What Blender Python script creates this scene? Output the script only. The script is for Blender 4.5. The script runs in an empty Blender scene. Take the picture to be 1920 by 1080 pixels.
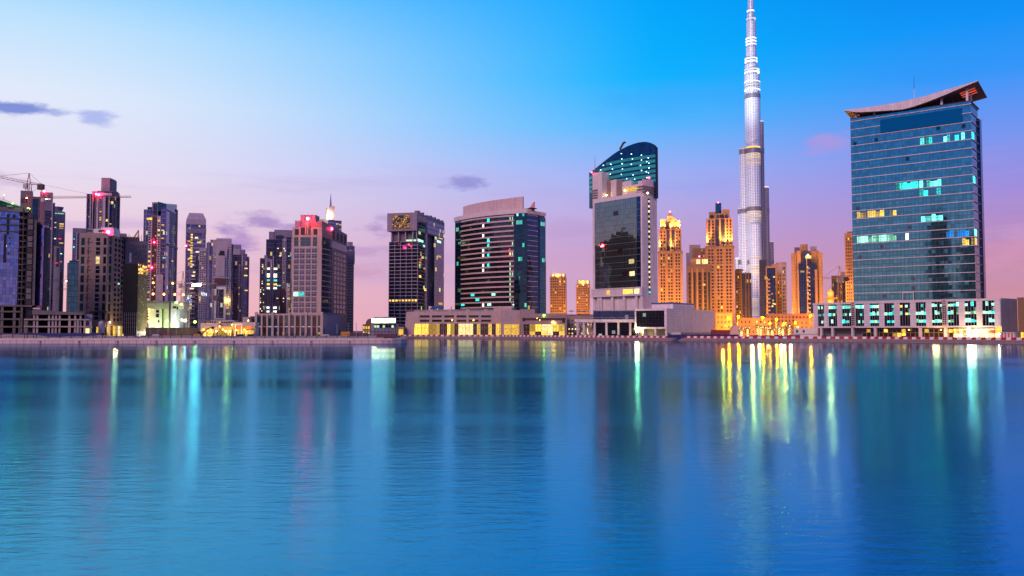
import bpy, math, random
from mathutils import Vector
random.seed(7)
C = bpy.context.scene.collection
SC = bpy.context.scene
R = math.radians
F0, HR, CZ = 1600.0, 620.0, 5.5          # focal length (px of a 1920 frame), horizon row, eye height
PIT = math.atan((HR - 540) / F0)
cp, sp = math.cos(PIT), math.sin(PIT)

# ------------------------------------------------------------------ camera
cd = bpy.data.cameras.new('camera'); cam = bpy.data.objects.new('camera', cd); C.objects.link(cam)
cam.location = (0, 0, CZ); cam.rotation_euler = (math.pi/2 + PIT, 0, 0)
cd.sensor_width = 36; cd.lens = 36 * F0 / 1920; cd.clip_start = .5; cd.clip_end = 20000
SC.camera = cam
SC.view_settings.view_transform = 'Standard'; SC.view_settings.look = 'None'
SC.view_settings.exposure = 0.0; SC.view_settings.gamma = 1.0
SC.render.engine = 'CYCLES'
SC.cycles.use_denoising = True
SC.cycles.max_bounces = 5; SC.cycles.diffuse_bounces = 2; SC.cycles.glossy_bounces = 4
SC.cycles.sample_clamp_indirect = 8; SC.cycles.caustics_reflective = False; SC.cycles.caustics_refractive = False

def L1(c):
    c /= 255.0
    return c / 12.92 if c <= .04045 else ((c + .055) / 1.055) ** 2.4
def lin(r, g, b): return (L1(r), L1(g), L1(b), 1)

class NT:
    """small node-tree writer"""
    def __init__(s, t): s.t = t
    def n(s, typ, **k):
        x = s.t.nodes.new(typ)
        for a, b in k.items(): setattr(x, a, b)
        return x
    def l(s, a, b): s.t.links.new(a, b)
    def inp(s, sock, v):
        if isinstance(v, bpy.types.NodeSocket): s.l(v, sock)
        elif v is not None: sock.default_value = v
    def m(s, op, a, b=None, c=None, clamp=False):
        x = s.n('ShaderNodeMath', operation=op, use_clamp=clamp)
        for i, v in enumerate((a, b, c)):
            if v is not None: s.inp(x.inputs[i], v)
        return x.outputs[0]
    def ss(s, v, a, b, smooth=True, t0=0., t1=1.):
        x = s.n('ShaderNodeMapRange', interpolation_type='SMOOTHSTEP' if smooth else 'LINEAR')
        s.inp(x.inputs[0], v)
        for i, q in ((1, a), (2, b), (3, t0), (4, t1)): x.inputs[i].default_value = q
        return x.outputs[0]
    def mix(s, f, a, b, bt='MIX'):
        x = s.n('ShaderNodeMix', data_type='RGBA', blend_type=bt)
        s.inp(x.inputs[0], f); s.inp(x.inputs[6], a); s.inp(x.inputs[7], b)
        return x.outputs[2]
    def ramp(s, v, stops):
        x = s.n('ShaderNodeValToRGB'); s.inp(x.inputs[0], v); e = x.color_ramp.elements
        while len(e) < len(stops): e.new(.5)
        for i, (p, c) in enumerate(stops): e[i].position = p; e[i].color = c
        return x.outputs[0]
    def noise(s, vec, scale, detail=3, rough=.5):
        x = s.n('ShaderNodeTexNoise'); x.inputs['Scale'].default_value = scale
        x.inputs['Detail'].default_value = detail; x.inputs['Roughness'].default_value = rough
        if vec is not None: s.l(vec, x.inputs['Vector'])
        return x.outputs[0]
    def scalev(s, vec, x, y, z):
        q = s.n('ShaderNodeVectorMath', operation='MULTIPLY'); s.l(vec, q.inputs[0]); q.inputs[1].default_value = (x, y, z)
        return q.outputs[0]

def pxdir(px, py):
    t = (540 - py) / F0; x = (px - 960) / F0
    d = Vector((x, cp - t * sp, sp + t * cp)).normalized()
    return math.degrees(math.atan2(d.x, d.y)), math.degrees(math.asin(d.z))

# ------------------------------------------------------------------ dusk sky
SUN_AZ, SUN_EL = -148, 34        # the afterglow: a broad soft source high behind the viewer's left shoulder
W = bpy.data.worlds.new('World'); SC.world = W; W.use_nodes = True
t = NT(W.node_tree); t.t.nodes.clear()
tc = t.n('ShaderNodeTexCoord').outputs['Generated']
sx = t.n('ShaderNodeSeparateXYZ'); t.l(tc, sx.inputs[0])
az = t.m('MULTIPLY', t.m('ARCTAN2', sx.outputs[0], sx.outputs[1]), 180/math.pi)
el = t.m('MULTIPLY', t.m('ARCSINE', sx.outputs[2]), 180/math.pi)
f = t.m('DIVIDE', el, 60, clamp=True)
def st(*a): return [(e / 60, lin(*c)) for e, c in a]
rL = t.ramp(f, st((0, (246,180,182)), (3, (243,190,198)), (6.5, (238,208,224)), (10, (232,224,244)), (14, (224,234,252)), (18, (190,226,254)), (21.5, (128,206,255)), (32, (20,150,250)), (60, (8,80,190))))
rC = t.ramp(f, st((0, (216,164,190)), (2.5, (210,164,200)), (5, (200,160,205)), (8, (186,172,228)), (10.5, (160,180,246)), (13.5, (84,186,255)), (16.5, (4,182,255)), (21.5, (0,170,255)), (60, (4,70,180))))
rR = t.ramp(f, st((0, (212,146,158)), (3.5, (200,142,168)), (6, (182,140,196)), (8.5, (158,142,222)), (11.5, (118,150,240)), (15, (54,150,250)), (18, (16,146,248)), (21.5, (6,130,236)), (60, (4,55,150))))
rB = t.ramp(f, st((0, (208,150,160)), (4, (198,150,172)), (7, (152,146,190)), (10, (84,140,212)), (14, (20,130,222)), (24, (10,104,206)), (60, (10,60,150))))
c1 = t.mix(t.ss(az, -31, 11), rL, rC)
c1 = t.mix(t.ss(az, 2, 32), c1, rR)
c1 = t.mix(t.ss(az, 40, 100), c1, rB)
c1 = t.mix(t.ss(az, -40, -84), c1, rB)
# clouds: soft dark lavender wisps and two pink puffs, each a bank at its own bearing
nz = t.noise(t.scalev(tc, 14, 14, 46), 1.0, 7, .66)
nz2 = t.noise(t.scalev(tc, 30, 30, 80), 1.0, 4, .6)
def cloud(base, px, py, wa, we, col, amt, thr=.75):
    a0, e0 = pxdir(px, py)
    dx = t.m('DIVIDE', t.m('SUBTRACT', az, a0), wa); dy = t.m('DIVIDE', t.m('SUBTRACT', el, e0), we)
    d = t.m('SQRT', t.m('ADD', t.m('MULTIPLY', dx, dx), t.m('MULTIPLY', dy, dy)))
    d = t.m('ADD', d, t.m('MULTIPLY', t.m('SUBTRACT', nz, .5), -2.6))
    d = t.m('ADD', d, t.m('MULTIPLY', t.m('SUBTRACT', nz2, .5), -1.3))
    k = t.m('MULTIPLY', t.ss(d, 1.05, .2), amt)
    return t.mix(k, base, lin(*col))
for a in ((40, 203, 2.1, .55, (112,132,214), .9), (104, 212, 1.0, .35, (140,156,226), .6), (186, 221, 1.35, .62, (158,172,236), .75), (876, 343, 2.2, .62, (134,134,208), .75),
          (500, 412, 2.6, .75, (168,142,200), .85), (540, 425, 2.2, .5, (172,144,200), .7), (452, 446, 1.7, 1.2, (170,138,202), .85), (425, 462, 1.5, .7, (176,142,204), .7), (706, 430, 1.8, .8, (170,136,196), .7), (725, 410, 1.2, .5, (170,140,204), .5),
          (690, 470, 2.2, .5, (176,136,188), .45), (25, 345, 2.0, .5, (190,170,215), .6), (1560, 275, 2.0, 1.0, (176,150,222), .7),
          (1905, 470, 2.6, 1.6, (214,150,186), .6), (1300, 350, 4, .7, (150,160,240), .3), (660, 510, 2.4, .5, (190,140,180), .45),
          (1080, 430, 3.4, .9, (190,150,205), .35), (1420, 470, 4.5, .7, (206,150,190), .3), (300, 340, 4, .5, (232,222,240), .4),
          (1780, 130, 6, 1.2, (40,150,245), .3), (1250, 190, 6, 1.2, (60,165,250), .3), (100, 465, 3, .6, (250,200,205), .4)):
    c1 = cloud(c1, *a)
lay = t.noise(t.scalev(tc, 3.2, 3.2, 34), 1.0, 6, .6)
lk = t.m('MULTIPLY', t.m('MULTIPLY', t.ss(lay, .5, .72), t.m('MULTIPLY', t.ss(el, 1, 4), t.ss(el, 13, 7))), .42)
c1 = t.mix(lk, c1, lin(186, 158, 214))
ns = t.n('ShaderNodeTexSky', sky_type='NISHITA'); ns.sun_disc = False
ns.sun_elevation = R(2); ns.sun_rotation = R(SUN_AZ)
c1 = t.mix(.0012, c1, ns.outputs[0], 'ADD')
bg = t.n('ShaderNodeBackground'); t.l(c1, bg.inputs[0]); bg.inputs[1].default_value = 1.0
wo = t.n('ShaderNodeOutputWorld'); t.l(bg.outputs[0], wo.inputs[0])
W.cycles.sampling_method = 'MANUAL'; W.cycles.sample_map_resolution = 512

sl = bpy.data.lights.new('sun', 'SUN'); sun = bpy.data.objects.new('sun', sl); C.objects.link(sun)
sl.energy = 2.3; sl.angle = R(25); sl.color = (1, .56, .50)
sun.rotation_euler = (R(90 - SUN_EL), 0, R(-SUN_AZ + 180)); sun.location = (-200, 0, 300)

# ------------------------------------------------------------------ materials
MATS = {}
def newmat(name):
    m = bpy.data.materials.new(name); m.use_nodes = True; MATS[name] = m
    q = NT(m.node_tree); b = m.node_tree.nodes['Principled BSDF']
    return m, q, b
def setp(b, q, **k):
    for a, v in k.items(): q.inp(b.inputs[a.replace('_', ' ')], v)
def plain(name, col, rough=.7, metal=0., var=.18, vs=.15, ior=1.45):
    m, q, b = newmat(name)
    o = q.n('ShaderNodeTexCoord').outputs['Object']
    n1 = q.noise(q.scalev(o, 1, 1, .35), vs, 6, .65)
    n2 = q.noise(o, vs * 9, 3)
    v = q.m('ADD', q.ss(n1, .25, .75, False, 1 - var, 1 + var), q.ss(n2, .3, .7, False, -var * .4, var * .4))
    cc = q.n('ShaderNodeMix', data_type='RGBA', blend_type='MULTIPLY'); cc.inputs[0].default_value = 1
    cc.inputs[6].default_value = (*col[:3], 1)
    cmb = q.n('ShaderNodeCombineColor')
    for i in range(3): q.l(v, cmb.inputs[i])
    q.l(cmb.outputs[0], cc.inputs[7])
    setp(b, q, Base_Color=cc.outputs[2], Roughness=rough, Metallic=metal, IOR=ior)
    return m
def uvcells(q, pw, ph, lw, lh=None):
    lh = lw if lh is None else lh
    uv = q.n('ShaderNodeUVMap').outputs[0]
    s = q.n('ShaderNodeSeparateXYZ'); q.l(uv, s.inputs[0])
    u = q.m('DIVIDE', s.outputs[0], pw); v = q.m('DIVIDE', s.outputs[1], ph)
    lu = q.m('LESS_THAN', q.m('FRACT', u), lw / pw); lv = q.m('LESS_THAN', q.m('FRACT', v), lh / ph)
    mask = q.m('MAXIMUM', lu, lv)
    fu, fv = q.m('FLOOR', u), q.m('FLOOR', v)
    return uv, s, fu, fv, mask
def white(q, a, b, seed=0.):
    c = q.n('ShaderNodeCombineXYZ'); q.inp(c.inputs[0], a); q.inp(c.inputs[1], b); c.inputs[2].default_value = seed
    w = q.n('ShaderNodeTexWhiteNoise', noise_dimensions='3D'); q.l(c.outputs[0], w.inputs[0])
    return w.outputs[0], w.outputs[1]
def gray(q, v):
    c = q.n('ShaderNodeCombineColor')
    for i in range(3): q.l(v, c.inputs[i])
    return c.outputs[0]
def cladding(name, col, pw=1.5, ph=1.2, lw=.06, line=.45, rough=.55, metal=0., var=.06):
    """panelled stone / aluminium cladding with joints and faint rain streaks"""
    m, q, b = newmat(name)
    uv, s, fu, fv, mask = uvcells(q, pw, ph, lw)
    w, _ = white(q, fu, fv)
    o = q.n('ShaderNodeTexCoord').outputs['Object']
    n1 = q.noise(q.scalev(o, .5, .5, .06), 1, 4)
    v = q.m('MULTIPLY', q.ss(w, 0, 1, False, 1 - var, 1 + var), q.ss(n1, .3, .7, False, .88, 1.08))
    v = q.m('MULTIPLY', v, q.ss(mask, 0, 1, False, 1, line))
    c = q.mix(1, (*col[:3], 1), gray(q, v), 'MULTIPLY')
    setp(b, q, Base_Color=c, Roughness=rough, Metallic=metal)
    return m
def emitter(name, col, st_, var=.5):
    m, q, b = newmat(name)
    rnd = q.n('ShaderNodeObjectInfo').outputs['Random']
    o = q.n('ShaderNodeTexCoord').outputs['Object']
    of = q.n('ShaderNodeVectorMath', operation='ADD'); q.l(q.scalev(o, 1.1, 1.1, 1.5), of.inputs[0]); q.l(gray(q, q.m('MULTIPLY', rnd, 97)), of.inputs[1])
    n = q.noise(of.outputs[0], 1.0, 3, .6)
    k = q.m('MULTIPLY', q.ss(rnd, 0, 1, False, 1 - var, 1 + var * .3), q.ss(n, .3, .7, False, 1 - var * .8, 1 + var * .4))
    setp(b, q, Base_Color=(.02, .02, .02, 1), Roughness=.2, Emission_Color=(*col, 1), Emission_Strength=q.m('MULTIPLY', k, st_))
    return m
def curtain(name, tint, pw=1.5, ph=1.9, lw=.09, mcol=(.05,.06,.07), metal=.85, rough=.07, lit=0., cols=None, ls=1.4, jit=.012, grp=3, var=.25, band=None):
    """coated curtain-wall glass: tinted mirror panes that each sit at a slightly different angle, mullions, some lit rooms"""
    m, q, b = newmat(name)
    uv, s, fu, fv, mask = uvcells(q, pw, ph, lw)
    w, wc = white(q, fu, fv)
    v = q.ss(w, 0, 1, False, 1 - var, 1 + var * .5)
    c = q.mix(1, (*tint, 1), gray(q, v), 'MULTIPLY')
    if band:      # opaque spandrel strip at each floor: (storey height, strip height, colour)
        sv = q.m('LESS_THAN', q.m('FRACT', q.m('DIVIDE', s.outputs[1], band[0])), band[1] / band[0])
        c = q.mix(sv, c, (*band[2], 1))
        nosp = q.m('SUBTRACT', 1, sv)
    c = q.mix(mask, c, (*mcol, 1))
    met = q.m('MULTIPLY', q.m('SUBTRACT', 1, mask), metal)
    if band: met = q.m('MULTIPLY', met, nosp)
    rg = q.m('ADD', q.m('MULTIPLY', mask, .4), rough)
    g = q.n('ShaderNodeNewGeometry').outputs['Normal']
    sub = q.n('ShaderNodeVectorMath', operation='SUBTRACT'); q.l(wc, sub.inputs[0]); sub.inputs[1].default_value = (.5, .5, .5)
    sc = q.n('ShaderNodeVectorMath', operation='SCALE'); q.l(sub.outputs[0], sc.inputs[0]); sc.inputs['Scale'].default_value = jit * 2
    ad = q.n('ShaderNodeVectorMath', operation='ADD'); q.l(g, ad.inputs[0]); q.l(sc.outputs[0], ad.inputs[1])
    no = q.n('ShaderNodeVectorMath', operation='NORMALIZE'); q.l(ad.outputs[0], no.inputs[0])
    setp(b, q, Base_Color=c, Metallic=met, Roughness=rg, Normal=no.outputs[0], IOR=1.6)
    if lit > 0:
        fw = q.m('FLOOR', q.m('DIVIDE', s.outputs[0], pw * grp))
        w2, c2 = white(q, fw, fv, 3.3); w3, _ = white(q, fu, fv, 8.1)
        on = q.m('MULTIPLY', q.m('LESS_THAN', w2, lit * 1.6), q.m('LESS_THAN', w3, .62))
        on = q.m('MULTIPLY', on, q.m('SUBTRACT', 1, mask))
        if band: on = q.m('MULTIPLY', on, nosp)
        cols = cols or [(1, .62, .14), (1, .8, .4), (.7, 1, .6)]
        sep = q.n('ShaderNodeSeparateColor'); q.l(c2, sep.inputs[0])
        ec = q.ramp(sep.outputs[1], [(i / max(1, len(cols) - 1), (*k, 1)) for i, k in enumerate(cols)])
        setp(b, q, Emission_Color=ec, Emission_Strength=q.m('MULTIPLY', on, q.ss(w3, 0, .62, False, ls * .35, ls)))
    return m

M = MATS
plain('concrete', (.20,.17,.16), .85, var=.35, vs=.2)
plain('concrete_dark', (.075,.065,.066), .9, var=.4, vs=.25)
plain('concrete_light', (.42,.36,.33), .8, var=.2)
plain('sand', (.34,.25,.19), .95, var=.4, vs=.3)
plain('asphalt', (.055,.052,.05), .9, var=.3, vs=.2)
plain('soil', (.16,.125,.10), .95, var=.35, vs=.08)
plain('steel_dark', (.03,.03,.035), .5, .4)
plain('steel_grey', (.35,.35,.37), .4, .5)
plain('steel_yellow', (.50,.24,.04), .5)
plain('steel_red', (.38,.07,.04), .5)
plain('steel_tan', (.34,.22,.15), .55)
plain('paint_white', (.74,.70,.68), .5, var=.08)
plain('paint_cream', (.66,.58,.46), .6, var=.1)
plain('paint_red', (.42,.015,.035), .42, var=.12)
plain('barrier_white', (.74,.70,.70), .45, var=.15)
plain('hoarding_blue', (.015,.03,.16), .5, var=.25)
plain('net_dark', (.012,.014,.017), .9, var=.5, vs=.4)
plain('tent_fabric', (.62,.40,.30), .8)
plain('palm_green', (.09,.11,.035), .7, var=.3)
plain('leaf', (.035,.05,.02), .8, var=.3)
plain('bark', (.14,.09,.055), .9)
plain('rubber', (.012,.012,.012), .8)
plain('awning_blue', (.03,.10,.24), .6)
plain('sandstone', (.42,.24,.115), .75, var=.1)
plain('sandstone_dark', (.27,.165,.10), .75, var=.1)
plain('recess_dark', (.020,.017,.022), .6)
plain('recess_red', (.11,.045,.06), .6)
cladding('white_panel', (.74,.66,.68), 1.5, 1.5, .07, .6)
cladding('white_panel_fine', (.70,.63,.65), 1.2, .8, .06, .5)
cladding('pink_panel', (.62,.48,.49), 2.4, 1.2, .09, .45, .4)
cladding('mauve_wall', (.25,.215,.30), 3.0, 3.3, .10, .7)
cladding('mauve_light', (.43,.375,.45), 3.0, 3.3, .10, .75)
cladding('mauve_dark', (.13,.11,.165), 3.0, 3.3, .10, .7)
cladding('tan_wall', (.27,.20,.185), 3.0, 2.2, .07, .75)
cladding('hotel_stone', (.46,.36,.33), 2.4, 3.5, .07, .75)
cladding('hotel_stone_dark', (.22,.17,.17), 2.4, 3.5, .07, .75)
cladding('podium_stone', (.36,.28,.27), 3, 2.2, .07, .8)
cladding('hull_stone', (.47,.36,.35), 2.6, 1.3, .07, .8)
cladding('grey_wall', (.26,.23,.25), 4, 4, .1, .7)
cladding('quay_stone', (.62,.50,.52), 2.9, 2.4, .16, .30)
cladding('quay_block', (.30,.23,.22), 2.2, .55, .08, .45)
cladding('sand_wall', (.37,.205,.10), 3.0, 3.4, .3, .6)
cladding('sand_wall_dark', (.20,.115,.065), 3.0, 3.4, .3, .6)
DK = (.010,.016,.035)
def wglass(name, col, ior=1.75, rough=.06):
    m, q, b = newmat(name)
    rnd = q.n('ShaderNodeObjectInfo').outputs['Random']
    c = q.mix(1, (*col, 1), gray(q, q.ss(rnd, 0, 1, False, .6, 1.3)), 'MULTIPLY')
    setp(b, q, Base_Color=c, Roughness=rough, IOR=ior)
    return m
wglass('win_dark', DK); wglass('win_blue', (.015,.035,.10), 2.1); wglass('win_teal', (.012,.05,.075), 2.0); wglass('win_brown', (.045,.025,.025), 1.6)
wglass('win_warm', (.05,.028,.018), 1.5)
emitter('lit_yellow', (1, .60, .10), 2.0, .8); emitter('lit_warm', (1, .78, .38), 1.8, .8); emitter('lit_green', (.55, 1, .55), 1.7)
emitter('lit_cyan', (.14, .95, .84), 3.6, .85); emitter('lit_teal', (.02, .80, .70), 3.0, .9); emitter('lit_blue', (.0, .30, 1), 2.2, .8)
emitter('lit_gold', (1, .58, .07), 1.7, .75); emitter('lit_red', (1, .05, .05), 1.4); emitter('lit_shop', (1, .76, .30), 2.2, .75)
emitter('lit_mint', (.34, .98, .68), 2.4, .8)
emitter('lit_white', (1, .95, .85), 2.6, .4)
emitter('lamp_red', (1, .01, .05), 200, 0); emitter('lamp_red_dim', (1, .02, .06), 40, 0); emitter('lamp_gold', (1, .17, .0), 2600, 0); emitter('lamp_white', (.92, 1, .95), 150, 0)
emitter('lamp_soft', (1, .66, .25), 22, 0); emitter('lamp_green', (.30, 1, .05), 26, 0); emitter('lamp_cool', (.55, .95, 1), 30, 0); emitter('lamp_sail', (.55, .95, 1), 8, .3)
emitter('lamp_small', (1, .50, .08), 14, .2)
emitter('tower_glow', (.95, .97, 1), 1.9, .8); emitter('tower_gold', (1, .62, .20), 1.5, .6)

# ------------------------------------------------------------------ geometry helpers
class MB:
    def __init__(s): s.v = []; s.f = []; s.uv = []; s.mi = []
    def poly(s, pts, uvs, m=0):
        i = len(s.v); s.v += [tuple(p) for p in pts]; s.f.append(tuple(range(i, i + len(pts)))); s.uv += uvs; s.mi.append(m)
    def box(s, x0, x1, y0, y1, z0, z1, m=0):
        if x0 > x1: x0, x1 = x1, x0
        if y0 > y1: y0, y1 = y1, y0
        if z0 > z1: z0, z1 = z1, z0
        s.prism([(x0, y0), (x1, y0), (x1, y1), (x0, y1)], z0, z1, m); return s
    def prism(s, pts, z0, z1, m=0, bottom=True, caps=True):
        """pts counter-clockwise; z1 a number or one height per point"""
        n = len(pts); zt = z1 if isinstance(z1, (list, tuple)) else [z1] * n; zb = z0 if isinstance(z0, (list, tuple)) else [z0] * n
        u = 0
        for i in range(n):
            a, b = pts[i], pts[(i + 1) % n]; j = (i + 1) % n; l = math.hypot(b[0] - a[0], b[1] - a[1])
            s.poly([(*a, zb[i]), (*b, zb[j]), (*b, zt[j]), (*a, zt[i])], [(u, zb[i]), (u + l, zb[j]), (u + l, zt[j]), (u, zt[i])], m)
            u += l
        if caps:
            s.poly([(*p, zt[i]) for i, p in enumerate(pts)], [(p[0], p[1]) for p in pts], m)
            if bottom: s.poly([(*pts[i], zb[i]) for i in range(n - 1, -1, -1)], [(pts[i][0], pts[i][1]) for i in range(n - 1, -1, -1)], m)
        return s
    def cyl(s, x, y, z0, z1, r0, r1=None, n=12, m=0):
        r1 = r0 if r1 is None else r1
        for i in range(n):
            a, b = 2 * math.pi * i / n, 2 * math.pi * (i + 1) / n
            p = lambda t_, r, z: (x + r * math.cos(t_), y + r * math.sin(t_), z)
            s.poly([p(a, r0, z0), p(b, r0, z0), p(b, r1, z1), p(a, r1, z1)], [(a * r0, z0), (b * r0, z0), (b * r0, z1), (a * r0, z1)], m)
        for z, r, d in ((z1, r1, 1), (z0, r0, -1)):
            if r > 1e-4:
                pts = [(x + r * math.cos(2 * math.pi * i / n), y + r * math.sin(2 * math.pi * i / n), z) for i in range(n)][::d]
                s.poly(pts, [(p[0], p[1]) for p in pts], m)
        return s
    def bar(s, p, q, w, h=None, m=0):
        p, q = Vector(p), Vector(q); h = w if h is None else h
        d = (q - p); L = d.length
        if L < 1e-6: return s
        d /= L; a = Vector((0, 0, 1)) if abs(d.z) < .9 else Vector((1, 0, 0))
        x = d.cross(a).normalized() * w / 2; y = x.cross(d).normalized() * h / 2
        k = [x + y, -x + y, -x - y, x - y]
        for i in range(4):
            j = (i + 1) % 4
            s.poly([p + k[j], p + k[i], q + k[i], q + k[j]], [(0, 0), (w, 0), (w, L), (0, L)], m)
        s.poly([p + c for c in k], [(0, 0)] * 4, m); s.poly([q + c for c in k[::-1]], [(0, 0)] * 4, m)
        return s
    def sphere(s, x, y, z, r, rz=None, n=10, k=6, m=0, half=False):
        rz = r if rz is None else rz
        lo = 0 if half else -math.pi / 2
        for j in range(k):
            t0 = lo + (math.pi / 2 - lo) * j / k; t1 = lo + (math.pi / 2 - lo) * (j + 1) / k
            for i in range(n):
                a, b = 2 * math.pi * i / n, 2 * math.pi * (i + 1) / n
                P = lambda q_, t_: (x + r * math.cos(t_) * math.cos(q_), y + r * math.cos(t_) * math.sin(q_), z + rz * math.sin(t_))
                pts = [P(a, t0), P(b, t0), P(b, t1), P(a, t1)]
                if abs(math.cos(t1)) < 1e-6: pts = pts[:3]
                if abs(math.cos(t0)) < 1e-6: pts = [pts[0], pts[2], pts[3]]
                s.poly(pts, [(c[0], c[2]) for c in pts], m)
        return s
    def mesh(s, name, mats):
        me = bpy.data.meshes.new(name); me.from_pydata(s.v, [], s.f)
        if not isinstance(mats, (list, tuple)): mats = [mats]
        for x in mats: me.materials.append(MATS[x] if isinstance(x, str) else x)
        ul = me.uv_layers.new(name='UVMap'); ul.data.foreach_set('uv', [c for p in s.uv for c in p])
        me.polygons.foreach_set('material_index', s.mi); me.update()
        return me
    def build(s, name, mats, parent=None, loc=(0, 0, 0), rz=0):
        o = bpy.data.objects.new(name, s.mesh(name, mats)); C.objects.link(o)
        o.location = loc; o.rotation_euler = (0, 0, rz)
        if parent: o.parent = parent
        return o
def tag(o, label=None, cat=None, group=None, kind=None):
    for k, v in (('label', label), ('category', cat), ('group', group), ('kind', kind)):
        if v: o[k] = v
    return o
def empty(name, loc, rz=0, label=None, cat=None, group=None):
    o = bpy.data.objects.new(name, None); C.objects.link(o); o.location = loc; o.rotation_euler = (0, 0, rz); o.empty_display_size = .5
    return tag(o, label, cat, group)
def copy_tree(o, parent=None, loc=None, rz=None, label=None, group=None):
    c = o.copy(); C.objects.link(c); c.parent = parent
    if loc is not None: c.location = loc
    if rz is not None: c.rotation_euler = (0, 0, rz)
    tag(c, label, None, group)
    for ch in list(o.children): copy_tree(ch, c)
    return c

# where the line of sight through a pixel meets a vertical plane or a height
def gZ(py, Y):
    k = (540 - py) / F0
    return CZ + Y * (sp + k * cp) / (cp - k * sp)
def gX(px, Y, z=30.): return (px - 960) / F0 * (Y * cp + (z - CZ) * sp)
G = 1.6

WIN = {}
def win2(mat, cross, frame): return frame or (cross if isinstance(cross, str) else 'steel_grey' if cross else mat)
def win_mesh(w, h, mat, cross, frame):
    key = (round(w, 2), round(h, 2), mat, cross, frame)
    if key not in WIN:
        b = MB(); b.box(0, w, -.12, 0, 0, h)
        fr = []
        if frame:
            k = .12
            b.box(-k, 0, -.2, 0, -k, h + k, 1); b.box(w, w + k, -.2, 0, -k, h + k, 1); b.box(0, w, -.2, 0, -k, 0, 1); b.box(0, w, -.2, 0, h, h + k, 1)
        if cross:
            cw = .16
            b.box(w/2 - cw/2, w/2 + cw/2, -.17, -.1, 0, h, 1); b.box(0, w/2 - cw/2, -.165, -.1, h*.62, h*.62 + cw, 1); b.box(w/2 + cw/2, w, -.165, -.1, h*.62, h*.62 + cw, 1)
        WIN[key] = (b, b.mesh('window', [mat, win2(mat, cross, frame)]))
    return WIN[key]

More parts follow.
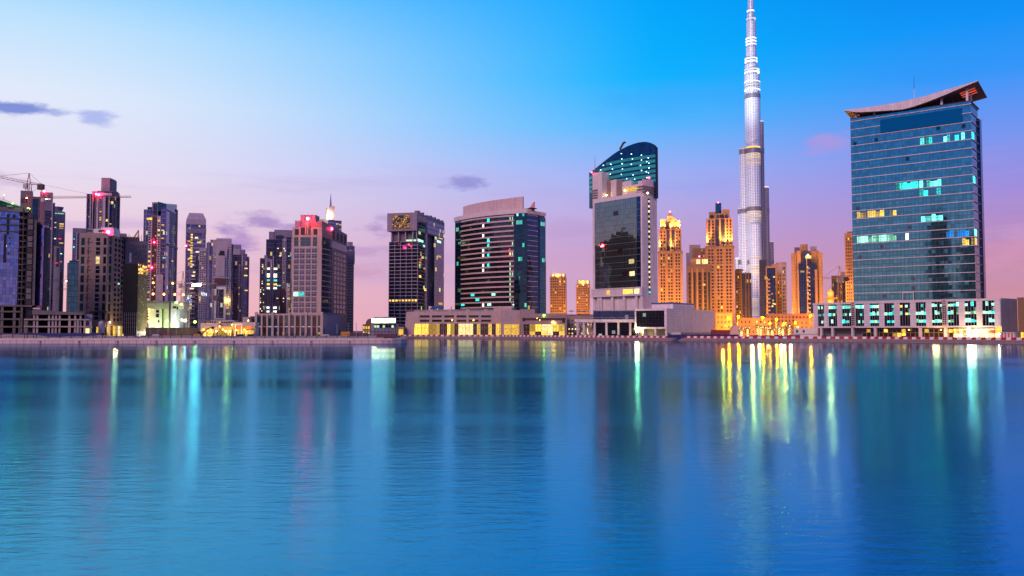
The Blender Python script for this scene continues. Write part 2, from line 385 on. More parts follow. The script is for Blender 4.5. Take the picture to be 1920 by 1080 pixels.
class Bld:
    def __init__(s, name, label, cat, pl, pr, Y, th=0, ps=None, D=None, pleft=None, G_=G, pyr=520, group=None):
        s.G = G_; s.th = R(th); s.c, s.s = math.cos(s.th), math.sin(s.th)
        s.zr = gZ(pyr, Y); s.P = (gX(pl, Y, s.zr), Y)
        s.W = s.solve(0, 0, s.c, s.s, pr)
        if ps is not None: s.D = s.solve(s.W, 0, -s.s, s.c, ps)
        elif pleft is not None: s.D = s.solve(0, 0, -s.s, s.c, pleft)
        else: s.D = D or s.W * .7
        s.root = empty(name, (s.P[0], s.P[1], s.G), s.th, label, cat, group)
        s.wins = []
    def wp(s, u, v): return (s.P[0] + u * s.c - v * s.s, s.P[1] + u * s.s + v * s.c)
    def solve(s, u, v, dx, dy, px):
        x, y = s.wp(u, v); k = (px - 960) / F0; off = (s.zr - CZ) * sp
        den = dx - k * dy * cp
        if abs(den) < 1e-4: den = 1e-4
        return (k * (y * cp + off) - x) / den
    def u(s, px, v=0): return s.solve(0, v, s.c, s.s, px)
    def v(s, px, u=None): return s.solve(s.W if u is None else u, 0, -s.s, s.c, px)
    def vl(s, px): return s.solve(0, 0, -s.s, s.c, px)
    def z(s, py, u=0., v=0.): return gZ(py, s.wp(u, v)[1]) - s.G
    def part(s, name, mb, mats, label=None, parent=None):
        o = mb.build(name, mats, parent or s.root)
        if label: o['label'] = label
        return o
    def box(s, name, mat, x0, x1, y0, y1, z0, z1, label=None, parent=None):
        return s.part(name, MB().box(x0, x1, y0, y1, z0, z1), mat, label, parent)
    def win(s, face, a0, a1, z0, z1, mat='win_dark', off=0., name='window', cross=None, frame=None):
        s.wins.append((face, min(a0, a1), abs(a1 - a0), min(z0, z1), abs(z1 - z0), mat, off, name, cross, frame))
    def grid(s, face, a0, a1, n, z0, z1, m, fw=.6, fh=.6, mat='win_dark', lit=0., lits=('lit_yellow', 'lit_warm'), off=0., cross=None, frame=None, skip=None, name='window'):
        cw, ch = (a1 - a0) / n, (z1 - z0) / m
        for j in range(m):
            for i in range(n):
                if skip and skip(i, j): continue
                mm = random.choice(lits) if random.random() < lit else (random.choice(mat) if isinstance(mat, (list, tuple)) else mat)
                s.win(face, a0 + cw * (i + .5 - fw / 2), a0 + cw * (i + .5 + fw / 2), z0 + ch * (j + .5 - fh / 2), z0 + ch * (j + .5 + fh / 2), mm, off, name, cross, frame)
    def place(s, w):
        face, a, ln, z0, h, mat, off, name, cross, frame = w
        if face == 'F': return (a, -off, z0), 0
        if face == 'R': return (s.W + off, a, z0), math.pi / 2
        if face == 'L': return (-off, a + ln, z0), -math.pi / 2
    def finish(s, cap=100):
        ws = sorted(s.wins, key=lambda w: (-(w[5].startswith('lit')), w[0] != 'F', -w[2] * w[4]))
        for w in ws[:cap]:
            b, me = win_mesh(w[2], w[4], w[5], w[8], w[9])
            o = bpy.data.objects.new(w[7], me); C.objects.link(o); o.parent = s.root
            loc, rz = s.place(w); o.location = loc; o.rotation_euler = (0, 0, rz)
            if w[5].startswith('lit'): o['label'] = 'lit window'
        if len(ws) > cap:
            big = MB(); mats = []
            for w in ws[cap:]:
                b, me = win_mesh(w[2], w[4], w[5], w[8], w[9]); loc, rz = s.place(w); c, n = math.cos(rz), math.sin(rz)
                mm = [w[5], win2(w[5], w[8], w[9])]
                ix = []
                for x in mm:
                    if x not in mats: mats.append(x)
                    ix.append(mats.index(x))
                for fc, mi in zip(b.f, b.mi):
                    pts = [(loc[0] + b.v[i][0] * c - b.v[i][1] * n, loc[1] + b.v[i][0] * n + b.v[i][1] * c, loc[2] + b.v[i][2]) for i in fc]
                    big.poly(pts, [(p[0] + p[1], p[2]) for p in pts], ix[mi])
            o = big.build('window', mats, s.root); o['kind'] = 'stuff'
        return s
    def beacon(s, u, v, z, r=.9, mat='lamp_red', name='beacon_light'):
        b = MB().cyl(0, 0, -1.2, -r * .6, .12, .12, 6, 1); b.sphere(0, 0, 0, r, None, 8, 6)
        return b.build(name, [mat, 'steel_dark'], s.root, (u, v, z))
def light(name, typ, loc, energy, col, target=None, size=1.0, spot=60, blend=.6, parent=None):
    d = bpy.data.lights.new(name, typ); d.energy = energy; d.color = col
    if typ in ('POINT', 'SPOT'): d.shadow_soft_size = size
    if typ == 'SPOT': d.spot_size = R(spot); d.spot_blend = blend
    o = bpy.data.objects.new(name, d); C.objects.link(o); o.location = loc
    if target is not None: o.rotation_euler = (Vector(target) - Vector(loc)).to_track_quat('-Z', 'Y').to_euler()
    if parent: o.parent = parent
    return o
# ------------------------------------------------------------------ the setting: water, land, quays
m, q, b = newmat('water')
o = q.n('ShaderNodeNewGeometry').outputs['Position']
big = q.noise(q.scalev(o, .006, .020, 1), 1.0, 5, .6)          # wind lanes, long across the view
calm = q.ss(big, .42, .62)
sepw = q.n('ShaderNodeSeparateXYZ'); q.l(o, sepw.inputs[0])
far = q.ss(q.m('ADD', sepw.outputs[1], q.m('MULTIPLY', q.m('SUBTRACT', big, .5), 110)), 140, 190)                            # sheltered strip under the quays
rip1 = q.noise(q.scalev(o, .16, .55, 1), 1.0, 4, .6)
rip2 = q.noise(q.scalev(o, .62, 1.8, 1), 1.0, 3, .55)
rip3 = q.noise(q.scalev(o, 1.7, 4.6, 1), 1.0, 3, .6)
hgt = q.m('ADD', q.m('MULTIPLY', rip1, .22), q.m('ADD', q.m('MULTIPLY', rip2, .36), q.m('MULTIPLY', rip3, .17)))
bp = q.n('ShaderNodeBump'); bp.inputs['Distance'].default_value = 1.0
q.l(hgt, bp.inputs['Height'])
q.l(q.m('MULTIPLY', q.ss(calm, 0, 1, False, .085, .035), q.ss(far, 0, 1, False, 1, .55)), bp.inputs['Strength'])
rg = q.m('MULTIPLY', q.ss(calm, 0, 1, False, .165, .12), q.ss(far, 0, 1, False, 1, .6))
lw_ = q.n('ShaderNodeLayerWeight'); lw_.inputs[0].default_value = .5
face = lw_.outputs['Facing']                                     # 1 at grazing view
gl = q.n('ShaderNodeBsdfGlossy'); q.l(rg, gl.inputs['Roughness']); q.l(bp.outputs[0], gl.inputs['Normal'])
q.l(q.mix(q.ss(face, .952, 1.0), (.13, .61, .88, 1), (.76, .80, .98, 1)), gl.inputs['Color'])
df = q.n('ShaderNodeBsdfDiffuse'); df.inputs['Color'].default_value = (.0, .03, .055, 1)
mxw = q.n('ShaderNodeMixShader'); q.l(q.ss(face, .68, 1.0, False, .52, .95), mxw.inputs[0]); q.l(df.outputs[0], mxw.inputs[1]); q.l(gl.outputs[0], mxw.inputs[2])
m.node_tree.nodes.remove(b); q.l(mxw.outputs[0], m.node_tree.nodes['Material Output'].inputs[0])
wb = MB(); wb.poly([(-4000, -2500, 0), (4000, -2500, 0), (4000, 900, 0), (-4000, 900, 0)], [(0, 0)] * 4)
tag(wb.build('water', 'water'), kind='structure')

BANK = [(-77., 589.), (-7., 568.), (59.5, 476.), (115., 419.), (165., 400.), (207., 345.), (262., 268.), (420., 60.)]
gp = [(-4000, 640), (-85, 640)] + BANK + [(4000, 60), (9000, 12000), (-9000, 12000)]
gb = MB(); gb.poly([(x, y, G) for x, y in gp], [(x, y) for x, y in gp])
tag(gb.build('ground', 'soil'), kind='structure')
nb = MB(); nb.poly([(-4000, -600, .9), (-255, -600, .9), (-255, 150, .9), (-420, 330, .9), (-4000, 330, .9)], [(0, 0)] * 5); tag(nb.build('near_bank', 'soil'), kind='structure')
nb = MB(); nb.poly([(-4000, -601, .9), (-4000, -2400, .9), (4000, -2400, .9), (4000, -150, .9), (-150, -150, .9), (-254, -601, .9)], [(0, 0)] * 6); tag(nb.build('near_bank', 'soil'), kind='structure')
# strip of quay paving behind the edge of the far bank
def offs(pl, d):
    out = []
    for i, p in enumerate(pl):
        a = Vector(pl[max(0, i-1)]); c_ = Vector(pl[min(len(pl)-1, i+1)]); t_ = (c_ - a).normalized(); n_ = Vector((-t_.y, t_.x))
        out.append((p[0] + n_.x * d, p[1] + n_.y * d))
    return out
pv = MB(); i0 = offs(BANK, .6); i1 = offs(BANK, 9)
for k in range(len(BANK) - 1):
    pv.poly([(*i0[k], G + .006), (*i0[k+1], G + .006), (*i1[k+1], G + .006), (*i1[k], G + .006)], [i0[k], i0[k+1], i1[k+1], i1[k]])
tag(pv.build('quay_road', 'asphalt'), kind='structure')
def strip_wall(name, pl, th, z0, z1, mats, label, cope=.25):
    r = empty(name, (pl[0][0], pl[0][1], 0), 0, label, 'quay wall')
    w = MB(); c2 = MB(); inn = offs(pl, th); out = offs(pl, -.15); u = 0
    ox, oy = pl[0]
    P = lambda p, z: (p[0] - ox, p[1] - oy, z)
    for k in range(len(pl) - 1):
        l = math.dist(pl[k], pl[k+1]); a, b_, c_, d = pl[k], pl[k+1], inn[k+1], inn[k]
        w.poly([P(a, z0), P(b_, z0), P(b_, z1), P(a, z1)], [(u, z0), (u + l, z0), (u + l, z1), (u, z1)])
        w.poly([P(c_, z0), P(d, z0), P(d, z1), P(c_, z1)], [(u, z0), (u + l, z0), (u + l, z1), (u, z1)])
        e, g_ = out[k], out[k+1]
        for zz in (z1 + cope,):
            c2.poly([P(e, zz), P(g_, zz), P(c_, zz), P(d, zz)], [(u, 0), (u + l, 0), (u + l, 1), (u, 1)])
        c2.poly([P(e, z1), P(g_, z1), P(g_, z1 + cope), P(e, z1 + cope)], [(u, .3), (u + l, .3), (u + l, .8), (u, .8)])
        c2.poly([P(e, z1), P(d, z1), P(c_, z1), P(g_, z1)], [(u, 0)] * 4)
        u += l
    w.build('wall_face', mats[0], r); c2.build('coping', mats[1], r)
    return r
strip_wall('quay_wall', BANK, .6, -1.5, G - .22, ('quay_block', 'concrete_light'), 'low stone quay wall of the far bank under the red and white barriers')

# near promontory on the left: walkway slab with a rounded end
PZ = 2.25
prom = [(-900., 352.), (-54., 352.), (-49.5, 353.2), (-46.2, 356.), (-44.6, 360.), (-45., 366.), (-60., 420.), (-88., 600.)]
pg = MB(); pp = prom + [(-900, 640)]
pg.poly([(x, y, PZ - .01) for x, y in pp], [(x, y) for x, y in pp]); tag(pg.build('promenade', 'sand'), kind='structure')
qw = strip_wall('quay_wall', prom, 2.2, -1.5, PZ - .55, ('quay_stone', 'white_panel'), 'pale panelled quay wall with mooring rings along the rounded promontory', .6)
for k in range(11):      # iron rings let into the wall face
    px = 76 + k * 72.5
    if px > 735: break
    x = gX(px, 352, .8); rb = MB()
    for a in range(10):
        t0, t1 = 2 * math.pi * a / 10, 2 * math.pi * (a + 1) / 10
        rb.bar((.32 * math.cos(t0), 0, .42 * math.sin(t0)), (.32 * math.cos(t1), 0, .42 * math.sin(t1)), .13)
    rb.box(-.1, .1, -.06, .12, .3, .55)
    rb.build('mooring_ring', 'steel_dark', qw, (x - prom[0][0], -.12, .78))
# loose sand heaped behind the walkway
sd = MB(); nx, ny = 150, 7
def sandz(px, j):
    e = math.sin(math.pi * j / (ny - 1)); r1 = math.sin(px * .043) * .5 + math.sin(px * .017 + 2) * .6 + math.sin(px * .11) * .22 + math.sin(px * .31) * .12
    return PZ + max(0, e * (1.0 + r1 * .55) * (1.15 if px < 250 else .75))
for i in range(nx):
    a, c_ = -120 + i * 5.6, -120 + (i + 1) * 5.6
    for j in range(ny - 1):
        ya, yb = 364 + j * 2.2, 364 + (j + 1) * 2.2
        A = [(gX(a, ya, 3), ya, sandz(a, j)), (gX(c_, ya, 3), ya, sandz(c_, j)), (gX(c_, yb, 3), yb, sandz(c_, j + 1)), (gX(a, yb, 3), yb, sandz(a, j + 1))]
        sd.poly(A, [(p[0], p[1]) for p in A])
tag(sd.build('sand_heap', 'sand'), kind='structure')

# railing posts on the walkway
pb = MB(); pb.box(-.11, .11, -.11, .11, 0, 2.0); pb.box(-.2, .2, -.2, .2, 0, .12); pb.box(-.16, .16, -.16, .16, 2.0, 2.1)
first = None; posts = []
for k, px in enumerate([2, 24, 46, 51, 63, 68, 90, 112, 133, 155, 175, 180, 192, 197, 218, 238, 259, 279, 300, 304, 320, 340, 360, 380, 400, 420, 424, 434, 438, 458, 478, 497, 517, 536, 540, 550, 554, 574, 594, 613, 632, 652, 656, 671, 690]):
    ps_ = (gX(px, 358.6, 3), 358.6, PZ)
    if first is None:
        first = pb.build('railing_post', 'steel_dark', None, ps_); o = first
    else:
        o = first.copy(); C.objects.link(o); o.location = ps_
    tag(o, 'dark square railing post on the promontory walkway', 'post', 'railing posts along the promontory')
    posts.append(ps_)
rl = MB()
for z in (.9, 1.75):
    rl.bar((posts[0][0], 358.6, PZ + z), (posts[-1][0], 358.6, PZ + z), .07)
tag(rl.build('handrail', 'steel_dark'), 'thin dark double rail strung between the railing posts on the promontory', 'railing')

# jersey barriers, red and white in turn, along the far quay edge
def barrier_mesh(mat):
    L = 1.72; prof = [(-.42, 0), (.42, 0), (.42, .28), (.2, .55), (.15, 1.12), (-.15, 1.12), (-.2, .55), (-.42, .28)]
    b = MB()
    for i in range(len(prof)):
        (ya, za), (yb, zb) = prof[i], prof[(i + 1) % len(prof)]
        b.poly([(0, yb, zb), (0, ya, za), (L, ya, za), (L, yb, zb)], [(0, zb), (0, za), (L, za), (L, zb)])
    b.poly([(0, y, z) for y, z in prof], [(y, z) for y, z in prof]); b.poly([(L, y, z) for y, z in prof[::-1]], [(y, z) for y, z in prof])
    for x in (.45, 1.1): b.box(x, x + .22, -.5, -.33, .06, .2)
    b.box(L, L + .1, -.09, .09, .2, .9)
    return b.mesh('traffic_barrier', mat)
bm = {'red': barrier_mesh('paint_red'), 'white': barrier_mesh('barrier_white')}
seg = offs(BANK, 1.3)
where = ['before the hull podium', 'before the restaurant and colonnade', 'before the white cinema block', 'before the orange-lit houses', 'before the long podium block', 'at the right end of the quay']
k = 0; pos = 0.0; STEP = 1.98
for i in range(len(seg) - 2):
    a, c_ = Vector(seg[i]), Vector(seg[i+1]); l = (c_ - a).length; d = (c_ - a) / l
    while pos < l:
        p = a + d * pos; pxx = 960 + F0 * p.x / p.y
        if pxx > 1935: break
        cname = 'red' if k % 2 == 0 else 'white'
        o = bpy.data.objects.new('traffic_barrier', bm[cname]); C.objects.link(o)
        o.location = (p.x, p.y + random.uniform(-.08, .08), G + .008); o.rotation_euler = (0, 0, math.atan2(d.y, d.x) + random.uniform(-.06, .06))
        w = where[0] if pxx < 950 else where[1] if pxx < 1250 else where[2] if pxx < 1390 else where[3] if pxx < 1525 else where[4] if pxx < 1876 else where[5]
        tag(o, f'{cname} plastic road barrier in the quayside row {w}', 'barrier', 'red and white barriers along the quay')
        k += 1; pos += STEP
    pos -= l
# ------------------------------------------------------------------ glass used on the towers
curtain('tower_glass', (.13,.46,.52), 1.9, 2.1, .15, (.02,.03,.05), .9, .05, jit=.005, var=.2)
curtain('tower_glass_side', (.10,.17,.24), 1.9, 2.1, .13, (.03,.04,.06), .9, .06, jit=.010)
curtain('sail_glass', (.03,.10,.17), 2.0, 3.6, .10, (.004,.01,.02), .9, .06, jit=.006)
curtain('green_glass', (.34,.40,.32), 2.2, 3.4, .12, (.05,.06,.06), .92, .03, jit=.004, var=.12)
curtain('navy_glass', (.05,.09,.20), 2.2, 3.4, .10, (.012,.015,.03), .9, .05, jit=.006)
curtain('teal_glass', (.05,.18,.28), 1.8, 3.7, .10, (.01,.02,.03), .9, .06, lit=.012, cols=[(.05,.9,.6), (.3,1,.6)], ls=.8, jit=.01, grp=2, band=(3.7, .5, (.02,.05,.07)))
curtain('teal_dark', (.03,.09,.15), 1.8, 3.7, .10, (.006,.012,.02), .9, .06, lit=.02, cols=[(.05,.9,.6), (.2,1,.7)], ls=.8, jit=.01, grp=2, band=(3.7, .5, (.012,.03,.04)))
curtain('band_glass', (.10,.105,.115), 1.6, 3.7, .09, (.01,.012,.016), .85, .08, jit=.012, var=.45)
curtain('screen_glass', (.015,.02,.035), 2.0, 2.0, .05, (.01,.012,.02), .8, .12, lit=.02, cols=[(.4,.9,.6), (.8,1,.9)], ls=.6, jit=.01, grp=1)
curtain('office_glass', (.12,.16,.26), 1.7, 3.4, .12, (.30,.24,.27), .85, .07, lit=.03, cols=[(1,.7,.2), (.6,1,.3)], ls=1.1, jit=.008, grp=2)

# ------------------------------------------------------------------ right: the blue glass office tower with the swooping roof
b = Bld('office_tower', 'wide blue glass office tower with a swooping crescent roof and cyan lit rooms', 'tower', 1601, 1830, 470, -39, ps=1846, pyr=560)
Wd, Dp = b.W, b.D
ztl = b.z(229, 0); ztr = b.z(184, Wd); zt_ = (ztl + ztr) / 2
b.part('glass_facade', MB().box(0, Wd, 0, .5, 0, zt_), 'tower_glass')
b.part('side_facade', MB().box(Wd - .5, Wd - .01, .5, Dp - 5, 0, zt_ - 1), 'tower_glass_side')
b.part('core_wall', MB().box(.3, Wd - 1, .6, Dp, 0, zt_ - 2), 'mauve_dark')
b.part('corner_fin', MB().box(Wd - .6, Wd + .9, Dp - 5, Dp - .2, 0, zt_ - 6), 'navy_glass')
NF = 22; fz = [b.z(566, 0) + (zt_ - 1.6 - b.z(566, 0)) * k / NF for k in range(NF + 1)]
for k, z in enumerate(fz):
    fb = MB().box(-.35, Wd + .35, -.38, 0, z, z + .34); fb.box(Wd, Wd + .35, 0, Dp - 5, z, z + .32)
    b.part('floor_band', fb, 'white_panel')
b.part('parapet', MB().box(-.05, Wd + .05, -.05, Dp - .3, zt_, zt_ + .5), 'steel_dark')
b.part('sign_panel', MB().box(b.u(1658), b.u(1813), -.7, -.42, fz[NF - 2] + .55, fz[NF] - 1.3), (plain('sign_blue', (.0,.12,.33), .85, var=.02, ior=1.15)).name)
# lit office rows: (first px, last px, row of the photo, material, gaps)
def row(py, l):
    b.zr = gZ(py, 450)
    for (a, c_, mt) in l:
        ua, uc = b.u(a), b.u(c_)
        zc = b.z(py, (ua + uc) / 2)
        k = min(range(NF), key=lambda i: abs((fz[i] + fz[i+1]) / 2 - zc))
        n = max(1, round((uc - ua) / 1.9)); w = (uc - ua) / n
        for i in range(n):
            if random.random() < .12: continue
            b.win('F', ua + w * i + .08, ua + w * (i + 1) - .08, fz[k] + .6, fz[k+1] - random.choice([.5, .5, 1.3]), mt, .01, 'lit_window', 'steel_dark')
row(262, [(1717, 1733, 'lit_cyan'), (1736, 1748, 'lit_teal'), (1752, 1763, 'lit_teal'), (1769, 1781, 'lit_cyan'), (1790, 1798, 'lit_teal'), (1802, 1809, 'lit_cyan')])
row(349, [(1680, 1722, 'lit_teal'), (1724, 1765, 'lit_cyan')]); row(360, [(1724, 1764, 'lit_teal'), (1774, 1785, 'lit_cyan')])
row(403, [(1607, 1624, 'lit_yellow'), (1627, 1642, 'lit_yellow'), (1643, 1658, 'lit_yellow'), (1663, 1681, 'lit_yellow')])
row(408, [(1727, 1768, 'lit_cyan')]); row(436, [(1774, 1817, 'lit_blue'), (1820, 1824, 'lit_cyan')])
row(450, [(1600, 1642, 'lit_mint'), (1642, 1681, 'lit_mint'), (1698, 1704, 'lit_white')]); row(452, [(1804, 1817, 'lit_yellow'), (1821, 1825, 'lit_yellow')])
b.zr = gZ(400, 450)
for (px, py) in ((1606, 270), (1704, 298), (1609, 391), (1705, 426), (1611, 482), (1652, 462), (1709, 522), (1709, 540), (1811, 236), (1763, 240), (1646, 262), (1655, 555), (1764, 557)):
    u = b.u(px); z = b.z(py, u); b.win('F', u - .9, u + .9, z - 1, z + 1, 'win_blue' if py > 300 else 'win_dark', .02, 'open_vent')
for (k, mt) in ((13, 'lit_teal'), (6, 'lit_yellow'), (7, 'lit_cyan'), (18, 'lit_teal')):
    b.win('R', .6, min(5.4, Dp - 5.5), fz[k] + .6, fz[k+1] - .4, mt, .01)
# crescent roof: dips in the middle, lifts to a sharp tip at the right
b.zr = gZ(195, 450)
def zz(py, u, v=-1.2): return b.z(py, u, v)
up = [(1582.5,207.5),(1610,204),(1648,199),(1680,193.5),(1710.6,187),(1740,179.5),(1765,172),(1800,162),(1834,151.7)]
lo = [(1582.5,208.6),(1609,211.5),(1639,209.8),(1690,206.5),(1710,201.7),(1740,191.5),(1767,181),(1800,167),(1834,153.2)]
us = [b.u(p, -2.6) for p, _ in up]; zu = [zz(y, u) for (_, y), u in zip(up, us)]
us2 = [b.u(p, -2.6) for p, _ in lo]; zl = [zz(y, u) for (_, y), u in zip(lo, us2)]
def lerp(x, xs, ys):
    for i in range(len(xs) - 1):
        if x <= xs[i+1]: return ys[i] + (ys[i+1] - ys[i]) * (x - xs[i]) / (xs[i+1] - xs[i])
    return ys[-1]
NS = 28; rf = MB(); vf, vb = -2.6, min(Dp - 1.0, 21)
for i in range(NS):
    a, c_ = us[0] + (us[-1] - us[0]) * i / NS, us[0] + (us[-1] - us[0]) * (i + 1) / NS
    za, zc = lerp(a, us, zu), lerp(c_, us, zu); la, lc = lerp(a, us2, zl), lerp(c_, us2, zl)
    tb = .5   # thin back edge
    ba, bc = za - 3.5, zc - 3.5
    rf.poly([(a, vf, la), (c_, vf, lc), (c_, vf, zc), (a, vf, za)], [(a, la), (c_, lc), (c_, zc), (a, za)], 0)
    rf.poly([(a, vf, za), (c_, vf, zc), (c_, vb, bc), (a, vb, ba)], [(a, 0), (c_, 0), (c_, 20), (a, 20)], 0)
    rf.poly([(c_, vf, lc), (a, vf, la), (a, vb, ba - tb), (c_, vb, bc - tb)], [(c_, 0), (a, 0), (a, 20), (c_, 20)], 1)
    rf.poly([(c_, vb, bc - tb), (a, vb, ba - tb), (a, vb, ba), (c_, vb, bc)], [(a, 0)] * 4, 1)
    if i == 0: rf.poly([(a, vf, za), (a, vb, ba), (a, vb, ba - tb), (a, vf, la)], [(0, 0)] * 4, 1)
    if i == NS - 1: rf.poly([(c_, vf, lc), (c_, vb, bc - tb), (c_, vb, bc), (c_, vf, zc)], [(0, 0)] * 4, 1)
roof = b.part('crescent_roof', rf, ('white_panel', 'tan_wall'))
for k in range(3):      # glowing red strips in the raised soffit
    v = 3.5 + k * 3.0; a, c_ = us[-1] - 9.5, us[-1] - 2.5; s_ = MB()
    f_ = lambda u: lerp(u, us2, zl) + (lerp(u, us, zu) - 4.0 - lerp(u, us2, zl)) * (v - vf) / (vb - vf) - .25
    s_.bar((a, v, f_(a)), (c_, v, f_(c_)), 1.1, .12); s_.build('soffit_light', emitter('soffit_red%d' % k, (1, .12, .06), 1.3).name if k == 0 else 'soffit_red0', roof)
s_ = MB(); s_.bar((us[0] + 3, 3, lerp(us[0] + 3, us2, zl) - .5), (us[0] + 6.5, 3, lerp(us[0] + 6.5, us2, zl) - .75), 1.6, .12); s_.build('soffit_light', 'soffit_red0', roof)
for px, v in ((1604.5, .8), (1611, 6), (1639, .8), (1765, .8), (1813, .8), (1820, 9)):
    u = b.u(px, v); zt2 = lerp(u, us2, zl) + (lerp(u, us, zu) - 4.0 - lerp(u, us2, zl)) * (v - vf) / (vb - vf) + .1
    b.part('roof_column', MB().box(u - .55, u + .55, v, v + 1.0, zt_ + .5, max(zt2, zt_ + 1)), 'white_panel')
ua = b.u(1711); za = lerp(ua, us, zu) - .8
an = MB().cyl(ua, 4, za, za + 8, .16, .12, 6, 0); an.cyl(ua, 4, za + 8, b.z(143, ua, 4), .14, .06, 6, 1)
b.part('antenna_mast', an, ('paint_white', 'steel_dark'))
b.part('lightning_arm', MB().box(Wd, Wd + 2.4, Dp - 6, Dp - 5.7, zt_ - 7, zt_ - 6.8), 'steel_grey')
b.zr = gZ(560, 450)
# window-cleaning frame at its foot
fr = MB(); u0 = b.u(1704); zf = b.z(566, u0)
fr.box(u0 - 2.8, u0 - 2.5, -1.4, -1.1, zf, zf + 5); fr.box(u0 + 2.5, u0 + 2.8, -1.4, -1.1, zf, zf + 5); fr.box(u0 - 2.5, u0 + 2.5, -1.38, -1.12, zf + 4.7, zf + 5)
b.part('maintenance_frame', fr, 'paint_white')
b.finish(140)
TOWER = b

# ------------------------------------------------------------------ its podium on the quay: stone piers, three storeys of glass, lit shops below
b = Bld('podium_block', 'long stone and glass podium block with green lit office bays above bright shops', 'office block', 1525, 1876, 430, -52, ps=1908, pyr=600)
Wd, Dp = b.W, min(b.D, 40)
zt_ = (b.z(569, 0) + b.z(558.5, Wd)) / 2; zb_ = (b.z(614, 0) + b.z(615, Wd)) / 2
bays = [(1534, 1545), (1553, 1570), (1578, 1596), (1604, 1620), (1635, 1649), (1660, 1678), (1687, 1707), (1716, 1736), (1746, 1767), (1776, 1798), (1808, 1830), (1841, 1865)]
bays = [(1533.5, 1545), (1553.5, 1569.5), (1579, 1596), (1604, 1620), (1631, 1648), (1658, 1676.5), (1687, 1706.5), (1717, 1736), (1747, 1767), (1777, 1798), (1809, 1831), (1842, 1864.5)]
ub = [(b.u(a), b.u(c_)) for a, c_ in bays]
b.part('wall', MB().box(.2, Wd - .3, .9, Dp, zb_, zt_ - .2), 'white_panel')
edges = [0] + [x for p_ in ub for x in p_] + [Wd]
for i in range(0, len(edges), 2):
    b.part('pier', MB().box(edges[i], edges[i+1], 0, .9, zb_ + .8, zt_ - .9), 'white_panel')
b.part('cornice', MB().box(-.15, Wd + .15, -.15, 1.2, zt_ - .9, zt_), 'white_panel')
b.part('sill_beam', MB().box(-.1, Wd + .1, -.1, .95, zb_, zb_ + .8), 'white_panel')
b.part('side_wall', MB().box(Wd - .3, Wd, .9, Dp, 0, zt_ - .01), 'grey_wall')
h3 = (zt_ - .9 - zb_ - .8) / 3
litp = {0: 'g', 1: 'gg', 2: 'gg', 3: 'ggw', 4: 'wg', 5: 'gg', 6: 'yg', 7: 'gg', 8: 'gm', 9: 'gm', 10: 'g', 11: 'mg'}
for i, (a, c_) in enumerate(ub):
    n = 4; w = (c_ - a) / n
    b.box('bay_glass', 'screen_glass', a, c_, .5, .6, zb_ + .8, zt_ - .9)
    for k in range(1, n): b.part('mullion', MB().box(a + w * k - .07, a + w * k + .07, .36, .5, zb_ + .8, zt_ - .9), 'steel_grey')
    for j in range(3):
        z0 = zb_ + .8 + h3 * j
        for k in range(n):
            pr = (.72, .7, .5)[j] if i not in (6,) else .4
            if i < 4 and j == 2: pr = .95
            if i == 0 and j < 2: pr = .3
            if random.random() < pr:
                hh = random.choice([.28, .36, .36, .5]) if not (i < 4 and j == 2) else .4
                mt = random.choice(['lit_mint', 'lit_mint', 'lit_green', 'lit_teal']) if i != 6 else random.choice(['lit_yellow', 'lit_mint'])
                b.win('F', a + w * k + .1, a + w * (k + 1) - .1, z0 + h3 * (.42 if j < 2 else .4), z0 + h3 * (.42 + hh), mt, -.42)
# two hanging banners with an emblem and two columns of letters
for px0, px1 in ((1596.5, 1604), (1767, 1776)):
    a, c_ = b.u(px0), b.u(px1); bn = b.box('banner', 'pink_panel', a, c_, -.35, -.2, zb_ + .2, zt_ + .3)
    g_ = MB(); mid = (a + c_) / 2; H_ = zt_ - zb_
    g_.box(mid - .35, mid + .35, -.42, -.36, zt_ - .9, zt_ - .45); g_.box(a + .35, c_ - .35, -.42, -.36, zt_ - 1.7, zt_ - 1.4)
    for k in range(9):
        for x in (a + (c_ - a) * .3, a + (c_ - a) * .7):
            z = zt_ - 2.9 - k * (H_ - 3.6) / 9
            g_.box(x - .33, x + .33, -.42, -.36, z - .25, z + .25); g_.box(x - .1, x + .36, -.42, -.36, z - .5, z - .3)
    g_.box(a + .1, c_ - .1, -.375, -.352, zb_ + .4, zt_ + .2, 1); g_.build('banner_lettering', ('recess_dark', 'pink_panel'), bn)
# ground floor
u1, u2, u3 = b.u(1610), b.u(1782), b.u(1866)
for px in (1539, 1560, 1597.5, 1640, 1724, 1772, 1815):
    u = b.u(px); b.part('column', MB().box(u - .55, u + .55, -.05, 1.1, 0, zb_), 'white_panel')
b.box('recessed_wall', 'podium_stone', .2, u1, 5, 5.4, 0, zb_ - .01)
sh = MB(); sh.box(u1, u3, 3.2, 3.5, 0, zb_ - .01); b.part('shopfront_wall', sh, 'recess_dark')
w = 2.15; u = u1 + .2
while u < u2 - w:
    b.win('F', u, u + w - .25, .3, 2.9, random.choice(['win_warm', 'win_warm', 'lit_gold', 'win_brown']) if u < b.u(1690) else random.choice(['win_warm', 'win_warm', 'lit_gold']), -3.08, 'shop_window', None, 'steel_tan')
    b.win('F', u, u + w - .25, 3.1, zb_ - .6, random.choice(['win_warm', 'win_brown', 'lit_gold']), -3.08, 'shop_window', None, 'steel_tan')
    u += w
while u < u3 - 1.2:
    b.win('F', u, u + 1.9, .3, 2.6, random.choice(['lit_shop', 'lit_shop', 'lit_gold', 'lit_white']), -3.05, 'shop_window')
    b.win('F', u, u + 1.9, 2.8, zb_ - .5, random.choice(['lit_shop', 'lit_white', 'lit_gold']), -3.05, 'shop_sign', None, 'steel_tan')
    u += 2.15
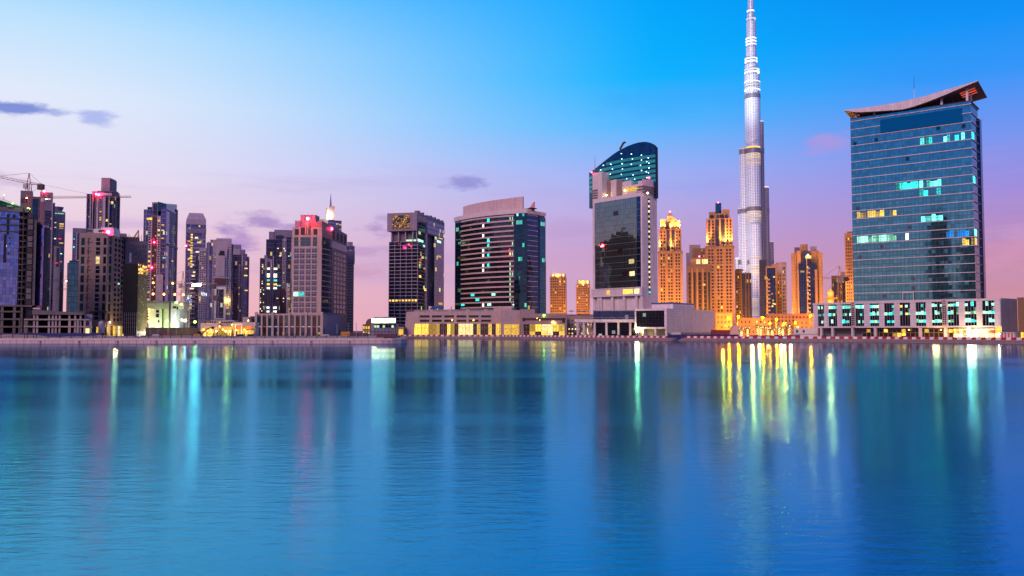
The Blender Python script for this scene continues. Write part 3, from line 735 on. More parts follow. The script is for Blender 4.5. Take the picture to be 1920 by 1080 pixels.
# bright sign panel pieces along the shop fascia
for px0, px1, mt in ((1818, 1842, 'lit_white'), (1845, 1860, 'lit_red'), (1832, 1846, 'lit_green'), (1800, 1812, 'lit_gold')):
    b.win('F', b.u(px0), b.u(px1), zb_ * .55, zb_ * .8, mt, -2.8, 'shop_sign')
for px in (1815, 1872): 
    u = b.u(px); lp = MB().sphere(0, 0, 0, .55, None, 8, 6); lp.box(-.1, .1, .4, 3.2, -.1, .1, 1)
    b.part('fascia_lamp', lp, ('lamp_white', 'steel_dark')).location = (u, -.2, zb_ * .55)
for px in (1700, 1760, 1786, 1800, 1830, 1850):
    u = b.u(px); lp = MB().sphere(0, 0, 0, .3, None, 8, 6); lp.cyl(0, 0, .3, .9, .06, .06, 6, 1)
    b.part('pendant_lamp', lp, ('lamp_small', 'steel_dark')).location = (u, 1.8, zb_ - 1.0)
b.part('hanging_sign', MB().box(Wd - 1.8, Wd + .6, -.9, -.6, zb_ - 2.6, zb_ + .5), 'lit_yellow')
b.finish(150)
POD = b
light('shop_glow', 'POINT', (*b.wp(b.u(1830), -4), G + 2.6), 3800, (1, .72, .3), size=1.5)
light('shop_glow', 'POINT', (*b.wp(b.u(1760), -3), G + 2.6), 1400, (1, .62, .2), size=1.5)

# brown block cut by the right edge of the frame
b = Bld('warehouse_block', 'brown plain-walled block lit yellow from below at the right edge', 'building', 1909, 1990, 372, -52, D=30, pyr=600)
z_ = b.z(560, 0)
b.box('wall', 'sandstone_dark', 0, b.W, 0, 30, 0, z_); b.box('coping', 'tan_wall', -.2, b.W, -.2, 30, z_, z_ + .5)
for u in (2.2, 5.2, 8.2): b.part('pilaster', MB().box(u, u + .6, -.25, 0, 0, z_ - .01), 'sandstone_dark')
b.win('F', 1, 3.6, .3, 3.2, 'lit_gold', .02, 'doorway'); b.win('F', 4.4, 7.4, .6, 2.6, 'win_dark', .02); b.finish()
# striped kiosk awning in front of it
r = empty('kiosk', (gX(1890, 352, 3), 352, G), R(-52), 'small kiosk with orange and white striped side by the right end of the quay', 'kiosk')
ks = MB()
for i in range(9): ks.box(-2.8 + i * .62, -2.8 + (i + 1) * .62, -.8, .8, .2, 3.0, i % 2)
ks.build('striped_panel', ('paint_white', plain('paint_orange', (.7,.13,.02), .5).name), r)
MB().box(-3.0, 3.0, -1, 1, 3.0, 3.25).build('roof', 'paint_white', r); MB().box(-2.7, 2.7, -.7, .7, 0, .2).build('base', 'concrete', r)
# ------------------------------------------------------------------ centre: tower with the curved glass sail on top
b = Bld('sail_tower', 'white tower with mirrored glass front and a dark curved glass sail on top', 'tower', 1112, 1205, 590, -50, ps=1233, pleft=None, pyr=540)
Wd, Dp = b.W, b.D
z0 = b.z(583, 0); zg0 = (b.z(543, b.u(1114)) + b.z(537, Wd)) / 2; zg1 = (b.z(383, 0) + b.z(366, Wd)) / 2
zw = (b.z(378, 0) + b.z(357, Wd)) / 2            # top of the white frame
gu0, gu1 = b.u(1115.5), b.u(1202)
b.part('core_wall', MB().box(.4, Wd - .3, .8, Dp, z0, zg1 - 1), 'white_panel')
b.box('mirror_glass', 'green_glass', gu0, gu1 - 3.6, .25, .7, zg0, zg1)
b.box('corner_glass', 'navy_glass', gu1 - 3.6, gu1, .24, .72, zg0, zg1)
b.part('frame_wall', MB().box(0, gu0, 0, .8, z0, zw), 'white_panel'); b.part('frame_wall', MB().box(gu1, Wd, 0, .8, z0, zw), 'white_panel')
b.part('frame_wall', MB().box(gu0, gu1, 0, .8, zg1, zw), 'white_panel')
b.part('left_wing', MB().box(-3.0, 0, 3, 12, 0, zw - 1.5), 'navy_glass')
for k in range(14):
    z = zg0 + (zg1 - zg0) * k / 14
    if k: b.part('floor_band', MB().box(gu0, gu1, .1, .25, z, z + .16), 'steel_grey')
for px, py, mt in ((1184, 490, 'lit_warm'), (1172, 513, 'win_brown'), (1185, 513, 'lit_warm'), (1163, 470, 'win_brown'), (1155, 400, 'win_brown')):
    u = b.u(px); z = b.z(py, u); b.win('F', u - 2.2, u + 2.2, z - 1.5, z + 1.5, mt, -.2)
# right flank: slit of lit windows
b.part('side_wall', MB().box(Wd - .3, Wd, .8, Dp, 0, b.z(338, Wd, Dp * .6)), 'white_panel')
v0, v1 = b.v(1216), b.v(1219.3)
n = 19; za, zb_ = b.z(552, Wd, v0), b.z(372, Wd, v0)
b.part('slit_recess', MB().box(Wd, Wd + .05, v0, v1, za, zb_), 'recess_dark')
for k in range(n):
    z = za + (zb_ - za) * k / n; b.win('R', v0 + .2, v1 - .2, z + .8, z + (zb_ - za) / n - 1.2, 'lit_warm' if k else 'lit_teal', .06)
# loggia band and columns under the glass
zl0, zl1 = b.z(551.5, Wd), b.z(541, Wd)
zl0 = (b.z(556, 0) + b.z(552, Wd)) / 2; zl1 = zg0 - .6
b.part('loggia_band', MB().box(-.4, Wd + .6, -1.4, .0, zl0, zl1), 'white_panel_fine')
b.part('loggia_ledge', MB().box(-.6, Wd + .8, -1.7, .1, zl0 - .7, zl0), 'white_panel'); b.part('loggia_ledge', MB().box(-.6, Wd + .8, -1.7, .1, zl1, zl1 + .6), 'white_panel')
for a, c_, mt in ((1140, 1146, 'lit_yellow'), (1171, 1189, 'lit_yellow'), (1192, 1201, 'lit_warm')):
    b.win('F', b.u(a), b.u(c_), zl0 + .7, zl1 - .6, mt, 1.42)
b.box('loggia_back', 'podium_stone', .3, Wd - .3, 5, 5.4, 0, zl0 - .7)
for px in (1121, 1125.5, 1147, 1169, 1192, 1202):
    u = b.u(px, -1); b.part('column', MB().cyl(u, -.2, b.z(582, u), zl0 - .7, 1.15, 1.15, 14), 'white_panel_fine')
for px in (1158, 1178):
    u = b.u(px); b.win('F', u - 3, u + 3, b.z(578, u), b.z(563, u), 'win_dark', -4.95)
# roof terrace: stepped white blocks, fins, lit terrace
zr1 = b.z(324, 0); 
b.part('roof_block', MB().box(-1.0, b.u(1128), 1.0, 12, zw - 2, b.z(324.5, 0)), 'white_panel')
for k in range(4):
    z = b.z(358 + k * 4.6, 0); b.part('roof_fin', MB().box(-1.4, b.u(1120), .3, 1.0, z, z + .7), 'tan_wall')
for px0, px1, py, mt in ((1130, 1145, 337, 'tan_wall'), (1146, 1157, 336, 'white_panel_fine'), (1158, 1168, 336.5, 'tan_wall'), (1168, 1185, 339, 'white_panel_fine')):
    b.part('roof_block', MB().box(b.u(px0, 6), b.u(px1, 6), 6, 14, zw - 2, b.z(py, b.u(px0), 6)), mt)
zp = b.z(342, Wd); 
b.part('roof_block', MB().box(b.u(1168, 3), Wd, 3, 10, zw + .2, b.z(345, b.u(1190), 3)), 'white_panel')
b.win('F', b.u(1170, 3), b.u(1201, 3), zw + 2.2, zw + 5.2, 'lit_yellow', -2.95, 'terrace_opening')
b.part('roof_block', MB().box(Wd - 4, Wd + .05, .8, Dp, zw - 1, b.z(338, Wd)), 'white_panel')
for k in range(3):
    z = b.z(349.5 + k * 5.4, Wd); b.part('roof_fin', MB().box(Wd - 5, Wd + 1.0, .1, Dp * .8, z, z + .6), 'tan_wall')
for px, v, py in ((1138, 3, 366), (1173, 2, 357), (1216, -.4, 362)):
    u = b.u(px, v); lp = MB().sphere(0, 0, 0, .55, None, 8, 6); lp.cyl(0, 0, -1.2, -.4, .12, .12, 6, 1)
    b.part('terrace_lamp', lp, ('lamp_soft', 'steel_dark')).location = (u, v, b.z(py, u, v))
# the sail: bowed glass wall with an arched top
prof = [(1105.5, 324), (1110, 321), (1116, 317), (1124, 310.5), (1132, 304), (1141, 297), (1150, 290), (1160, 283.5), (1170, 278), (1180, 273.2), (1190, 269.6), (1198, 267.3), (1207, 266), (1214, 266), (1220, 267.2), (1226, 269.4), (1231, 272.2)]
ua_, uz_ = b.u(prof[0][0], 12), b.u(prof[-1][0], 12)
def bow(u): 
    k = (u - ua_) / (uz_ - ua_) * 2 - 1
    return 12 - 4.5 * (1 - k * k)
def spx(px):
    u = b.u(px, 10)
    for _ in range(8): u = b.u(px, bow(min(max(u, ua_), uz_)))
    return u
uu = [spx(p) for p, _ in prof]
front = [(u, bow(u)) for u in uu]; tops = [b.z(py, u, bow(u)) for (_, py), u in zip(prof, uu)]
sail = MB(); zbase = zw - 3; u_ = 0
for i in range(len(front) - 1):
    a, c_ = front[i], front[i+1]; l = math.dist(a, c_)
    sail.poly([(*a, zbase), (*c_, zbase), (*c_, tops[i+1]), (*a, tops[i])], [(u_, zbase), (u_ + l, zbase), (u_ + l, tops[i+1]), (u_, tops[i])])
    A, Bk = (a[0], a[1] + 2.5), (c_[0], c_[1] + 2.5)
    sail.poly([(*a, tops[i]), (*c_, tops[i+1]), (*Bk, tops[i+1] - 1.5), (*A, tops[i] - 1.5)], [(u_, 0), (u_ + l, 0), (u_ + l, 9), (u_, 9)])
    sail.poly([(*Bk, zbase), (*A, zbase), (*A, tops[i] - 1.5), (*Bk, tops[i+1] - 1.5)], [(u_, 0)] * 4); u_ += l
a = front[-1]; sail.poly([(*a, zbase), (a[0], a[1] + 2.5, zbase), (a[0], a[1] + 2.5, tops[-1] - 1.5), (*a, tops[-1])], [(0, 0)] * 4)
a = front[0]; sail.poly([(a[0], a[1] + 2.5, zbase), (*a, zbase), (*a, tops[0]), (a[0], a[1] + 2.5, tops[0] - 1.5)], [(0, 0)] * 4)
so = b.part('glass_sail', sail, 'sail_glass')
emitter('sail_band', (.01, .30, .38), .62, .5)
for py in (289, 298.5, 308, 317.5, 326.5, 335):      # lit storeys behind the sail glass, with ceiling lamps
    bd = MB(); uz = b.z(py, b.u(1200)); 
    pts = [(u, bow(u) - .12) for u in [ua_ + (uz_ - ua_) * k / 30 for k in range(31)]]
    for k in range(30):
        a, c_ = pts[k], pts[k+1]; tt = lerp(a[0], uu, tops)
        if tt < uz + 3.0: continue
        bd.poly([(*a, uz - 1.1), (*c_, uz - 1.1), (*c_, uz + .9), (*a, uz + .9)], [(0, 0)] * 4)
    if bd.f: bd.build('lit_storey', 'sail_band', so)
for px, py in ((1133, 310), (1147, 308), (1168.6, 307), (1186, 308), (1167, 288), (1186, 289), (1205, 291), (1218, 296), (1168, 298), (1188, 298), (1205, 300), (1215, 303), (1128, 318.5), (1150, 317), (1169, 316.5), (1205, 319.5), (1214, 322), (1146, 326.5), (1167, 327), (1189, 328), (1215, 333), (1177, 335), (1192, 336), (1203, 310), (1219, 306), (1219, 315), (1218, 324)):
    u = spx(px); v = bow(u) - .3; lp = MB().sphere(0, 0, 0, .30, None, 7, 4)
    lp.build('ceiling_lamp', 'lamp_sail', so, (u, v, b.z(py, u, v)))
arm = MB(); ua = b.u(1164, 12); zA = b.z(280, ua, 12); ub_ = b.u(1171, 12); zB = b.z(268, ub_, 12)
arm.bar((ua, 12, zA), (ub_, 12, zB), 1.0); arm.bar((ub_ - .6, 12, zB), (ub_ + 1.6, 12, zB + .2), 1.0); b.part('cleaning_crane', arm, 'steel_dark')
b.part('antenna_mast', MB().cyl(b.u(1111), 3, b.z(325, 0), b.z(292, 0), .25, .08, 6), 'steel_red')
b.beacon(b.u(1110), .2, b.z(322.5, 0), .6, 'lamp_red_dim'); b.beacon(b.u(1219, 0), -.2, b.z(336, Wd), .6, 'lamp_red_dim')
b.finish(110)

# ------------------------------------------------------------------ colonnade and dark screen block in front of it
b = Bld('colonnade_block', 'low white colonnade with a dark glass storey set back above it', 'building', 1079, 1192, 512, -8, D=26, pyr=605)
Wd = b.W; zt_, zb_ = b.z(598.5, Wd), b.z(604.5, 0)
b.part('entablature', MB().box(0, Wd, 0, 24, zb_, zt_), 'white_panel')
for px in (1083, 1094.5, 1115, 1137, 1159.5, 1181.5): u = b.u(px); b.part('column', MB().cyl(u, 1.0, 0, zb_, .72, .72, 12), 'white_panel_fine')
for px in (1099, 1111): u = b.u(px, 8); b.part('column', MB().cyl(u, 8, 0, zb_, .6, .6, 10), 'white_panel_fine')
b.box('shadowed_glass', 'screen_glass', b.u(1115), Wd, 7, 7.3, 0, zb_ - .01)
b.box('upper_glass', 'navy_glass', b.u(1112), Wd, 3.5, 20, zt_, b.z(583, Wd, 3.5)); b.box('ledge', 'steel_grey', b.u(1111), Wd + .1, 3.0, 20, b.z(583, Wd, 3.5), b.z(583, Wd, 3.5) + .5)
b.box('handrail', 'steel_grey', 0, Wd, .2, .35, zt_ + 1.0, zt_ + 1.15)
for k in range(14): b.part('baluster', MB().box(Wd * k / 14 + .2, Wd * k / 14 + .3, .2, .32, zt_, zt_ + 1.0), 'steel_grey')
for k in range(9):
    u = b.u(1083 + k * 4.5, 9); b.win('F', u, u + .5, random.uniform(1, 5), random.uniform(5.2, 7), random.choice(['lit_warm', 'lit_yellow', 'win_dark']), -8.9, 'lit_gap')
b.box('door_frame', 'steel_grey', b.u(1172), b.u(1178), 3.3, 3.5, zt_, zt_ + 2.6)
b.finish()
CB = b
b = Bld('cinema_block', 'white panelled block with a big dark glass screen wall raised on short columns', 'building', 1190, 1250.5, 496, -35, ps=1340, pyr=600)
Wd, Dp = b.W, b.D
zt_ = (b.z(579.5, 0) + b.z(577.5, Wd)) / 2; zb_ = b.z(616.5, Wd)
b.part('roof_slab', MB().box(0, Wd, 0, Dp, zt_ - 1.2, zt_), 'white_panel'); b.part('floor_slab', MB().box(0, Wd - .3, 0, 14, zb_, zb_ + 1.0), 'white_panel')
b.part('frame_post', MB().box(0, .9, 0, 12, zb_ + 1.0, zt_ - 1.2), 'white_panel'); b.part('frame_post', MB().box(Wd - 1.6, Wd, 0, 1, zb_ + 1.0, zt_ - 1.2), 'white_panel')
b.box('screen_wall', 'screen_glass', .9, Wd - 1.6, .6, 1.0, zb_ + 1.0, zt_ - 1.2)
b.part('long_wall', MB().box(Wd - .6, Wd, 1, Dp, b.z(624, Wd, Dp * .3), zt_ - 1.2), 'white_panel')
b.box('base_wall', 'podium_stone', 4, Wd - .7, 6, 6.4, 0, zb_)
for px in (1205, 1228, 1249): u = b.u(px); b.part('column', MB().cyl(min(u, Wd - .8), .9, 0, zb_, .65, .65, 12), 'white_panel_fine')
b.box('side_base', 'podium_stone', Wd - 1.6, Wd - .8, 4, Dp, 0, zb_)
b.box('lit_doorway', 'lit_yellow', 2.5, 4.0, 2.0, 2.2, 0, 5.0)
u = b.u(1196); lp = MB().sphere(0, 0, 0, 1.0, 1.5, 10, 6); lp.cyl(0, 0, -4, -.8, .15, .15, 6, 1)
b.part('entrance_lamp', lp, (emitter('lamp_lemon', (1, .95, .35), 55, 0).name, 'steel_dark')).location = (u, -.6, 4.2)
light('entrance_glow', 'POINT', (*b.wp(u, -2), G + 4.5), 2600, (1, .9, .35), size=1.0)
b.finish()
b2 = Bld('plant_block', 'windowless white upper block with a dark roof line behind the screen block', 'building', 1222, 1262, 512, -35, ps=1302, pyr=575)
z_ = b2.z(567, b2.W); b2.box('wall', 'white_panel', 0, b2.W, 0, b2.D, 0, z_ - .8); b2.box('roof_edge', 'awning_blue', -.3, b2.W + .3, -.3, b2.D + .3, z_ - .8, z_)
for v in (3, 6, 22, 26): b2.win('R', v, v + 1.8, z_ - 5.2, z_ - 4, 'win_dark', .02)
b2.win('F', 4, 6.4, z_ - 6, z_ - 5, 'win_dark', .02); b2.finish()

# ------------------------------------------------------------------ the tower with white balcony stripes and a curved front
b = Bld('striped_tower', 'dark curved tower ringed by pale horizontal stripes under a tilted pink crown', 'tower', 853, 988, 735, -42, ps=1022, pyr=500)
Wd, Dp = b.W, b.D; dev = 7.5
def arc(u, d=dev): k = u / Wd * 2 - 1; return -d * (1 - k * k)
zb_ = 0; ztl, ztr = b.z(417, 0), b.z(398, Wd); zt_ = (ztl + ztr) / 2
def arcpts(u0, u1, n, out=0.): return [(u0 + (u1 - u0) * i / n, arc(u0 + (u1 - u0) * i / n) - out) for i in range(n + 1)]
def arcwall(mb, u0, u1, z0, z1, n=16, out=0., th=.8, m=0):
    p = arcpts(u0, u1, n, out); q_ = [(x, y + th) for x, y in p]
    mb.prism(p + q_[::-1], z0, z1, m); return mb
sxa, sxb = b.u(865), b.u(963)
def apx(px):      # local u of a pixel on the bowed front
    u = b.u(px)
    for _ in range(6): u = b.u(px, arc(min(max(u, 0), Wd)))
    return u
sxa, sxb = apx(864.5), apx(964)
b.part('left_glass', arcwall(MB(), 0, sxa, zb_, zt_, 4), 'teal_glass')
b.part('striped_facade', arcwall(MB(), sxa, sxb, zb_, zt_, 20, -.5), 'band_glass')
b.part('corner_glass', arcwall(MB(), sxb, Wd, zb_, zt_, 8), 'teal_dark')
core = MB().prism(arcpts(.5, Wd - .5, 14, -1.4) + [(Wd - .5, Dp), (.5, Dp)], 0, zt_ - .5); b.part('core_wall', core, 'mauve_dark')
vm = b.v(1011); b.part('side_glass', MB().box(Wd - .4, Wd, .6, vm, 0, zt_), 'navy_glass'); b.part('rear_glass', MB().box(Wd - .1, Wd + .6, vm, Dp, 0, zt_ - 1.5), 'teal_glass')
zA, zB = b.z(578, sxa, arc(sxa)), b.z(416, sxa, arc(sxa)); n = 19
for k in range(n):
    z = zA + (zB - zA) * k / (n - 1); b.part('balcony_stripe', arcwall(MB(), sxa, sxb, z - .62, z + .62, 20, .55, 1.2), 'pink_panel')
    sd_ = MB().box(Wd, Wd + .3, .8, vm - 2, z - .1, z + .18); b.part('side_rail', sd_, 'paint_white')
h_ = (zB - zA) / (n - 1)
for k in range(n - 1):
    z = zA + h_ * k
    for px, mt, pr, ww in ((905.5, 'lit_white', .26, 1.8), (915, 'lit_teal', .35, 2.2), (956, 'lit_green', .4, .9), (960.5, 'lit_green', .4, .9)):
        if random.random() < pr:
            u = apx(px); v = arc(u); b.win('F', u - ww/2, u + ww/2, z + .8, z + h_ - .9, mt, -v - .3)
for (px, py, mt) in ((886, 553, 'lit_teal'), (925, 552, 'lit_mint'), (895, 562, 'lit_teal'), (917, 571, 'lit_mint'), (868, 571, 'lit_teal'), (979, 403, 'lit_teal'), (968, 403, 'lit_mint')):
    u = apx(px); v = arc(u); z = b.z(py, u, v); b.win('F', u - 2, u + 2, z - 1, z + 1, mt, -v - .2)
b.win('R', 1, 3.2, zA - 2, zA + 1, 'lit_gold', .02)
# crown: roof band and the tilted screen wall above it
b.part('roof_band', arcwall(MB(), -.8, Wd + .6, zt_, zt_ + 3.6, 24, 1.0, 6), 'white_panel_fine')
b.part('roof_band', MB().box(Wd - 1, Wd + 1.0, .2, Dp, zt_ - .5, zt_ + 2.4), 'white_panel_fine')
c0, c1_ = apx(864), apx(977); pts = arcpts(c0, c1_, 20, -2.5); q_ = [(x, y + 1.0) for x, y in pts]
tl = [b.z(388 - (388 - 368.5) * (i / 20) ** .85, x, y) for i, (x, y) in enumerate(pts)]
cr = MB(); cr.prism(pts + q_[::-1], zt_ + 3.4, tl + tl[::-1]); b.part('crown_wall', cr, 'pink_panel')
cr = MB().box(Wd - 10, Wd + 2, 4, 5, zt_ + 4, zt_ + 4); wv = [(apx(978), 6), (Wd + 1.5, 8)]
cr = MB().prism([(wv[0][0], 7), (wv[1][0], 7), (wv[1][0], 8), (wv[0][0], 8)], zt_ + 2, [b.z(392, wv[0][0], 7), b.z(378, wv[1][0], 7)] + [b.z(378, wv[1][0], 7), b.z(392, wv[0][0], 7)])
b.part('rear_crown_wall', cr, plain('crown_pink', (.62,.33,.34), .5, var=.06).name)
b.part('roof_canopy', MB().box(Wd - 9, Wd + 3, 2.5, 9, zt_ + 3.8, zt_ + 4.4), 'steel_dark')
b.finish(100)

# ------------------------------------------------------------------ the slab tower with the overhanging screen box
b = Bld('screen_tower', 'dark glass tower with an overhanging stone box carrying a golden video screen', 'tower', 729.5, 783, 690, -14, ps=832, pyr=500)
Wd, Dp = b.W, b.D
zt_ = (b.z(401, 0) + b.z(399, Wd)) / 2; zbx = b.z(433, Wd); zgl = b.z(454, 0)
b.box('front_glass', 'navy_glass', 0, Wd, 0, .6, 0, zgl); v1, v2 = b.v(801), b.v(814)
for k in range(26):
    z = zgl * (k + 1) / 26; b.part('floor_band', MB().box(-.25, Wd + .25, -.3, v1, z - .22, z + .22), 'mauve_light')
for k in range(6): b.part('mullion', MB().box(Wd * k / 5 - .15, Wd * k / 5 + .15, -.24, 0, 0, zgl - .3), 'mauve_light')
b.box('side_glass', 'office_glass', Wd - .6, Wd, .6, v1, 0, zbx); b.box('recess_wall', 'mauve_dark', Wd - 4, Wd - 2.2, v1, v2, 0, zbx); b.box('rear_glass', 'office_glass', Wd - .6, Wd + .2, v2, Dp, 0, zbx)
b.box('core_wall', 'mauve_dark', 1, Wd - 4, 1, Dp - .5, 0, zbx)
bx = MB().box(-.6, Wd + .4, -3.2, Dp + .4, zbx, zt_); bo = b.part('screen_box', bx, 'mauve_wall')
for k in range(3):
    h_ = (zt_ - zbx - 3.2) / 3; z = zbx + 1.0 + k * h_
    MB().box(Wd + .4, Wd + .5, -1.5, Dp, z, z + h_ - .5).build('ribbon_window', 'office_glass', bo)
m_, q, bb_ = newmat('screen_gold')
o = q.n('ShaderNodeTexCoord').outputs['Object']; g1 = q.noise(o, .9, 4, .7); g2 = q.noise(o, .16, 2, .5)
k_ = q.m('MULTIPLY', q.ss(g1, .46, .66), q.ss(g2, .40, .62))
setp(bb_, q, Base_Color=(.01,.02,.05,1), Roughness=.25, Emission_Color=q.ramp(g1, [(.4, (1,.25,.0,1)), (.7, (1,.62,.05,1))]), Emission_Strength=q.m('MULTIPLY', k_, 1.6))
MB().box(b.u(738.5), b.u(770.5), -3.45, -3.2, b.z(430, 0, -3), b.z(404.5, 0, -3)).build('video_screen', 'screen_gold', bo)
for k in range(7): 
    rb = MB().box(Wd - 3.5, Wd, 2 + k * (Dp - 6) / 6, 5 + k * (Dp - 6) / 6, zt_, zt_ + random.uniform(.8, 2.2)); rb.build('roof_plant', 'mauve_dark', bo)
for px in (735, 748, 761, 775, 782): u = b.u(px); b.part('loggia_column', MB().cyl(min(u, Wd - .6), -1.2, zgl, zbx, .55, .55, 8), 'mauve_light')
b.box('loggia_glass', 'teal_glass', 2, Wd - .6, 1.2, 1.6, zgl, zbx)
for px in (743, 757, 771): u = b.u(px); b.win('F', u - .8, u + .8, zgl + .5, zbx - 1, 'win_dark', -1.15)
b.win('F', b.u(761), Wd - .4, zgl + .3, zgl + 1.6, 'lit_green', .05); b.win('R', .5, v1 * .55, zgl + .2, zgl + 2.0, 'lit_mint', .03)
zc = b.z(563, 0)
for px in range(732, 781, 6): u = b.u(px); b.win('F', u - .9, u + .9, zc - 1, zc + .6, 'lit_yellow', .03)
fr_ = [(.55, 461, 'lit_mint'), (.4, 482, 'lit_green'), (.75, 483, 'lit_gold'), (.15, 492, 'lit_gold'), (.6, 503, 'lit_yellow'), (.15, 518, 'lit_yellow'), (.7, 543, 'lit_yellow'), (.2, 486, 'lit_red'), (.3, 404, 'lit_teal')]
for fu, py, mt in fr_: v = v1 * fu; z = b.z(py, Wd, v); b.win('R', v, v + v1 * .2, z - .9, z + .9, mt, .06)
for py, mt in ((441, 'lit_gold'), (452, 'lit_green'), (480, 'lit_gold'), (569, 'lit_yellow'), (444, 'lit_yellow')):
    v = v2 + (Dp - v2) * random.uniform(.1, .5); z = b.z(py, Wd, v); b.win('R', v, v + (Dp - v2) * .4, z - 1, z + .9, mt, .25)
b.beacon(b.u(748), -.6, zgl - 1.5, .45, 'lit_red')
b.finish()

# ------------------------------------------------------------------ leaning hull-shaped podium with the glowing hall
b = Bld('hull_podium', 'long stone podium with slanted ends like a ship hull over a glowing yellow hall', 'building', 757.5, 949, 606, -9, D=34, pyr=615)
Wd = b.W; zt_ = b.z(583.5, Wd); ul, ur = b.u(762), b.u(960.5)
gl0, gl1 = b.u(775), b.u(944); zl = b.z(607, b.u(850)); zh = b.z(628, b.u(850)) 
hp = MB()
def hull(mb, x0a, x0b, x1a, x1b, z0, z1, y0, y1, m=0):
    v = [(x0a, y0, z0), (x1a, y0, z0), (x1b, y0, z1), (x0b, y0, z1)]; w_ = [(x, y1, z) for x, _, z in v]
    mb.poly(v, [(p[0], p[2]) for p in v], m); mb.poly(w_[::-1], [(p[0], p[2]) for p in w_[::-1]], m)
    for i in range(4):
        j = (i + 1) % 4; mb.poly([v[j], v[i], w_[i], w_[j]], [(v[j][1], v[j][2]), (v[i][1], v[i][2]), (w_[i][1], w_[i][2]), (w_[j][1], w_[j][2])], m)
    return mb
sl = lambda z: ul * z / zt_; sr = lambda z: Wd + (ur - Wd) * z / zt_
b.part('upper_wall', hull(MB(), sl(zl), ul, sr(zl), ur, zl, zt_, 0, 34), 'hull_stone')
b.part('end_wall', hull(MB(), 0, sl(zl), gl0, gl0 + 1.0, 0, zl, 0, 34), 'hull_stone'); b.part('end_wall', hull(MB(), gl1, gl1 + .8, Wd, sr(zl), 0, zl, 0, 34), 'hull_stone')
b.box('hall_back', 'paint_cream', gl0 + 1, gl1, 7, 7.3, 0, zl - .01)
b.box('plinth', 'podium_stone', gl0, gl1, .1, .5, 0, .8)
nb = 12; w = (gl1 - gl0 - .6) / nb; 
for k in range(nb):
    a = gl0 + .6 + w * k
    b.part('hall_mullion', MB().box(a + w - .28, a + w, .1, .6, .8, zl - .005), 'podium_stone')
    if k in (0, 1, 2, 6, 7): b.win('F', a, a + w - .28, .8, zl - .01, 'lit_shop' if k in (6, 7) else 'lit_gold', -.6, 'hall_window', 'steel_tan')
    else:
        for i in range(2):
            b.win('F', a + i * w * .47, a + i * w * .47 + w * .42, .8, zl - .01, random.choice(['lit_gold', 'win_brown', 'lit_yellow']), -.6, 'hall_window', True)
b.box('lit_ledge', 'lit_gold', gl0, gl1, -.6, .05, .1, .6)
for k in range(6):
    for j, py in enumerate((593.2, 601.4)):
        a = b.u(787 + k * 23); z = b.z(py, a); b.win('F', a, a + 7, z - .75, z + .75, 'recess_dark' if (j == 0 or k == 0) else 'win_warm', .01, 'louvre_opening')
for px in (848, 888): u = b.u(px); lp = MB().sphere(0, 0, 0, .4, None, 8, 6); lp.cyl(0, 0, -.9, -.3, .08, .08, 6, 1); b.part('wall_lamp', lp, ('lamp_small', 'steel_dark')).location = (u, -.5, b.z(600.5, u))
for px0, px1 in ((776, 806), (811, 842), (846, 874), (879, 908), (913, 925)):
    b.part('parapet_rail', MB().box(b.u(px0), b.u(px1), 1, 1.2, zt_ - .02, zt_ + 1.3), 'grey_wall')
for px in (808, 843, 876.5, 910): b.part('parapet_pier', MB().box(b.u(px) - 1.2, b.u(px) + 1.2, .8, 2, zt_ - .02, zt_ + 1.6), 'hull_stone')
b.part('raised_wall', MB().box(b.u(925), ur - .5, .6, 12, zt_ - .02, zt_ + 2.4), 'hull_stone')
b.part('roof_pavilion', MB().box(b.u(801), b.u(806), 4, 8, zt_, zt_ + 3.8), 'paint_white'); b.part('roof_awning', MB().prism([(b.u(804), 3), (b.u(826), 3), (b.u(826), 9), (b.u(804), 9)], zt_ + 2.2, [zt_ + 2.5, zt_ + 2.5, zt_ + 4, zt_ + 4]), 'awning_blue')
lad = MB(); lu, lu2 = b.u(951), b.u(963); lad.bar((lu, -.6, .5), (lu2, -.6, zt_ + 1), .25); lad.bar((lu + 1.3, -.6, .5), (lu2 + 1.3, -.6, zt_ + 1), .25)
for k in range(16): z = .8 + (zt_ - .5) * k / 16; x = lu + (lu2 - lu) * (z - .5) / (zt_ + .5); lad.bar((x, -.6, z), (x + 1.3, -.6, z), .18)
b.part('slanted_ladder', lad, 'steel_grey')
b.finish(); HULL = b
b = Bld('restaurant_block', 'brown stone block with a wide lit glass restaurant front beside the hull podium', 'building', 976, 1063, 578, 2, D=28, pyr=610)
Wd = b.W; zt_ = b.z(584, 0); zl = b.z(608, Wd/2)
b.box('left_wing', 'hull_stone', -13, 0, 6, 28, 0, zt_ + 1.0); b.win('F', -11, -.8, .4, zl, 'lit_gold', -5.95, 'hall_window', True)
b.box('upper_wall', 'podium_stone', 0, Wd, 0, 28, zl, zt_ - 3); b.box('upper_wall', 'podium_stone', 0, b.u(1003), 0, 28, zt_ - 3, zt_ + 1.6); b.box('cornice', 'podium_stone', b.u(1003), Wd + .3, -.3, 28, zt_ - 3, zt_ - 1.4)
b.box('end_pier', 'podium_stone', 0, 2.0, 0, 2, 0, zl); b.box('end_pier', 'podium_stone', Wd - 1.2, Wd, 0, 2, 0, zl); b.box('hall_back', 'paint_cream', 2, Wd - 1.2, 8, 8.3, 0, zl - .01)
b.win('F', 2, Wd - 1, zt_ - 6, zt_ - 4.4, 'win_brown', .02, 'ribbon_window'); b.win('F', 1.2, 3, zl + 2, zl + 4.4, 'win_brown', .02); b.win('F', Wd - 3.2, Wd - 1.2, zl + 1, zl + 4.2, 'win_brown', .02)
n = 7; w = (Wd - 3.4) / n
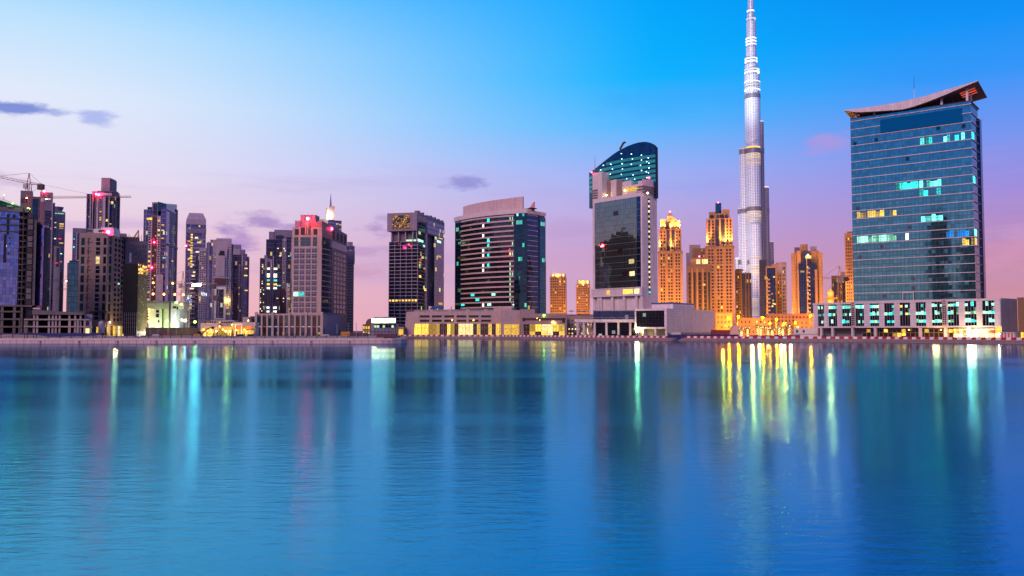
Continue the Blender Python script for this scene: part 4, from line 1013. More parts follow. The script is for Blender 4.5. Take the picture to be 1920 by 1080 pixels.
for k in range(n):
    a = 2.1 + w * k; b.part('mullion', MB().box(a + w - .22, a + w, .3, .7, 0, zl - .005), 'recess_dark')
    b.win('F', a, a + w - .22, 3.4, zl - .01, ['win_warm', 'lit_gold', 'lit_gold', 'lit_shop', 'lit_shop', 'lit_gold', 'lit_yellow'][k], -.7, 'hall_window', 'steel_tan')
    b.win('F', a, a + w - .22, .1, 3.3, ['win_warm', 'lit_gold', 'win_brown', 'lit_gold', 'lit_shop', 'win_brown', 'lit_gold'][k], -.7, 'hall_window', True)
for px, py, r_, mt in ((1020, 591.5, .55, 'lamp_green'), (1037, 604.5, .9, 'lamp_small'), (1040, 606, .7, 'lamp_small'), (1012, 600, .25, 'lamp_small'), (1007, 597, .25, 'lamp_small')):
    u = b.u(px); lp = MB().sphere(0, 0, 0, r_, None, 8, 6); lp.box(-.06, .06, 0, .6, -.06, .06, 1); b.part('wall_lamp', lp, (mt, 'steel_dark')).location = (u, -.6, b.z(py, u))
b.finish()
b = Bld('service_block', 'low dark block with scattered small lit windows behind the colonnade', 'building', 1062, 1112, 600, 0, D=25, pyr=610)
z_ = b.z(591, 0); b.box('wall', 'podium_stone', 0, b.W, 0, 25, 0, z_); b.grid('F', .8, b.W, 8, .4, z_ - 2, 4, .35, .3, 'win_dark', .55, ('lit_warm', 'lit_yellow')); b.box('coping', 'concrete_dark', -.2, b.W, -.2, 25, z_, z_ + .5); b.finish()
# rooftop umbrellas on it
for k, px in enumerate((1072, 1086, 1098)):
    r = empty('rooftop_umbrella', (*b.wp(b.u(px), 3), G + z_ + .5), 0, ['closed', 'open', 'open'][k] and f'brown open umbrella on the service block roof, {["left", "middle", "right"][k]} of three', 'umbrella', 'rooftop umbrellas')
    MB().cyl(0, 0, 0, 2.6, .07, .07, 6).build('pole', 'steel_dark', r); MB().cyl(0, 0, 2.2, 3.1, 2.5, .05, 8).build('canopy', 'tan_wall', r)
# ------------------------------------------------------------------ golden towers of the far district
curtain('gold_tower_glass', (.09,.10,.14), 1.6, 3.4, .15, (.05,.03,.03), .8, .1, lit=.03, cols=[(1,.6,.1), (1,.75,.3)], ls=1.2)
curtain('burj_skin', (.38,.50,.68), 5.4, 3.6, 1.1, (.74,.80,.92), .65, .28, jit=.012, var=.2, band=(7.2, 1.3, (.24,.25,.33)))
curtain('burj_shaded', (.16,.18,.28), 5.4, 3.6, 1.1, (.30,.30,.40), .6, .3, jit=.012, var=.2, band=(7.2, 1.2, (.10,.10,.15)))  # darker copy of the skin: shade of the right-hand lobes put into colour
cladding('burj_band', (.24,.24,.30), 1.2, 8, .25, .6, .35, .5)
GOLD = (1, .40, .07)
def uplight(b, u, v, z, aim, e, spot=55, col=GOLD):
    e *= 1.4
    lp = MB().box(-.5, .5, -.5, .5, 0, .5); lp.box(-.42, .42, -.42, .42, .5, .62, 1)
    f_ = b.part('floodlight', lp, ('steel_dark', 'lamp_small')); f_.location = (u, v, z)
    light('floodlight_beam', 'SPOT', (u, v, z + 1.0), e, col, aim, .5, spot, .8, b.root)

def gold_tower(name, label, pl, pr, Y, th, ytop2, ymid, yshaft, crown, pleft=None):
    """stone residential tower: wide base shaft, narrower upper shaft with glass strips, stepped crown"""
    b = Bld(name, label, 'tower', pl, pr, Y, th, pleft=pleft, D=None)
    Wd = b.W; Dp = min(b.D, Wd * 1.1); b.D = Dp
    zm, zs = b.z(ymid), b.z(yshaft)
    b.box('lower_shaft', 'sand_wall', 0, Wd, 0, Dp, 0, zm); i1, i2 = Wd * .04, Wd * .96
    b.box('upper_shaft', 'sand_wall', i1, i2, Wd * .05, Dp - Wd * .05, zm, zs)
    for k in range(5):
        z = zm * (.2 + .2 * k) - 1; b.part('cornice', MB().box(-.35, Wd + .35, -.35, Dp + .35, z, z + .9), 'sand_wall')
    for fu in (.0, .31, .62, .93):
        b.part('corner_pier', MB().box(Wd * fu, Wd * (fu + .07), -.7, 0, 0, zm - 2.2), 'sand_wall')
    off = -Wd * .05
    for fu in (.36, .56): b.part('glass_strip', MB().box(Wd * fu, Wd * (fu + .13), Wd * .05 - .3, Wd * .05, zm + .1, zs - 1), 'gold_tower_glass')
    nf = int(zm / 3.5)
    for a, c_, n in ((.085, .30, 2), (.39, .61, 2), (.70, .92, 2)):
        b.grid('F', Wd * a, Wd * c_, n, 2, zm - 2.5, nf, .6, .6, ('win_warm', 'win_dark'), .06, ('lit_gold', 'lit_yellow'), .02)
    nf2 = int((zs - zm) / 3.5)
    for a, c_, n in ((.08, .34, 2), (.72, .94, 2)): b.grid('F', Wd * a, Wd * c_, n, zm + 1, zs - 1.5, nf2, .55, .55, ('win_warm', 'win_dark'), .04, ('lit_gold',), off + .02)
    return b
# left golden tower with the glowing lantern
b = gold_tower('residential_tower', 'golden floodlit stone tower with a glowing square lantern on top', 1234, 1280, 900, -11.5, 0, 471, 430, None)
Wd, Dp = b.W, b.D; zs, zm = b.z(430), b.z(471); zc = b.z(411)
cr = MB().box(Wd * .1, Wd * .34, Wd * .12, Dp * .9, zs, zc); cr.box(Wd * .46, Wd * .72, Wd * .08, Dp * .9, zs, zc + 1.2); cr.box(Wd * .78, Wd * .92, Wd * .12, Dp * .9, zs, zc - 1); cr.box(Wd * .3, Wd * .8, Wd * .2, Dp * .8, zs, zc - 3)
b.part('crown_block', cr, 'sand_wall'); b.win('F', Wd * .3, Wd * .5, zs + 3, zs + 8, 'win_brown', -Wd * .06)
ln = MB().prism([(Wd*.38, Wd*.3), (Wd*.62, Wd*.3), (Wd*.62, Wd*.54), (Wd*.38, Wd*.54)], zc - 2, b.z(403)); lt = b.part('lantern', ln, 'tower_gold')
lr = MB(); zt_ = b.z(403); cx, cy = Wd * .5, Wd * .42
for i, (x, y) in enumerate(((-1, -1), (1, -1), (1, 1), (-1, 1))):
    x2, y2 = ((1, -1), (1, 1), (-1, 1), (-1, -1))[i]; h_ = Wd * .13
    lr.poly([(cx + x * h_, cy + y * h_, zt_), (cx + x2 * h_, cy + y2 * h_, zt_), (cx, cy, b.z(396))], [(0, 0), (1, 0), (.5, 1)])
lr.build('lantern_roof', 'sandstone', lt)
for k in range(4): MB().box(Wd*.375 + k * Wd*.0817 - .15, Wd*.375 + k * Wd*.0817 + .15, Wd*.3 - .12, Wd*.3, zc - 2, zt_).build('lantern_bar', 'steel_tan', lt)
b.beacon(Wd * .5, Wd * .42, b.z(395), .6)
for fu in (.06, .27, .54, .76, .9): uplight(b, Wd * fu, Wd * .02, zs + .2, (Wd * fu, Wd * .3, zc + 8), 60000, 80)
for fu in (.04, .53, .62): uplight(b, Wd * fu, -1.2, zm + .2, (Wd * fu, Wd * .1, zs), 110000, 60)
for fu in (.25, .8): light('floodlight_beam', 'SPOT', (Wd * fu, -55, 2), 300000, GOLD, (Wd * .5, 0, zm * .55), 2, 80, .9, b.root)
b.finish(100)
# taller golden tower with the blue drum on top
b = gold_tower('residential_tower', 'tallest golden stone tower with a small blue glass drum on top and spotlit setbacks', 1323, 1377, 860, -14, 0, 462, 410, None)
Wd, Dp = b.W, b.D; zs, zm = b.z(410), b.z(462); zc = b.z(393)
cr = MB().box(Wd * .14, Wd * .36, Wd * .12, Dp * .9, zs, zc - 2); cr.box(Wd * .36, Wd * .6, Wd * .09, Dp * .9, zs, zc - 4); cr.box(Wd * .6, Wd * .86, Wd * .12, Dp * .9, zs, zc)
b.part('crown_block', cr, 'sandstone'); 
for a, c_, mt in ((.4, .5, 'win_blue'), (.52, .66, 'win_brown'), (.7, .8, 'win_blue'), (.18, .3, 'win_dark')): b.win('F', Wd * a, Wd * c_, zs + 1, zc - 5.5, mt, -Wd * .08)
b.part('glass_drum', MB().cyl(Wd * .47, Wd * .4, zc - 4, b.z(379), Wd * .11, Wd * .11, 12), 'teal_glass'); b.beacon(Wd * .47, Wd * .4, b.z(378) , .6)
for fu, e in ((.07, 150000), (.60, 120000), (.68, 200000), (.88, 120000)): uplight(b, Wd * fu, -1.2, zm + .2, (Wd * fu, Wd * .12, zs), e, 60)
for fu in (.2, .8): light('floodlight_beam', 'SPOT', (Wd * fu, -55, 2), 300000, GOLD, (Wd * .5, 0, zm * .55), 2, 80, .9, b.root)
b.finish(100)
# lower block with a lit belvedere, and the grey block behind it
b = Bld('residential_tower', 'brown mid-rise tower with a lit square belvedere and dark balcony recesses', 'tower', 1288, 1335, 800, -12.5); Wd, Dp = b.W, b.D
z1 = b.z(497); zt_ = b.z(484)
b.box('shaft', 'sand_wall_dark', 0, Wd, 0, Dp, 0, z1)
cr = MB().prism([(Wd * .14, 2), (Wd * .86, 2), (Wd * .86, Dp - 2), (Wd * .14, Dp - 2)], z1, zt_); b.part('belvedere', cr, 'sand_wall')
for a, c_ in ((.38, .54), (.62, .67), (.70, .75), (.78, .83)): b.win('F', Wd * a, Wd * c_, z1 + 1, zt_ - 1.2, 'lit_shop', -1.95)
b.beacon(Wd * .5, 3, zt_ + 1.6, .55)
for fu, w in ((.06, .09), (.26, .09), (.46, .12), (.66, .12), (.84, .08)): b.part('balcony_recess', MB().box(Wd * fu, Wd * (fu + w), -.12, 0, 2, z1 - 7), 'recess_dark')
for fu in (.18, .38, .61): b.part('pier', MB().box(Wd * fu, Wd * (fu + .06), -.8, 0, 0, z1 - 3), 'sand_wall')
for k in range(13):
    for fu in (.06, .46, .66): b.part('balcony_slab', MB().box(Wd * fu, Wd * (fu + .1), -1.0, -.12, 4 + k * 4.2, 4.5 + k * 4.2), 'sand_wall_dark')
b.win('F', Wd * .62, Wd * .74, z1 * .70, z1 * .73, 'lit_gold', .9); b.win('F', Wd * .62, Wd * .68, z1 * .16, z1 * .2, 'lit_yellow', .9)
for k in range(8): b.win('F', Wd * random.choice([.08, .27, .48, .68, .86]), Wd * random.choice([.08, .27, .48, .68, .86]) + 2, random.uniform(5, z1 - 12), 0, 'lit_gold', .2) if False else None
light('floodlight_beam', 'SPOT', (Wd * .8, -45, 2), 300000, GOLD, (Wd * .5, 0, z1 * .5), 2, 80, .9, b.root)
b.finish()
b = Bld('apartment_block', 'grey upper block with a plain water tank box rising behind the belvedere tower', 'building', 1287, 1330, 980, -13); Wd = b.W
z1 = b.z(474, 0); b.box('wall', 'mauve_wall', 0, Wd * .28, 0, 20, 0, z1); b.box('roof_box', 'grey_wall', Wd * .14, Wd * .62, 2, 18, z1 - 12, b.z(459)); b.box('rear_wall', 'sand_wall_dark', Wd * .28, Wd, 1, 20, 0, b.z(465, Wd))
b.grid('F', Wd * .65, Wd * .98, 4, b.z(500), b.z(467), 6, .5, .5, 'win_dark', .2, ('lit_gold',), -.9); b.finish()

# the supertall spire
r_Y = 1900.
b = Bld('supertall_tower', 'silvery supertall stepped spire lit in bright bands against the blue sky', 'tower', 1386, 1446, r_Y, 0, D=80, pyr=500)
RZ = lambda py, v=0: gZ(py, r_Y + v) - G
cxm = b.u(1411)
def r_top(y): return y < 178
def lobe(pa, pc, ytop, v, mt, ybot=None, n=18):
    pm_ = min(560, ytop + 16) if r_top(ytop) else (ytop + 560) / 2; zq = gZ(pm_, r_Y + v); a, c_ = gX(pa, r_Y + v, zq) - b.P[0], gX(pc, r_Y + v, zq) - b.P[0]; r = (c_ - a) / 2
    mb = MB().cyl((a + c_) / 2, v, 0 if ybot is None else RZ(ybot, v), RZ(ytop, v), r, r, n)
    return b.part('tower_lobe', mb, mt), (a + c_) / 2, v, r
def band(parent, cx, v, r, y0, y1, mt, name='service_band', out=.6):
    MB().cyl(cx, v, RZ(y1, v), RZ(y0, v), r + out, r + out, 18).build(name, mt, parent)
LB = {}
for key, a in dict(front=(1401, 1427, 283, 20, 'burj_skin'), left=(1388, 1404, 278, 30, 'burj_skin'), right=(1421, 1434, 229, 34, 'burj_shaded'), core=(1396.5, 1425, 176, 36, 'burj_skin'),
                   right2=(1430, 1443, 352, 40, 'burj_shaded'), left2=(1384.5, 1397, 389, 34, 'burj_skin'), right3=(1440, 1451, 454, 46, 'burj_shaded'), left3=(1379, 1388, 485, 40, 'burj_skin'),
                   front2=(1405.5, 1428, 421, 8, 'burj_skin'), low=(1409, 1423, 525, 2, 'burj_skin'),
                   c2=(1396.5, 1424, 142, 36, 'burj_skin'), c3=(1397, 1420, 122, 36, 'burj_skin'), c4=(1399, 1418, 90, 36, 'burj_skin'), c5=(1400, 1417, 42, 36, 'burj_skin'), c6=(1401, 1414, 27, 36, 'burj_skin'), c7=(1402.5, 1413, 0, 36, 'burj_skin'), c8=(1404, 1411, -40, 36, 'burj_skin')).items():
    LB[key] = lobe(*a)
o, x, v, r = LB['c8']; MB().cyl(x, v, RZ(-40, v), RZ(-110, v), r * .6, .4, 10).build('spire_needle', 'burj_band', o)
for key, y0, y1 in (('core', 178, 186), ('front', 279, 288), ('right', 279, 288), ('left', 281, 290), ('front', 389, 397), ('left2', 393, 401), ('right2', 391, 400), ('left', 392, 400), ('front', 488, 496), ('left2', 488, 496), ('right2', 487, 494), ('right3', 488, 494)):
    o, x, v, r = LB[key]; band(o, x, v, r, y0, y1, 'burj_band')
# lit storeys: rings of light with dark slab lines between
for key, y0, y1, n, mt in (('core', 154, 174, 4, 'tower_glow'), ('c2', 131, 141, 2, 'tower_glow'), ('c3', 110, 121, 2, 'tower_glow'), ('c4', 72, 89, 3, 'tower_glow'), ('c5', 35, 41, 1, 'tower_glow'), ('c6', 20, 26, 1, 'tower_glow'),
                           ('front', 289, 312, 8, 'tower_gold'), ('front', 397, 420, 9, 'tower_gold'), ('front2', 497, 517, 8, 'tower_gold'), ('low', 560, 594, 11, 'tower_gold'), ('front', 276, 279, 1, 'tower_gold'), ('front', 386, 389, 1, 'tower_gold'), ('front2', 482, 487, 2, 'tower_gold')):
    o, x, v, r = LB[key]; h_ = (y1 - y0) / n
    for k in range(n): band(o, x, v, r, y0 + h_ * k, y0 + h_ * (k + (.24 if mt == 'tower_glow' else .22)), mt, 'lit_storey', .35)
for key, py in (('right3', 454), ('right2', 352), ('left2', 389), ('left3', 485), ('left', 278), ('right', 229)):
    o, x, v, r = LB[key]; band(o, x, v, r * .98, py - 1.2, py + .2, 'tower_glow', 'lit_crown', .0)
for dx, z, e, c_ in ((-10, RZ(600), 9e5, GOLD), (22, RZ(600), 6e5, GOLD)):
    light('floodlight_beam', 'SPOT', (cxm + dx, -120, 5), e, c_, (cxm, 20, 260), 4, 60, .9, b.root)
light('floodlight_beam', 'SPOT', (cxm - 250, -260, 60), 6e6, (1, .82, .76), (cxm, 30, 330), 6, 70, .9, b.root)  # added lamp in mid-air, brightens the spire from the left; no fitting there
light('floodlight_beam', 'SPOT', (cxm - 120, -160, 380), 5.5e6, (.85, .93, 1), (cxm, 36, 640), 6, 60, .9, b.root)  # added lamp hung in mid-air to brighten the upper spire
b.finish()

# towers around its foot
b = Bld('apartment_block', 'mauve apartment tower with a dark glass bay left of the spire foot', 'building', 1378, 1409, 900, -15.5); Wd, Dp = b.W, 22
zt_ = b.z(508); b.box('left_bay', 'sand_wall_dark', 0, Wd * .42, 0, Dp, 0, zt_ + 1); b.box('roof_box', 'mauve_wall', 1, Wd * .5, 2, Dp, zt_ + 1, b.z(504)); b.box('glass_bay', 'gold_tower_glass', Wd * .42, Wd, 1.5, Dp, 0, b.z(512))
b.grid('F', Wd * .06, Wd * .34, 3, 3, zt_ - 2, 20, .5, .55, 'win_dark', .08, ('lit_gold', 'lit_warm'), .02)
for fu in (.36, .62, .8): b.part('pier', MB().box(Wd * fu, Wd * (fu + .05), -.5, 1.5, 0, zt_ - 1), 'sand_wall_dark')
light('floodlight_beam', 'SPOT', (Wd * .5, -40, 2), 150000, GOLD, (Wd * .5, 0, zt_ * .4), 2, 80, .9, b.root); b.finish()
b = Bld('apartment_tower', 'dark glass tower with gold-lit balcony ladder and framed top right of the spire foot', 'tower', 1424, 1454, 840, -16.5); Wd, Dp = b.W, 24
b.box('dark_shaft', 'gold_tower_glass', 0, Wd * .45, 2, Dp, 0, b.z(487)); b.box('low_shaft', 'gold_tower_glass', 0, Wd * .3, 0, 2, 0, b.z(508))
b.box('front_glass', 'navy_glass', Wd * .42, Wd, 0, Dp, 0, b.z(502)); fz_ = b.z(500)
fr = MB().box(Wd * .40, Wd * .46, -1.0, 0, 0, fz_); fr.box(Wd * .40, Wd * 1.02, -1.0, 0, fz_ - 1.5, fz_); b.part('gold_frame', fr, 'sandstone')
for k in range(14):
    z = 4 + k * (fz_ - 14) / 14; b.part('balcony', MB().box(Wd * .46, Wd * .66, -1.3, 0, z, z + 1.6), 'sandstone'); b.win('F', Wd * .47, Wd * .5, z + 1.6, z + 3.4, 'lit_gold', .05)
for k in range(8): u = Wd * random.uniform(.68, .9); b.win('F', u, u + 1.6, *( (lambda z: (z, z + 1.4))(random.uniform(8, fz_ - 10))), 'lit_yellow', .03)
light('floodlight_beam', 'SPOT', (Wd * .5, -30, 2), 120000, GOLD, (Wd * .5, 0, fz_ * .5), 2, 70, .9, b.root); b.finish()
b = Bld('apartment_tower', 'grey slab tower with a gold uplit stone stair tower on its left edge', 'tower', 1447, 1475, 880, -17.5); Wd, Dp = b.W, 26
b.box('slab', 'mauve_wall', Wd * .3, Wd, 2, Dp, 0, b.z(491, Wd)); b.box('stair_tower', 'sand_wall', 0, Wd * .34, 0, 8, 0, b.z(495)); b.box('inner_slab', 'sand_wall_dark', Wd * .34, Wd * .68, 1, 4, 0, b.z(512))
b.grid('F', Wd * .72, Wd * .92, 2, 4, b.z(500), 18, .55, .6, 'win_dark', .06, ('lit_gold',), -1.95)
b.grid('F', Wd * .38, Wd * .66, 2, 4, b.z(514), 17, .5, .5, 'win_brown', .04, ('lit_gold',), -.95)
for fu in (.1, .28): uplight(b, Wd * fu, -1.6, .2, (Wd * fu, 0, 30), 60000, 60)
b.finish()
b = Bld('apartment_tower', 'stepped stone and glass tower with winged slabs and a gold lit roof terrace', 'tower', 1484, 1545, 860, -19.5); Wd, Dp = b.W, 30
wg = lambda a, c_, y, v, mt, nm: b.box(nm, mt, Wd * a, Wd * c_, v, Dp, 0, b.z(y))
wg(.0, .16, 474, 6, 'sand_wall', 'left_wing'); wg(.84, .97, 474, 6, 'sand_wall', 'right_wing'); wg(.1, .86, 470, 8, 'sand_wall_dark', 'centre_slab'); wg(.28, .52, 457, 10, 'sand_wall', 'roof_tower')
wg(.6, .8, 461, 12, 'mauve_wall', 'roof_block'); wg(.1, .26, 462, 12, 'mauve_dark', 'roof_block'); wg(.17, .30, 470, 3, 'sand_wall', 'gold_panel')
wg(.22, .76, 494, 1.5, 'navy_glass', 'front_glass'); wg(.36, .56, 472, 1.6, 'navy_glass', 'upper_glass'); wg(.72, .80, 506, .5, 'sand_wall', 'right_pier'); wg(.17, .23, 506, .5, 'sand_wall', 'left_pier')
ft = b.z(486); b.part('gold_frame', MB().box(Wd * .47, Wd * .49, .4, 1.5, 0, ft), 'sandstone')
for k in range(15):
    z = 4 + k * (ft - 10) / 15; b.part('balcony', MB().box(Wd * .49, Wd * .58, .3, 1.5, z, z + 1.5), 'sandstone'); 
    if k % 3: b.win('F', Wd * .49, Wd * .52, z + 1.6, z + 3.2, 'lit_gold', -1.3)
b.win('F', Wd * .44, Wd * .62, ft + .3, ft + 3.2, 'lit_shop', -1.3, 'terrace_light'); b.win('F', Wd * .28, Wd * .4, b.z(511), b.z(508), 'lit_gold', -1.3)
for fu in (.18, .20, .25, .93): uplight(b, Wd * fu, -1.4, .2, (Wd * fu, 2, 30), 110000, 60)
light('floodlight_beam', 'SPOT', (Wd * .5, -45, 2), 260000, GOLD, (Wd * .5, 0, ft * .5), 2, 80, .9, b.root)
light('floodlight_beam', 'POINT', (Wd * .52, -1.5, ft + 4), 9000, GOLD, None, 1, parent=b.root); b.finish()
b = Bld('apartment_block', 'dim brown apartment block behind the orange tower crane', 'building', 1559, 1592, 900, -21); Wd = b.W
b.box('left_slab', 'sand_wall_dark', 0, Wd * .5, 0, 20, 0, b.z(517)); b.box('right_slab', 'mauve_wall', Wd * .5, Wd * .95, 2, 20, 0, b.z(510)); b.box('glass_bay', 'gold_tower_glass', Wd * .15, Wd * .9, -.6, 0, 0, b.z(528))
b.grid('F', 1, Wd * .12, 1, 4, b.z(530), 10, .7, .5, 'win_dark', .2, ('lit_gold',), .02); b.grid('F', Wd * .35, Wd * .6, 3, 30, b.z(535), 7, .5, .5, 'win_dark', .35, ('lit_gold', 'lit_yellow'), .62); b.finish()
b = Bld('residential_tower', 'slim pink-brown tower tucked against the left edge of the blue glass tower', 'tower', 1585, 1603, 700, -22); Wd = b.W
b.box('shaft', 'sand_wall', 0, Wd, 0, 18, 0, b.z(437)); b.box('roof_box', 'sandstone_dark', 2, Wd, 2, 16, b.z(437), b.z(434)); b.grid('F', .5, Wd - .3, 4, 3, b.z(445), 28, .5, .55, ('win_warm', 'win_brown'), .03, ('lit_gold',), .02)
for fu in (.27, .52, .77): b.part('pier', MB().box(Wd * fu - .25, Wd * fu + .25, -.6, 0, 0, b.z(440)), 'sand_wall')
light('floodlight_beam', 'SPOT', (Wd * .5, -40, 2), 140000, GOLD, (Wd * .5, 0, 50), 2, 80, .9, b.root); b.finish()
# small lit towers seen between the offices
for (pl, pr, yt, yb, lb) in ((1031, 1061, 513, 519, 'distant yellow floodlit tower with a bright roof crown behind the restaurant block'), (1080, 1106, 525, 533, 'distant gold-lit apartment tower beside the left edge of the sail tower')):
    b = Bld('residential_tower', lb, 'tower', pl, pr, 1050, -6); Wd = b.W; zt_ = b.z(yb)
    b.box('shaft', 'sand_wall', 0, Wd, 0, 20, 0, zt_); b.box('crown', 'sand_wall', Wd * .06, Wd * .96, 1, 18, zt_, b.z(yt)); b.grid('F', .5, Wd - .5, 7, 3, zt_ - 1, 20, .5, .5, ('win_warm', 'win_brown'), .1, ('lit_gold', 'lit_yellow'), .02)
    for fu in (.12, .34, .56, .78): b.win('F', Wd * fu, Wd * (fu + .12), zt_ + .5, b.z(yt) - .5, 'lit_shop', -.95, 'crown_window')
    light('floodlight_beam', 'SPOT', (Wd * .5, -40, 2), 170000, GOLD, (Wd * .5, 0, zt_ * .6), 2, 80, .9, b.root); uplight(b, Wd * .5, -2, zt_ - 2, (Wd * .5, 1, zt_ + 8), 40000, 120); b.finish()
b = Bld('residential_tower', 'thin pale tower sliver showing past the right edge of the striped tower', 'tower', 1016, 1024, 1000, 0); b.box('shaft', 'sand_wall', 0, b.W, 0, 15, 0, b.z(491)); b.grid('F', .6, b.W - .4, 2, 3, b.z(495), 24, .5, .5, 'win_warm', .05, ('lit_gold',), .02); b.finish()

# ------------------------------------------------------------------ orange-lit old-style houses, palms and lamps
for (pl, pr, yt, Y, lb) in ((1342, 1372, 589, 650, 'orange-lit stepped house beside the end of the white block'), (1386, 1446, 597.5, 690, 'long low orange-lit house with two rows of small windows'), (1436, 1526, 590, 715, 'higher orange-lit house with a flat roof terrace'), (1490, 1526, 600, 680, 'square orange-lit house next to the podium block')):
    b = Bld('courtyard_house', lb, 'house', pl, pr, Y, -17, D=12, pyr=610, group='orange-lit houses behind the quay'); Wd = b.W; z_ = b.z(yt)
    b.box('wall', 'sandstone', 0, Wd, 0, 16, 0, z_); b.box('parapet', 'sandstone', -.3, Wd + .3, -.3, 16.3, z_, z_ + .7)
    n = max(2, int(Wd / 2.9)); b.grid('F', .6, Wd - .6, n, 1.0, z_ - .6, max(2, int(z_ / 3.4)), .38, .45, ('win_warm', 'recess_dark'), .12, ('lit_gold',), .02); b.finish(60)
r = empty('dome_tent', (gX(1379, 520, 8), 520, G), 0, 'salmon fabric dome tent glowing in the lamplight before the orange houses', 'tent')
MB().sphere(0, 0, 0, 4.4, 7.6, 20, 10, half=True).build('canopy', 'tent_fabric', r); MB().cyl(0, 0, 7.5, 8.2, .12, .05, 6).build('finial', 'steel_tan', r)
mn = empty('minaret', (gX(1557, 700, 40), 700, G), 0, 'stubby orange minaret with a pointed cap and gallery behind the podium block', 'minaret')
zm_ = lambda py: gZ(py, 700) - G
MB().cyl(0, 0, 0, zm_(561), 2.8, 2.8, 12).build('shaft', 'sandstone', mn); MB().cyl(0, 0, zm_(562), zm_(558), 2.9, 5.2, 12).build('gallery', 'sandstone_dark', mn)
MB().cyl(0, 0, zm_(558), zm_(547), 2.7, 2.6, 12).build('drum', 'sandstone', mn); MB().cyl(0, 0, zm_(547), zm_(541), 2.6, .3, 12).build('cap', 'sandstone', mn); MB().cyl(0, 0, zm_(541), zm_(537), .15, .05, 6).build('finial', 'steel_dark', mn)
light('floodlight_beam', 'POINT', (gX(1550, 690, 40), 685, 42), 22000, GOLD, None, 1)
light('floodlight_beam', 'SPOT', (gX(1550, 660, 5), 660, 22), 300000, GOLD, (gX(1557, 700, 40), 700, 28), 1, 60)

def street_lamp(px, py, Y, mat='lamp_gold', r_=.62, lab='', grp=None, base=G, e=0, col=GOLD):
    z = gZ(py, Y) - base
    o = empty('street_lamp', (gX(px, Y, z + base), Y, base), 0, lab, 'lamp', grp)
    MB().cyl(0, 0, 0, z - .2, .16, .1, 8).build('pole', 'steel_tan', o); MB().bar((0, 0, z - .3), (0, -1.2, z + .15), .16).build('arm', 'steel_tan', o)
    h = MB().box(-.45, .45, -1.75, -1.0, z + .1, z + .3).build('lamp_head', 'steel_dark', o); MB().sphere(0, -1.4, z - .1, r_, r_ * .8, 10, 6).build('bulb', mat, h)
    return o
for px, py, Y, e in ((1365.5, 596, 622, 0), (1383.5, 594, 630, 0), (1429, 595.5, 620, 0), (1455, 598.5, 630, 0), (1443, 605.5, 640, 0), (1469.5, 605.5, 640, 0), (1490.5, 604.5, 650, 0), (1518.5, 592, 655, 0)):
    wherel = 'by the dome tent' if px < 1400 else 'before the long orange house' if px < 1460 else 'before the higher orange house' if px < 1500 else 'by the podium corner'
    street_lamp(px, py, Y, 'lamp_gold', .62 if py < 600 else .42, f'glowing orange street lamp on a thin pole {wherel}, {"taller" if py < 600 else "shorter"} kind', 'orange street lamps')
for px, e in ((1375, 4000), (1410, 6000), (1440, 6500), (1470, 7000), (1505, 6500), (1355, 1300)):
    light('lamp_glow', 'POINT', (gX(px, 628, 8), 628, 9.5), e * 10, (1, .37, .035), size=1.0)
# date palms with light strings
def palm(px, Y, h, lab, lit=True):
    o = empty('palm_tree', (gX(px, Y, 5), Y, G), random.uniform(0, 6), lab, 'palm tree', 'light-strung palms')
    tr = MB(); n = 7
    for k in range(n): tr.cyl(.12 * math.sin(k * .6), 0, h * k / n, h * (k + 1) / n, .36 - .02 * k, .33 - .02 * k, 8)
    trk = tr.build('trunk', 'bark', o)
    if lit:
        ls_ = MB()
        for k in range(26):
            a = k * 1.1; ls_.sphere(.12 * math.sin(k * .16) + .42 * math.cos(a), .42 * math.sin(a), .4 + (h - .5) * k / 26, .14, None, 6, 4)
        ls_.build('light_string', emitter('palm_lights', (1, .70, .26), 9, .2).name if 'palm_lights' not in MATS else 'palm_lights', trk)
    cr = MB(); fl = MB()
    for k in range(26):
        a = k * 2.4; up = random.uniform(-.35, 1.1); L_ = random.uniform(2.0, 2.9); p0 = Vector((.1, 0, h)); pr = p0
        for i in range(1, 7):
            t_ = i / 6; p = p0 + Vector((math.cos(a) * L_ * t_, math.sin(a) * L_ * t_, L_ * (up * t_ - 1.15 * t_ * t_ * (1 if up > .2 else .6))))
            w = .42 * (1 - t_ * .85); s_ = Vector((-math.sin(a), math.cos(a), 0)) * w
            q0 = Vector((-math.sin(a), math.cos(a), 0)) * .42 * (1 - (i - 1) / 6 * .85)
            cr.poly([pr - q0, pr, p, p - s_ + Vector((0, 0, -.18))], [(0, 0)] * 4); cr.poly([pr, pr + q0, p + s_ + Vector((0, 0, -.18)), p], [(0, 0)] * 4); pr = p
        if lit and k % 2 == 0: fl.sphere(*(p0 + (p - p0) * .5 + Vector((0, 0, .5))), .13, None, 6, 4)
    c_ = cr.build('crown', 'palm_green', o)
    if lit: fl.build('light_string', 'palm_lights', c_)
    return o
for i, (px, h) in enumerate(((1390, 5.0), (1402, 6.0), (1421, 6.8), (1426, 6.2), (1440, 5.8), (1448, 5.0), (1461, 6.0), (1467, 5.6), (1480, 7.2))):
    palm(px, 492 + (i % 3) * 9, h, f'date palm in warm light strings, {["left of the tent", "tall one", "bright cluster", "bright cluster", "slim one", "short one", "middle cluster", "middle cluster", "brightest and tallest"][i]} of the lit row')
for px in (1422, 1462, 1480): light('palm_glow', 'POINT', (gX(px, 488, 6), 486, 6.0), 3200, (1, .62, .18), size=.8)
